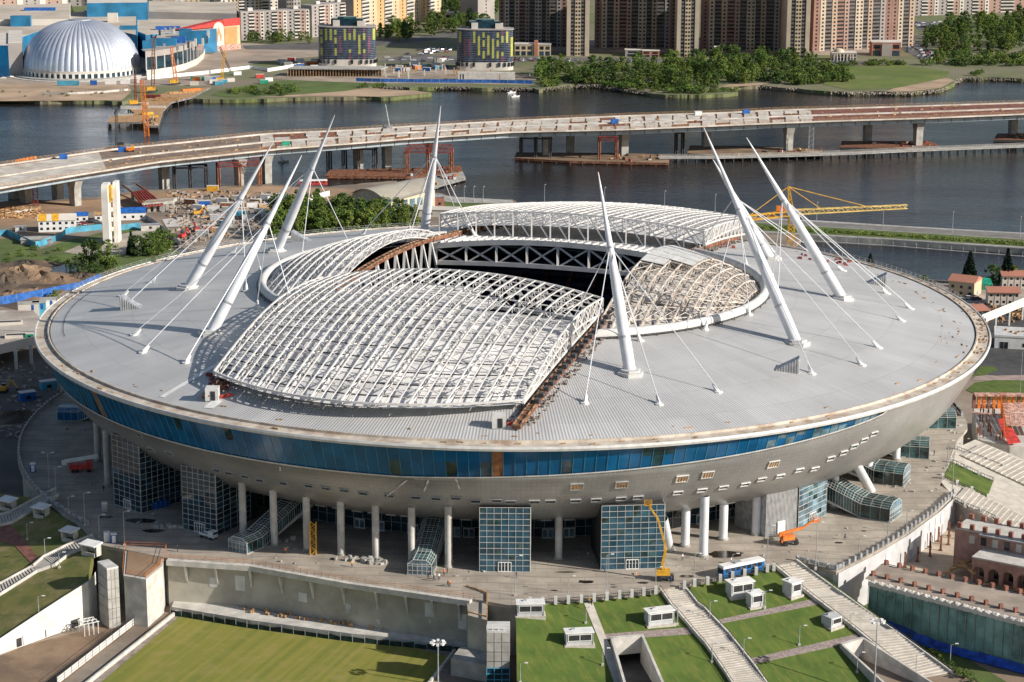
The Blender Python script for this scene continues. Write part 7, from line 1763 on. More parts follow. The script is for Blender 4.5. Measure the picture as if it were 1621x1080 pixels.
# yellow scaffold mast under the saucer
q = MB(); p = P(499,880,0); lattice(q, p, p+Vector((0,0,8.5)), 1.5, n=7, r=.16); tag(q.build('scaffold_tower', M['yellow']), 'short yellow lattice lift mast beside a concrete column', 'scaffold')
# material heaps, portable toilets, blue containers on podium
for px, py, n, lab in ((565,888,16,'heap of white sacks and boards between the front columns'),(440,860,10,'small heap of wrapped sacks beside the left glass gallery'),(262,838,12,'stacked crates and boards beside the dark glass tower'),(600,893,14,'white wrapped pallets at the foot of a front column')):
    b = MB(); c = P(px, py, 0)
    for k in range(n): b.boxc(c.x+RNG.uniform(-5,5), c.y+RNG.uniform(-1.5,1.5), 0, RNG.uniform(.5,1.8), RNG.uniform(.4,1.2), RNG.uniform(.3,1.1), RNG.random()*3)
    tag(b.build('material_heap', M['concrete'], kind='stuff'), lab, 'building materials')
for px, py, mt, lab in ((183,864,'blue','blue portable toilet behind the concrete lift tower'),(172,862,'white','white portable toilet behind the concrete lift tower'),(54,753,'blue','blue portable toilet at the left podium parapet'),(168,815,'grey_steel','grey bin beside the dark glass tower')):
    p = P(px, py, 0); T = thing('portable_toilet', lab, 'toilet', (p.x,p.y,0), .2); MB().boxc(0,0,0,1.5,1.5,2.3).build('cabin', M[mt], T); MB().boxc(0,0,2.3,1.6,1.6,.25).build('roof', M['white'], T); MB().boxc(0,-.76,.15,.9,.04,1.9).build('door', M['white' if mt == 'blue' else mt], T)
for k in range(5):
    p = P(236+k*7, 812-k*1.5, 0); T = thing('water_barrel_crate', 'deep blue plastic container in the row beside the dark glass tower', 'container', (p.x,p.y,0), -.5, 'blue containers under the saucer'); MB().boxc(0,0,0,1.5,1.3,1.9).build('body', M['blue'], T); MB().boxc(0,0,1.9,1.3,1.1,.15).build('lid', M['blue'], T)
# left podium parapet and hoarding
PFN = thing('podium_parapet', 'parapet with white posts curving round the shaded left podium edge', 'parapet')
arcp = [pol(149.0, radians(a), 0) for a in [168+k*1.15 for k in range(47)]]
for i, p in enumerate(arcp):
    MB().boxc(p.x,p.y,0,.6,.6,1.4,atan2(p.y,p.x)).build('post', M['grey_steel'], PFN)
    if i: q = arcp[i-1]; t = (p-q).normalized(); MB().beam(q+t*.5+Vector((0,0,.7)), p-t*.5+Vector((0,0,.7)), .25, 1.0).build('parapet_panel', M['grey_steel'], PFN)
PFN = thing('podium_parapet', 'dark parapet with posts curving round the right podium edge beside the red scaffolding', 'parapet')
arcp = [Vector((q[0],q[1],0))*.996 for q in PODP[len(FR)+11:len(FR)+34]]
for i, p in enumerate(arcp):
    MB().boxc(p.x,p.y,0,.7,.7,1.5,atan2(p.y,p.x)).build('post', M['grey_steel'], PFN)
    if i: q = arcp[i-1]; MB().beam(q+Vector((0,0,.7)), p+Vector((0,0,.7)), .3, 1.0).build('parapet_panel', M['darksteel'], PFN)
# flyover and yards left of the stadium
FLY = thing('flyover', 'pale concrete flyover deck with side parapet at the left edge of the stadium', 'flyover')
q = [P(x, y, -5) for x, y in ((-140,640),(-80,578),(0,556),(62,540),(70,515),(52,498),(-20,498),(-140,520))]; a = sum(p.x*c.y-c.x*p.y for p, c in zip(q, q[1:]+q[:1])); q = q if a > 0 else q[::-1]
MB().prism([(p.x,p.y) for p in q], -6.6, -5).build('deck', mat('flyover_deck', (.45,.41,.36), .9, var=.12, scale=.1, stain=(.27,.21,.17), stain_amt=.8, stain_scale=.06), FLY)
pl_ = [P(x, y, -5) for x, y in ((-140,641),(-80,579),(0,557),(63,541))]; b = MB(); b.path([p+Vector((0,-.3,-.6)) for p in pl_], .5, 3.4); b.build('parapet', M['c_white'], FLY)
for px, py in ((-30,583),(24,571),(48,562)): p = P(px, py, -8); MB().boxc(p.x,p.y+1,GZ,1,1,7).build('column', M['concrete_light'], FLY)
for px, py, w_ in ((10,520,12),(30,540,10)): p = P(px, py, -5); MB().boxc(p.x,p.y,-5,w_,3.5,1.1,.2).build('barrier', M['c_white'], FLY); MB().boxc(p.x,p.y-.4,-4.99,w_-1.2,2.2,1.15,.2).build('opening', M['dark'], FLY)
for px, py, sx_, mt, lab in ((45,496,8,'c_white','row of white site cabins below the vivid blue fence'),(62,494,5,'cyan','turquoise and white site cabin below the vivid blue fence'),(76,489,6,'white','white site cabin with a brown roof below the vivid blue fence')):
    p = P(px, py, -7); T = thing('site_cabin', lab, 'cabin', (p.x,p.y,GZ), .2); MB().boxc(0,0,0,sx_,4,8.5).build('cabin', M[mt], T); MB().boxc(0,0,8.5,sx_+.3,4.3,.3).build('roof', M['concrete'], T); MB().boxc(sx_*.2,-2.03,6,1,.08,2.2).build('door', M['blue'], T)
for px, py, mt, lab in ((44,640,'blue','deep blue container on the dark yard beyond the left podium'),(77,622,'cyan','turquoise cabin on the dark yard beyond the left podium'),(110,626,'c_pink','mauve container tucked below the left roof edge'),(47,541,'green_tarp','green cabin on the flyover deck')):
    z = -5 if mt == 'green_tarp' else GZ; p = P(px, py, z); T = thing('site_cabin', lab, 'cabin', (p.x,p.y,z), .5 if z == GZ else 0); s = 1 if z == GZ else .5; MB().boxc(0,0,0,5.5*s,3*s,3*s).build('cabin', M[mt], T); MB().boxc(0,0,3*s,5.7*s,3.2*s,.2).build('roof', M['c_white'], T); MB().boxc(0,-1.52*s,.8*s,1.6*s,.06,1.2*s).build('window', M['win'], T)
mound(28,668,14,9,3,'mud',31,'dark muddy earth mound in the yard beyond the left podium')
b = MB()
for k in range(160):
    px, py = RNG.uniform(-10,130), RNG.uniform(580,700); p = P(px, py, GZ)
    if hypot(p.x, p.y) < 153: continue
    b.boxc(p.x,p.y,GZ,RNG.uniform(.5,4),RNG.uniform(.3,1.2),RNG.uniform(.1,.8),RNG.random()*3)
tag(b.build('yard_rubble', M['stone'], kind='stuff'), 'scattered rubble and planks on the dark yard beyond the left podium', 'rubble')
# ------------------------------------------------------------------ hall with curved roof and neighbours
A, B = P(556,330,GZ), P(616,342,GZ); t = (B-A).normalized(); w = (B-A).length; a = atan2(t.y,t.x); H_ = thing('curved_roof_hall', 'pale hall with a sweeping curved metal roof on the river shore', 'hall', (A.x,A.y,GZ), a)
D_ = 30.0; nx = 14
def zr_(x, y): return 7.0 + 4.5*sin(pi*x/w) + 3.0*(y/D_)*(x/w)
rows_ = [[(x, y, zr_(min(max(x,0),w), y)) for x in [-1.5+(w+3)*i/nx for i in range(nx+1)]] for y in (-2, D_*.3, D_*.65, D_+2)]
MB().grid(rows_).build('roof', mat('hall_roof', (.40,.37,.30), .6, var=.06, scale=.15), H_); b = MB()
for y, s in ((0,1),(D_,-1)): b.strip([(w*i/nx, y, -.3) for i in range(nx+1)], [(w*i/nx, y, zr_(w*i/nx, y)-.2) for i in range(nx+1)])
for x in (0, w): b.strip([(x, D_*j/4, -.3) for j in range(5)], [(x, D_*j/4, zr_(x, D_*j/4)-.2) for j in range(5)])
b.build('wall', mat('hall_wall', (.52,.46,.35), .8, var=.06, scale=.2), H_)
for k in range(5): MB().box(w-.02,w+.1,3+k*5,6.5+k*5,2.5,6.5).build('window', M['glass_pale'], H_)
MB().tube((w*.18,-.15,4),(w*.18,.1,4),1.1,1.1,14).build('round_window', M['win'], H_); MB().box(w*.3,w*.33,-.2,.1,0,9).build('downpipe', M['grey_steel'], H_); MB().tube((w-1,-1.5,0),(w-1,-1.5,8),2.4,2.4,14).build('glass_stair', M['glass_green'], H_)
hut('low flat annexe with beige front before the curved-roof hall', 545,352,26,10,4,-8,'c_cream','grey_steel',.5,4,name='annexe',cat='building'); hut('low pale storage hall behind the roof rim near the curved-roof hall', 640,344,26,10,3.6,-6,'c_white','c_white',1.0,3,name='storage_hall',cat='building'); hut('small red brick house beside the curved-roof hall', 672,330,10,8,5,20,'brick','grey_steel',.6,2,name='brick_house',cat='house')
nsheet('shore_road', [(655,306),(720,313),(808,317),(812,322),(720,322),(640,312)], M['concrete'], .1)
nsheet('shore_verge', [(660,318),(720,322),(812,323),(820,326),(700,330),(660,326)], M['roughgrass'], .12)
# ------------------------------------------------------------------ right embankment
EM = land('embankment', [(1120,333),(1200,341),(1310,346),(1434,353),(1621,362),(1850,372),(1850,404),(1621,386),(1400,373),(1200,364),(1120,352)], [], -12.4, M['concrete'])
sheet('embankment_road', [(1120,336),(1200,343),(1434,355),(1621,364),(1850,374),(1850,384),(1621,372),(1434,362),(1200,349),(1120,341)], -12.4, mat('pale_asphalt', (.20,.19,.175), .9, var=.1, scale=.2), .05)
sheet('embankment_verge', [(1150,346),(1200,350),(1434,363),(1621,373),(1850,385),(1850,401),(1621,384),(1400,372),(1200,362),(1150,357)], -12.4, M['roughgrass'], .1)
b = MB(); pts = [P(x, y, -12.4) for x, y in ((1150,354),(1200,358),(1300,363),(1434,370),(1621,381),(1850,397))]; rp = resample(pts, 60)
lv = []
for k in range(2600): 
    p, t = along(rp, RNG.random()*sum((q-p_).length for p_, q in zip(rp, rp[1:]))); lv.append((p.x, p.y+RNG.uniform(-3,3.5), -12.3+RNG.uniform(0,.5), .7))
v_, f_ = leaf_cloud(random.Random(3), lv, 4, .35); me = bpy.data.meshes.new('verge_shrubs'); me.from_pydata(v_, [], f_); me.materials.append(M['leaf_light']); tag(obj('verge_shrubs', me, kind='stuff'), 'low green ground cover along the embankment road', 'shrubs')
EW_ = thing('embankment_wall', 'long low grey quay wall with posts along the side channel', 'wall'); wp = resample([P(x, y, -12.8) for x, y in ((1200,366),(1400,375),(1621,388),(1850,406))], 40)
for p, q in zip(wp, wp[1:]): MB().beam(p+Vector((0,0,-.9)), q+Vector((0,0,-.9)), .8, 2.6).build('wall_segment', M['concrete'], EW_)
FB = thing('floating_boom', 'thin pale floating boom with posts in the side channel', 'boom'); wp = resample([P(x, y, -14.8) for x, y in ((1284,378),(1400,384),(1621,400),(1850,420))], 30)
b = MB(); b.path(wp, .8, .5); b.build('float', M['concrete_light'], FB)
for p in wp: MB().tube(p-Vector((0,0,1)), p+Vector((0,0,2.4)), .12, .12, 6).build('post', M['grey_steel'], FB)
# tower crane
TC = thing('tower_crane', 'yellow tower crane with a long jib standing behind the roof rim', 'crane'); tb_ = Vector((PY(1250,398,135).x, 135, GZ)); top = PY(1248,338,135)
q = MB(); lattice(q, tb_, Vector((tb_.x,135,top.z)), 2.2, n=26, r=.2); q.build('mast', M['yellow'], TC); MB().boxc(tb_.x,135,GZ-.3,6,6,1.6).build('foot', M['concrete'], TC)
ja = Vector((tb_.x,135,top.z)); 
def tz(px, py): return PY(px, py, 135+ (px-1250)*.06)
r1, l1, ap = tz(1434,322), tz(1152,346), tz(1246,292)
q = MB(); lattice(q, ja+Vector((0,0,1.3)), r1, 1.7, 1.3, n=24, r=.17); q.build('jib', mat('pale_yellow_paint', (.68,.50,.16), .5, var=.15, scale=.6), TC); q = MB(); lattice(q, ja+Vector((0,0,1.0)), l1, 1.7, 1.7, n=9, r=.2); q.build('counter_jib', M['yellow'], TC)
q = MB(); lattice(q, ja+Vector((0,0,1.2)), ap, 1.5, .5, n=5, r=.18); q.build('apex', M['yellow'], TC)
for e in (r1.lerp(ja,.32), r1.lerp(ja,.72), l1.lerp(ja,.3)): MB().beam(ap, e+Vector((0,0,.8)), .22).build('tie_bar', M['yellow'], TC)
c = l1; MB().boxc(c.x+1.5,c.y,c.z-3.4,3,2.2,3.8).build('counterweight', M['concrete'], TC); MB().boxc(ja.x+1.8,ja.y-1.4,ja.z-1.6,1.8,1.6,2.2).build('cab', M['white'], TC); MB().boxc(ja.x-4,ja.y,ja.z+1.8,3.6,1.8,1.8).build('winch_house', M['orange'], TC)
# site village on the right
hut('cream two-storey house with an orange tiled roof beside the spruces', 1500,462,11,11,6.4,-28,'c_cream','c_orange',2.0,3,floors=2,name='house',cat='house')
T = thing('tarpaulin_shed', 'long shed under a bright green tarpaulin between the spruces', 'shed'); A = P(1524,452,GZ); MB().add([(A.x,A.y,GZ),(A.x+12,A.y-2,GZ),(A.x+12,A.y+3,GZ),(A.x,A.y+5,GZ),(A.x,A.y,GZ+2.6),(A.x+12,A.y-2,GZ+2.6),(A.x+12,A.y+3,GZ+4.2),(A.x,A.y+5,GZ+4.4)], [(0,1,5,4),(4,5,6,7),(1,2,6,5),(2,3,7,6),(3,0,4,7)]).build('cover', M['green_tarp'], T)
for x in (0,4,8,12): MB().boxc(A.x+x,A.y-.2-x*.166,GZ,.15,.15,2.6).build('post', M['timber'], T)
def stack(label, px, py, n, fl, rz, wall, roof):
    p = P(px, py, GZ); T = thing('cabin_block', label, 'site cabins', (p.x,p.y,GZ), radians(rz))
    for f in range(fl):
        for k in range(n):
            c = MB().box(k*2.6+.04,k*2.6+2.56,0,6,f*2.7+.04,f*2.7+2.66).build('cabin', M[wall], T); MB().box(k*2.6+.8,k*2.6+1.8,-.06,.04,f*2.7+1.0,f*2.7+2.0).build('window', M['win'], c); MB().box(k*2.6-.06,k*2.6+.06,-.1,.1,f*2.7,f*2.7+2.7).build('edge_post', M['brick'], c)
    MB().add([(-.4,-.8,fl*2.7+.1),(n*2.6+.4,-.8,fl*2.7+.1),(n*2.6+.4,6.5,fl*2.7+1.2),(-.4,6.5,fl*2.7+1.2),(-.4,-.8,fl*2.7-.1),(n*2.6+.4,-.8,fl*2.7-.1),(n*2.6+.4,6.5,fl*2.7+1.0),(-.4,6.5,fl*2.7+1.0)], [(0,1,2,3),(7,6,5,4),(4,5,1,0),(5,6,2,1),(6,7,3,2),(7,4,0,3)]).build('roof', M[roof], T); return T
stack('two-storey white cabin block with a red roof in the site village', 1563,477,5,2,-3,'c_white','c_orange'); stack('two-storey cabin block with a orange roof under the tall spruce', 1585,450,5,2,-4,'c_white','c_orange'); stack('turquoise cabin block with a pink roof close to the roof rim', 1537,497,3,1,14,'glass_pale','c_orange')
for px, py, c in ((1533,468,'white'),(1540,466,'black'),(1545,469,'dark blue'),(1475,449,'dark blue')): p = P(px, py, GZ); car((p.x,p.y,GZ+.05), .2, c, '%s car parked among the site cabins on the right' % c, 'cars in the site village')
b = MB()
for k in range(120): p = P(RNG.uniform(1540,1640), RNG.uniform(476,505), GZ); b.boxc(p.x,p.y,GZ,RNG.uniform(.4,2.5),RNG.uniform(.3,1),RNG.uniform(.2,1),RNG.random()*3)
tag(b.build('site_clutter', M['timber'], kind='stuff'), 'clutter of boards and pipes beyond the right roof rim', 'building materials')
T = thing('footbridge', 'white elevated footbridge on slim columns beyond the right roof rim', 'footbridge'); A, B = P(1555,500,-6), P(1660,456,-6); MB().beam(A, B, 3.2, 1.2).build('deck', M['white'], T)
for k in range(6): c = A.lerp(B, k/5); MB().boxc(c.x,c.y,GZ,.6,.6,6.4).build('column', M['white'], T)
for s in (-1.4,1.4): MB().beam(A+Vector((0,s,1.2)), B+Vector((0,s,1.2)), .12, .8).build('railing', M['rim_white'], T)
A = P(1574,545,GZ); T = thing('white_annexe', 'white flat-roofed annexe with dark doors beyond the right roof rim', 'building', (A.x,A.y,GZ), radians(-12)); MB().box(0,18,0,14,-.2,4.6).build('wall', M['white'], T); MB().box(-.2,18.2,-.2,14.2,4.6,5.3).build('parapet', M['white'], T); MB().box(.4,17.6,.4,13.6,5.0,5.35).build('roof', M['rim_white'], T); MB().box(2,3.4,-.08,.04,.1,2.6).build('door', M['win'], T); MB().box(3.6,5,-.08,.04,.1,2.6).build('door', M['win'], T); MB().box(10.4,11.4,-.08,.04,1,2.4).build('window', M['win'], T)
for k in range(7): MB().boxc(RNG.uniform(2,14),RNG.uniform(2,10),5.35,1.2,.8,.5,RNG.random()*3).build('roof_debris', M['timber'], T)
# ------------------------------------------------------------------ terraces at the right of the podium
RA, RB = P(1494,755,-.05), P(1512,712,-.05); rv = (RB-RA).normalized(); ro = Vector((rv.y,-rv.x,0)); ro = ro if ro.x > 0 else -ro
RN = rv.cross(ro+Vector((0,0,-.2))).normalized(); RN = RN if RN.z > 0 else -RN
def SR(px, py, dz=0.0): return PPL(px, py, RA, RN)+Vector((0,0,dz))
def rsheet(name, px, dz, mt, th=.4, base=None, fn=SR):
    pts = [fn(x, y) for x, y in px]; a = sum(p.x*q.y-q.x*p.y for p, q in zip(pts, pts[1:]+pts[:1])); pts = pts if a > 0 else pts[::-1]
    return struct(MB().prism([(p.x,p.y) for p in pts], [(p.z+dz-th) if base is None else base for p in pts], [p.z+dz for p in pts]).build(name, mt))
rsheet('side_terrace', [(1512,781),(1492,758),(1500,735),(1510,706),(1545,690),(1700,752),(1700,872),(1590,820)], 0, M['step'], .4, GZ-1)
rsheet('terrace_lawn', [(1496,750),(1508,727),(1574,757),(1565,781)], .25, M['lawn'], .3)
T = thing('outdoor_stairs', 'broad pale steps descending from the right podium past a small lawn', 'stairs')
for k in range(13):
    f = k/13
    for (x0,y0,x1,y1,dx,dy) in ((1521,716,1556,702,105,48),(1512,786,1530,768,100,52)):
        p, q = SR(x0+dx*f, y0+dy*f), SR(x1+dx*f, y1+dy*f); d = (SR(x0+dx*(f+1/13), y0+dy*(f+1/13))-p); d.z = 0; z = p.z+.32
        c = [p, p+d, q+d, q]; a = sum(u.x*v.y-v.x*u.y for u, v in zip(c, c[1:]+c[:1])); c = c if a > 0 else c[::-1]
        MB().prism([(u.x,u.y) for u in c], z-.8, z).build('step', M['step'], T)
for nm, px in (('beside the little lawn, upper side', ((1508,727),(1530,737),(1552,747),(1576,757))), ('beside the little lawn, lower side', ((1494,752),(1517,762),(1540,772),(1566,784))), ('along the upper edge of the side terrace', ((1515,706),(1540,716),(1566,726),(1590,736))), ('along the lower edge of the side terrace', ((1512,786),(1530,796),(1555,806),(1580,818)))):
    F_ = thing('terrace_balustrade', 'dark balustrade with pale posts '+nm, 'balustrade'); fence_run(px, F_, lambda x, y: SR(x, y), 1.2)
# red scaffolded building
T = thing('scaffolded_building', 'low building wrapped in red scaffolding with a mauve sheet roof beside the right podium', 'building'); q = [P(x, y, -4) for x, y in ((1541,632),(1660,630),(1660,700),(1600,700),(1550,690))]; a = sum(p.x*c.y-c.x*p.y for p, c in zip(q, q[1:]+q[:1])); q = q if a > 0 else q[::-1]
MB().prism([(p.x,p.y) for p in q], GZ, -4).build('floor_slab', M['concrete_light'], T)
A, B = P(1542,640,-4), P(1660,640,-4)
for k in range(16): c = A.lerp(B, k/15); MB().boxc(c.x,c.y,-4,1.0,1.0,4.4).build('brick_pier', M['orange' if k % 3 else 'brick'], T)
MB().beam(A+Vector((0,0,4.6)), B+Vector((0,0,4.6)), 3, .5).build('upper_slab', M['sgn_pink'], T); A2, B2 = P(1538,660,-4), P(1660,668,-4); MB().beam(A2+Vector((0,0,2.6)), B2+Vector((0,0,2.6)), 1.0, .4).build('upper_slab', M['sgn_pink'], T)
for k in range(34): c = P(RNG.uniform(1545,1600), RNG.uniform(650,700), -4); MB().beam(c, c+Vector((0,0,RNG.uniform(2,3.6))), .35).build('rebar_column', M['rust'], T)
rfp = [P(x, y, 1) for x, y in ((1588,632),(1660,628),(1660,662),(1594,660))]; 
for k in range(9): f0, f1 = k/9+.005, (k+1)/9-.005; a0_, a1_, b0_, b1_ = rfp[0].lerp(rfp[1],f0), rfp[0].lerp(rfp[1],f1), rfp[3].lerp(rfp[2],f0)-Vector((0,0,1.6)), rfp[3].lerp(rfp[2],f1)-Vector((0,0,1.6)); MB().poly([b0_,b1_,a1_,a0_]).build('roof_sheet', M['sgn_pink'], T)
sc_ = MB()
for k in range(12):
    c = P(1584+k*.6, 640+k*5, -4); sc_.beam(c, c+Vector((0,0,6)), .14); sc_.beam(c+Vector((0,0,3)), c+Vector((1.2,-3,3)), .12); sc_.beam(c+Vector((0,0,5.5)), c+Vector((1.2,-3,5.5)), .12)
sc_.build('scaffold', M['orange'], T, kind='stuff')
MB().poly([P(1580,658,0), P(1593,655,0), P(1618,694,-3), P(1598,697,-3)]).build('red_sheeting', M['red'], T)
# ------------------------------------------------------------------ brick arcade court and netted wall
NW = thing('netted_wall', 'long scaffolded wall behind green netting with a blue tarpaulin along its foot', 'wall'); TL, TR = P(1379,917,-1), P(1700,999,-1); tt = (TR-TL).normalized(); tn = Vector((tt.y,-tt.x,0)); LWn = (TR-TL).length
M['netg'] = mat('green_netting', (.19,.34,.30), .85, var=.25, scale=.2, stain=(.28,.42,.38), stain_amt=.6, stain_scale=.25, bump=.25, bscale=.5)
npan = 22
for k in range(npan):
    x0, x1 = LWn*k/npan, LWn*(k+1)/npan
    for j in range(2):
        z0, z1 = -11.6+j*5.2, -6.4+j*5.2; b = MB(); gx = [x0+.04+(x1-x0-.08)*i/5 for i in range(6)]; rows_ = [[TL+tt*x+tn*(.15*sin(pi*(x-x0)/(x1-x0))+RNG.uniform(-.08,.1))+Vector((0,0,z+1)) for x in gx] for z in (z0, (z0+z1)/2, z1)]; b.grid(rows_).build('net_panel', M['netg'], NW, smooth=True)
    MB().tube(TL+tt*x0+tn*.25+Vector((0,0,-12)), TL+tt*x0+tn*.25+Vector((0,0,.9)), .07, .07, 6).build('scaffold_pole', M['grey_steel'], NW)
b = MB(); b.prism([(p.x,p.y) for p in (TL-tn*.8, TR-tn*.8, TR-tn*7, TL-tn*7)][::-1], GZ, -1); b.build('wall_core', M['brick'], NW) if False else MB().prism([(p.x,p.y) for p in (TL-tn*7, TL-tn*.4, TR-tn*.4, TR-tn*7)], GZ, -1.0).build('wall_core', M['concrete'], NW)
rg = random.Random(9)
for k in range(26):
    x0 = LWn*k/26; rows_ = []
    for i in range(5):
        x = x0+LWn/26*i/4; c = TL+tt*x; u = sin(pi*i/4)
        rows_.append([c-tn*1.6+Vector((0,0,.05)), c-tn*.9+Vector((0,0,.25+.3*u*rg.uniform(.2,1.6))), c-tn*.1+Vector((0,0,.3+.3*u*rg.uniform(.1,1.7))), c+tn*.45+Vector((0,0,.05+.25*u)), c+tn*.6+Vector((0,0,-.55-.35*rg.random()))])
    MB().grid(rows_).build('plastic_sheet', M['c_white'], NW)
rows_ = []
for k in range(23): x = LWn*k/22; top_ = -9.2 - 2.0*min(1,k/9)+RNG.uniform(-.35,.35); rows_.append([TL+tt*x+tn*.5+Vector((0,0,top_+1)), TL+tt*x+tn*1.0+Vector((0,0,(top_-12.8)/2+1)), TL+tt*x+tn*(2.0+RNG.uniform(-.3,.5))+Vector((0,0,-11.7))])
MB().grid(rows_).build('blue_tarpaulin', M['blue_tarp'], NW, smooth=True)
pd = [P(x, y, -1) for x, y in ((1379,905),(1700,985),(1700,950),(1400,888))]
for k in range(14):
    for l0, l1 in ((pd[0],pd[1]),(pd[3],pd[2])): c = l0.lerp(l1, (k+.3)/14); MB().boxc(c.x,c.y,-1,.9,.9,1.2,.3).build('brick_pier', M['brick'], NW)
for l0, l1 in ((pd[0],pd[1]),(pd[3],pd[2])): MB().beam(l0+Vector((0,0,.2)), l1+Vector((0,0,.2)), .2, .12).build('rail', M['darksteel'], NW)
sheet('court_deck', [(1372,912),(1700,992),(1700,950),(1398,888)], -1.0, mat('court_paving', (.36,.30,.245), .9, var=.12, scale=.2, stain=(.24,.2,.17), stain_scale=.15), .03)
sheet('court_yard', [(1372,915),(1400,886),(1500,812),(1700,850),(1700,960)], -8.0, mat('court_sand', (.46,.38,.29), .95, var=.12, scale=.2, stain=(.33,.26,.2), stain_scale=.15), 0)
for k in range(12): px, py = 1438+ (k%6)*17+RNG.uniform(-3,3), 893-(k%6)*9+ (k//6)*14-14; p = P(px, py, -8); T = tag(MB().boxc(p.x,p.y,-8,.45,.45,4.2).boxc(p.x,p.y,-8,.9,.9,.25).build('rust_post', M['rust']), 'rust-red steel post standing in the sandy court', 'post', 'rust posts in the court')
AR = thing('brick_arcade', 'pink brick arcade with round arches facing the sandy court', 'arcade'); A, B = P(1540,915,-8), P(1680,942,-8); t = (B-A).normalized(); n = Vector((t.y,-t.x,0)); n = n if n.y < 0 else -n; w = (B-A).length; na = 6; bw = w/na; H1 = 6.6
M['pinkbrick'] = mat('pink_brick', (.40,.235,.195), .85, var=.1, scale=.6, stain=(.32,.18,.15), stain_scale=.3)
for k in range(na):
    x0 = bw*k; xc = x0+bw/2; r = bw*.38; pts = [(x0,0),(xc-r,0),(xc-r,3.0)]+[(xc-r*cos(u),3.0+r*sin(u)) for u in [pi*i/10 for i in range(1,10)]]+[(xc+r,3.0),(xc+r,0),(x0+bw,0),(x0+bw,H1),(x0,H1)]
    m_ = len(pts); b = MB(); b.add([A+t*x+n*0+Vector((0,0,z)) for x, z in pts]+[A+t*x-n*1.2+Vector((0,0,z)) for x, z in pts], [tuple(range(m_)), tuple(range(2*m_-1,m_-1,-1))]+[(i,m_+i,m_+(i+1)%m_,(i+1)%m_) for i in range(m_)]); ar = b.build('arch_bay', M['pinkbrick'], AR)
    MB().poly([A+t*(xc-r*.6)-n*2.6+Vector((0,0,1)), A+t*(xc+r*.6)-n*2.6+Vector((0,0,1)), A+t*(xc+r*.6)-n*2.6+Vector((0,0,3.4)), A+t*(xc-r*.6)-n*2.6+Vector((0,0,3.4))]).build('inner_window', M['c_white'], ar); MB().poly([A+t*(xc-r*.5)-n*2.55+Vector((0,0,1.1)), A+t*(xc+r*.5)-n*2.55+Vector((0,0,1.1)), A+t*(xc+r*.5)-n*2.55+Vector((0,0,3.3)), A+t*(xc-r*.5)-n*2.55+Vector((0,0,3.3))]).build('inner_pane', M['win'], ar)
bb = [A-n*2.7, B-n*2.7, B-n*3.2, A-n*3.2]; a = sum(p.x*q.y-q.x*p.y for p, q in zip(bb, bb[1:]+bb[:1])); bb = bb if a > 0 else bb[::-1]; MB().prism([(p.x,p.y) for p in bb], -8, -8+H1).build('back_wall', M['pinkbrick'], AR)
bb = [A+n*.4, B+n*.4, B-n*8, A-n*8]; a = sum(p.x*q.y-q.x*p.y for p, q in zip(bb, bb[1:]+bb[:1])); bb = bb if a > 0 else bb[::-1]; MB().prism([(p.x,p.y) for p in bb], -8+H1, -8+H1+.4).build('balcony_slab', M['concrete_light'], AR)
UB = thing('brick_range', 'long brown brick upper range with white windows above the arcade', 'building'); A2 = A - n*8 + t*(-8); B2 = B - n*8; w2 = (B2-A2).length
bb = [A2, B2, B2-n*9, A2-n*9]; a = sum(p.x*q.y-q.x*p.y for p, q in zip(bb, bb[1:]+bb[:1])); bb = bb if a > 0 else bb[::-1]; MB().prism([(p.x,p.y) for p in bb], GZ, 2.6).build('wall', M['pinkbrick'], UB); MB().prism([(p.x+n.x*.15*0, p.y) for p in bb], 2.6, 3.0).build('roof_terrace', M['concrete_light'], UB); MB().beam(A2+t*7+n*.7+Vector((0,0,10.6)), B2+n*.7+Vector((0,0,10.6)), 1.4, .2).build('metal_eaves', M['grey_steel'], UB)
for k in range(8): x = 4+k*(w2-6)/8; o = A2+t*x+n*.08; MB().poly([o+Vector((0,0,7.4)), o+t*1.5+Vector((0,0,7.4)), o+t*1.5+Vector((0,0,9.6)), o+Vector((0,0,9.6))]).build('window', M['c_white'] if k % 2 == 0 else M['win'], UB)
for k in range(9):
    for o in (0, -8.4): c = A2+t*(w2*(k+.3)/9)+n*(o-.4); MB().boxc(c.x,c.y,3.0,1.1,1.1,1.4,atan2(t.y,t.x)).build('brick_pier', M['brick'], UB)
TS = thing('timber_stairs', 'raw timber formwork stairs leaning against the arcade', 'stairs')
for k in range(4): a_, b_ = P(1500+k*9,872+k*10,-3.0), P(1546,862+k*12,-2.2-k); MB().beam(P(1497+k*8,905-k*3,-8)+Vector((0,0,.4+k*.8)), P(1545,878+k*8,-5)+Vector((0,0,0)), .9, .25).build('plank_flight', M['timber'], TS)
b = MB()
for k in range(80): p = P(RNG.uniform(1550,1640), RNG.uniform(915,935), -8); b.boxc(p.x,p.y,-8,RNG.uniform(.4,2),RNG.uniform(.3,.8),RNG.uniform(.2,.9),RNG.random()*3)
tag(b.build('court_clutter', M['timber'], kind='stuff'), 'stacked boards and clutter before the arches of the brick arcade', 'building materials')
nsheet('planted_strip', [(1350,950),(1372,940),(1600,1075),(1590,1090),(1500,1050)], M['roughgrass'], .1)
for k in range(12):
    px = 1400+k*13; py = 985+k*8.2; p = P(px, py, GZ+.1); plant('bush', (p.x,p.y,GZ), RNG.uniform(1.5,2.6), 'small young shrub at the foot of the blue tarpaulin', 'young shrubs at the tarpaulin', 'shrub')
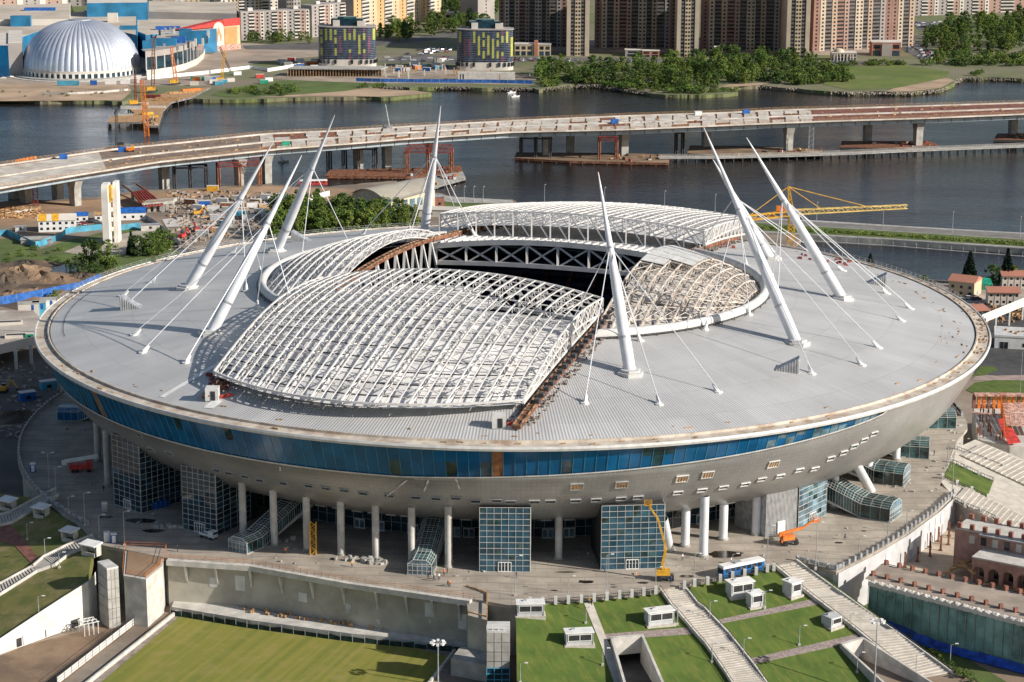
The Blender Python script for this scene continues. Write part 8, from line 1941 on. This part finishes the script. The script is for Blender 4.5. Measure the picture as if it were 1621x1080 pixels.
# ------------------------------------------------------------------ near vegetation
for px, py, h, k, v, lab in ((140,428,12,'round',2,'tall loose tree before the monument plaza'),(152,432,13,'tall',1,'slender dark tree before the monument plaza'),(166,428,12,'round',0,'bushy tree before the monument plaza'),(126,432,8,'bush',2,'dark bush at the foot of the trees by the pond'),(178,430,6,'bush',0,'round bush at the foot of the trees by the roof edge'),(150,438,5,'bush',2,'low dark bush by the muddy bank'),
    (207,408,11,'spruce',0,'dark spruce beside the round trees by the site road'),(218,412,10,'round',2,'dark tree between the spruce and the round hedge-like trees'),(262,398,4,'bush',1,'light bush by the grey site road'),(1376,428,9,'spruce',0,'small spruce just behind the roof railing'),(1533,444,14.5,'spruce',1,'tall spruce beside the green tarpaulin shed'),(1592,444,16,'spruce',0,'tall spruce beside the orange cabin roof'),(1572,446,9,'round',2,'round dark tree between the two tall spruces'),(1604,442,8,'round',1,'light leafy tree beside the tall spruce'),(1461,447,5,'bush',1,'light bush on the channel bank'),(1545,446,4,'bush',0,'low bush behind the green tarpaulin shed'),(88,478,4,'bush',1,'light green bush behind the vivid blue fence'),(55,402,3,'bush',0,'low bush by the turquoise fence')):
    p = P(px, py, GZ); plant(k, (p.x,p.y,GZ), h, lab, 'single trees and bushes on the near bank', 'tree' if k != 'bush' else 'bush', v)
for px, py in ((232,404),(243,404),(254,402),(264,400),(238,410),(250,409)): p = P(px, py, GZ); plant('round', (p.x,p.y,GZ), RNG.uniform(9,10.5), 'rounded dense tree in the clump beside the site road', 'round clump by the site road', 'tree', 0)
scatter([(430,385),(438,350),(470,340),(540,350),(650,356),(655,368),(560,382)], 80, GZ, ['round','round','tall'], (10,14), 'leafy tree in the grove behind the roof rim', 'grove behind the roof rim', 3.0)
scatter([(700,340),(760,335),(770,350),(700,355)], 8, GZ, ['bush'], (3,5), 'bush behind the roof rim near the shore road', 'bushes by the shore road', 3, 'bush')
scatter([(0,425),(0,395),(60,405),(100,400),(95,420)], 12, GZ, ['bush'], (1.5,3), 'low scrub bush on the rough meadow', 'scrub on the rough meadow', 3, 'bush')
# ------------------------------------------------------------------ lamps
LM = {}
def lamp(p, h, label, group, arms=1, az=0.0, r=.09):
    T = thing('street_lamp', label, 'lamp', p, az, group); key = (round(h,1), arms, r)
    if key not in LM:
        a = MB(); a.tube((0,0,-.6),(0,0,h),r*1.4,r*.8,8); b = MB(); l = MB()
        for k in range(arms): s = 1 if k == 0 else -1; b.beam((0,0,h-.05),(s*1.1,0,h+.25),.08); l.boxc(s*1.35,0,h+.2,.8,.35,.16)
        LM[key] = (a.mesh('pole', M['grey_steel']), b.mesh('arm', M['grey_steel']), l.mesh('lamp_head', M['white']))
    for nm, me in zip(('pole','arm','lamp_head'), LM[key]): obj(nm, me, T)
    MB().boxc(p[0]*0,0,-.3,.6,.6,.7).build('foot', M['concrete_light'], T); return T
for px, py, h in ((819,943,10),(903,950,6),(963,946,11),(1041,934,6),(1102,921,7.5),(1162,908,5.5),(1217,896,11),(1294,896,12),(1362,878,5.5),(1407,855,6),(1437,839,6),(1501,735,8),(1509,778,9)):
    p = P(px, py, 0); lamp((p.x,p.y,0), h, 'slim grey lamp post along the sunlit podium edge', 'lamps on the sunlit podium')
for px, py, h, ar in ((200,868,9,1),(160,856,6,1),(137,838,9,1),(111,815,4,1),(80,778,10,2),(91,790,8,1)): p = P(px, py, 0); lamp((p.x,p.y,0), h, 'slim grey lamp post on the shaded left podium', 'lamps on the shaded podium', ar)
for px, py, h in ((1127,979,4.6),(1181,1038,4.6),(1131,1046,4.6),(1076,987,4.6),(828,1081,4.6),(1214,961,4.6),(1269,1018,4.8),(1361,1060,4.8),(1349,990,3.6),(1454,1062,5),(958,1052,4),(931,986,4)): p = S(px, py); lamp((p.x,p.y,p.z), h, 'short pale lamp post on the sunlit terraced lawn', 'lamps on the terraced lawn')
for px, py, h in ((46,861,4.6),(74,886,4.6),(65,979,4.6),(97,905,4)): p = SL(px, py); lamp((p.x,p.y,p.z), h, 'short pale lamp post on the patchy left lawn', 'lamps on the left lawn')
for px, py in ((1050,331),(1130,336),(1291,348),(1396,355),(1506,362),(1613,369),(860,322),(955,326),(763,318),(748,318),(733,318),(717,317)): p = P(px, py, -12.4); lamp((p.x,p.y,-12.5), 9.5 if px > 800 else 7, 'slender street lamp along the river embankment', 'lamps along the embankment', 1, 1.2, .12)
for px, py, h, z in ((1615,621,16,GZ),(1560,690,8,GZ),(1508,1046,5,GZ)): p = P(px, py, z); lamp((p.x,p.y,z), h, 'tall grey lamp post beyond the right podium', 'lamps beyond the right podium')
for px, py, h, lab in ((698,1086,10.5,'floodlight mast with a ring of white lamps at the pitch corner'),(1388,1092,17.5,'floodlight mast with a ring of white lamps beside the broad stairs')):
    p = P(px, py, GZ); T = thing('floodlight_mast', lab, 'floodlight', (p.x,p.y,GZ)); MB().tube((0,0,-.5),(0,0,h),.22,.12,10).build('pole', M['grey_steel'], T)
    for k in range(8): a = 2*pi*k/8; MB().beam((0,0,h-.1),(1.3*cos(a),1.3*sin(a),h+.1),.08).build('bracket', M['grey_steel'], T); MB().boxc(1.5*cos(a),1.5*sin(a),h-.1,.75,.6,.4,a).build('lamp_head', M['white'], T)
# loose materials on the podium
b = MB()
for k in range(240):
    px, py = RNG.choice([(RNG.uniform(860,1500), RNG.uniform(820,935)), (RNG.uniform(280,800), RNG.uniform(870,935)), (RNG.uniform(100,290), RNG.uniform(680,850)), (RNG.uniform(1380,1540), RNG.uniform(620,790))]); p = P(px, py, 0); r_ = hypot(p.x, p.y)
    if r_ > 139 or r_ < 118 and p.y < -60: continue
    b.boxc(p.x,p.y,0,RNG.uniform(.2,1.5),RNG.uniform(.15,.7),RNG.uniform(.08,.5),RNG.random()*3)
tag(b.build('loose_materials', M['concrete'], kind='stuff'), 'small boards, blocks and offcuts scattered over the podium paving', 'building materials')
# ------------------------------------------------------------------ people
def person_mesh(walk):
    J = {'pelvis':(0,0,.95),'chest':(0,.02,1.32),'neck':(0,.02,1.5),'head':(0,.0,1.62),'crown':(0,.01,1.74),'hl':(.1,0,.9),'hr':(-.1,0,.9),'kl':(.11,-.12*walk,.5),'kr':(-.11,.1*walk,.5),'al':(.12,-.22*walk+.02,.07),'ar':(-.12,.24*walk,.09),'tl':(.13,-.22*walk-.14,.03),'tr':(-.13,.24*walk-.12,.04),'sl':(.19,.02,1.42),'sr':(-.19,.02,1.42),'el':(.26,.08*walk,1.15),'er':(-.26,-.08*walk,1.15),'wl':(.27,-.04+.02*walk,.9),'wr':(-.27,-.12*walk-.02,.9),'fl':(.27,-.06,.8),'fr':(-.27,-.14*walk-.04,.8)}
    E = [('pelvis','chest'),('chest','neck'),('neck','head'),('head','crown'),('pelvis','hl'),('hl','kl'),('kl','al'),('al','tl'),('pelvis','hr'),('hr','kr'),('kr','ar'),('ar','tr'),('chest','sl'),('sl','el'),('el','wl'),('wl','fl'),('chest','sr'),('sr','er'),('er','wr'),('wr','fr')]
    R_ = {'pelvis':.15,'chest':.17,'neck':.06,'head':.1,'crown':.07,'h':.1,'k':.07,'a':.05,'t':.04,'s':.08,'e':.05,'w':.04,'f':.04}
    ks = list(J); me = bpy.data.meshes.new('person_cage'); me.from_pydata([J[k] for k in ks], [(ks.index(a), ks.index(b)) for a, b in E], []); o = bpy.data.objects.new('person_cage', me); COL.objects.link(o)
    md = o.modifiers.new('skin', 'SKIN'); sv = me.skin_vertices[0].data
    for i, k in enumerate(ks): r = R_.get(k, R_.get(k[0], .06)); sv[i].radius = (r, r); sv[i].use_root = (k == 'pelvis')
    ss = o.modifiers.new('sub', 'SUBSURF'); ss.levels = 1
    bpy.context.view_layer.update(); dg = bpy.context.evaluated_depsgraph_get(); m2 = bpy.data.meshes.new_from_object(o.evaluated_get(dg)); bpy.data.objects.remove(o); return m2
PM = {}
def person(p, rz, top, label, walk=1.0):
    key = (top, walk)
    if key not in PM:
        m2 = person_mesh(walk); m2.materials.clear()
        for k in ('cloth_dark', top, 'skin', 'white' if top == 'cloth_hi' else 'cloth_dark'): m2.materials.append(M[k])
        for f in m2.polygons:
            z = f.center.z; f.material_index = 0 if z < .92 else (1 if z < 1.5 else (2 if z < 1.68 else 3))
            if abs(f.center.x) > .2 and z < .88: f.material_index = 2
            f.use_smooth = True
        PM[key] = m2
    T = obj('person', PM[key], loc=p, rz=rz); T.scale = (1.05,)*3; return tag(T, label, 'person')
n_ = 0
for px, py, c, lab in ((681,917,'cloth_dark','person in dark clothes standing beside the glass gallery lobby'),(690,921,'cloth_dark','person in dark clothes bending toward tools by the gallery lobby'),(698,919,'white','person in a pale top walking away from the gallery lobby'),(706,912,'cloth_hi','person in orange workwear near the front column'),(711,909,'cloth_dark','person in dark clothes leaning by the front column'),(712,930,'cloth_dark','person in a dark suit walking along the podium edge'),(715,930,'cloth_hi','person in orange workwear walking beside a colleague at the podium edge'),(935,955,'yellow','person in a yellow vest at the top of the narrow walkway'),(940,957,'cloth_dark','person in dark clothes at the top of the narrow walkway'),(1065,921,'busblue','person in blue overalls beside the yellow boom lift'),(960,905,'busblue','person in blue overalls at the corner of the glass tower'),(1480,716,'cloth_dark','person in dark clothes crossing the sunlit right podium'),(284,878,'cloth_dark','person in dark clothes at the concrete bastion edge'),(1083,885,'white','person in white overalls near the leaning column'),(166,783,'cloth_dark','person in dark clothes below the left glass tower'),(1240,862,'cloth_hi','person in orange workwear beside the orange boom lift'),(1010,915,'cloth_hi','person in orange workwear before the glass tower doors'),(820,915,'cloth_dark','person in dark clothes before the narrower glass tower'),(560,900,'yellow','person in a yellow vest at the heap of white sacks'),(1340,850,'cloth_dark','person in dark clothes on the empty right podium'),(455,880,'cloth_hi','person in orange workwear between the front columns'),(1160,890,'white','person in a white shirt beside the parked bus')):
    p = P(px, py, 0); person((p.x,p.y,0.0), RNG.random()*6.28, c, lab, 1.0 if n_ % 2 else .4); n_ += 1
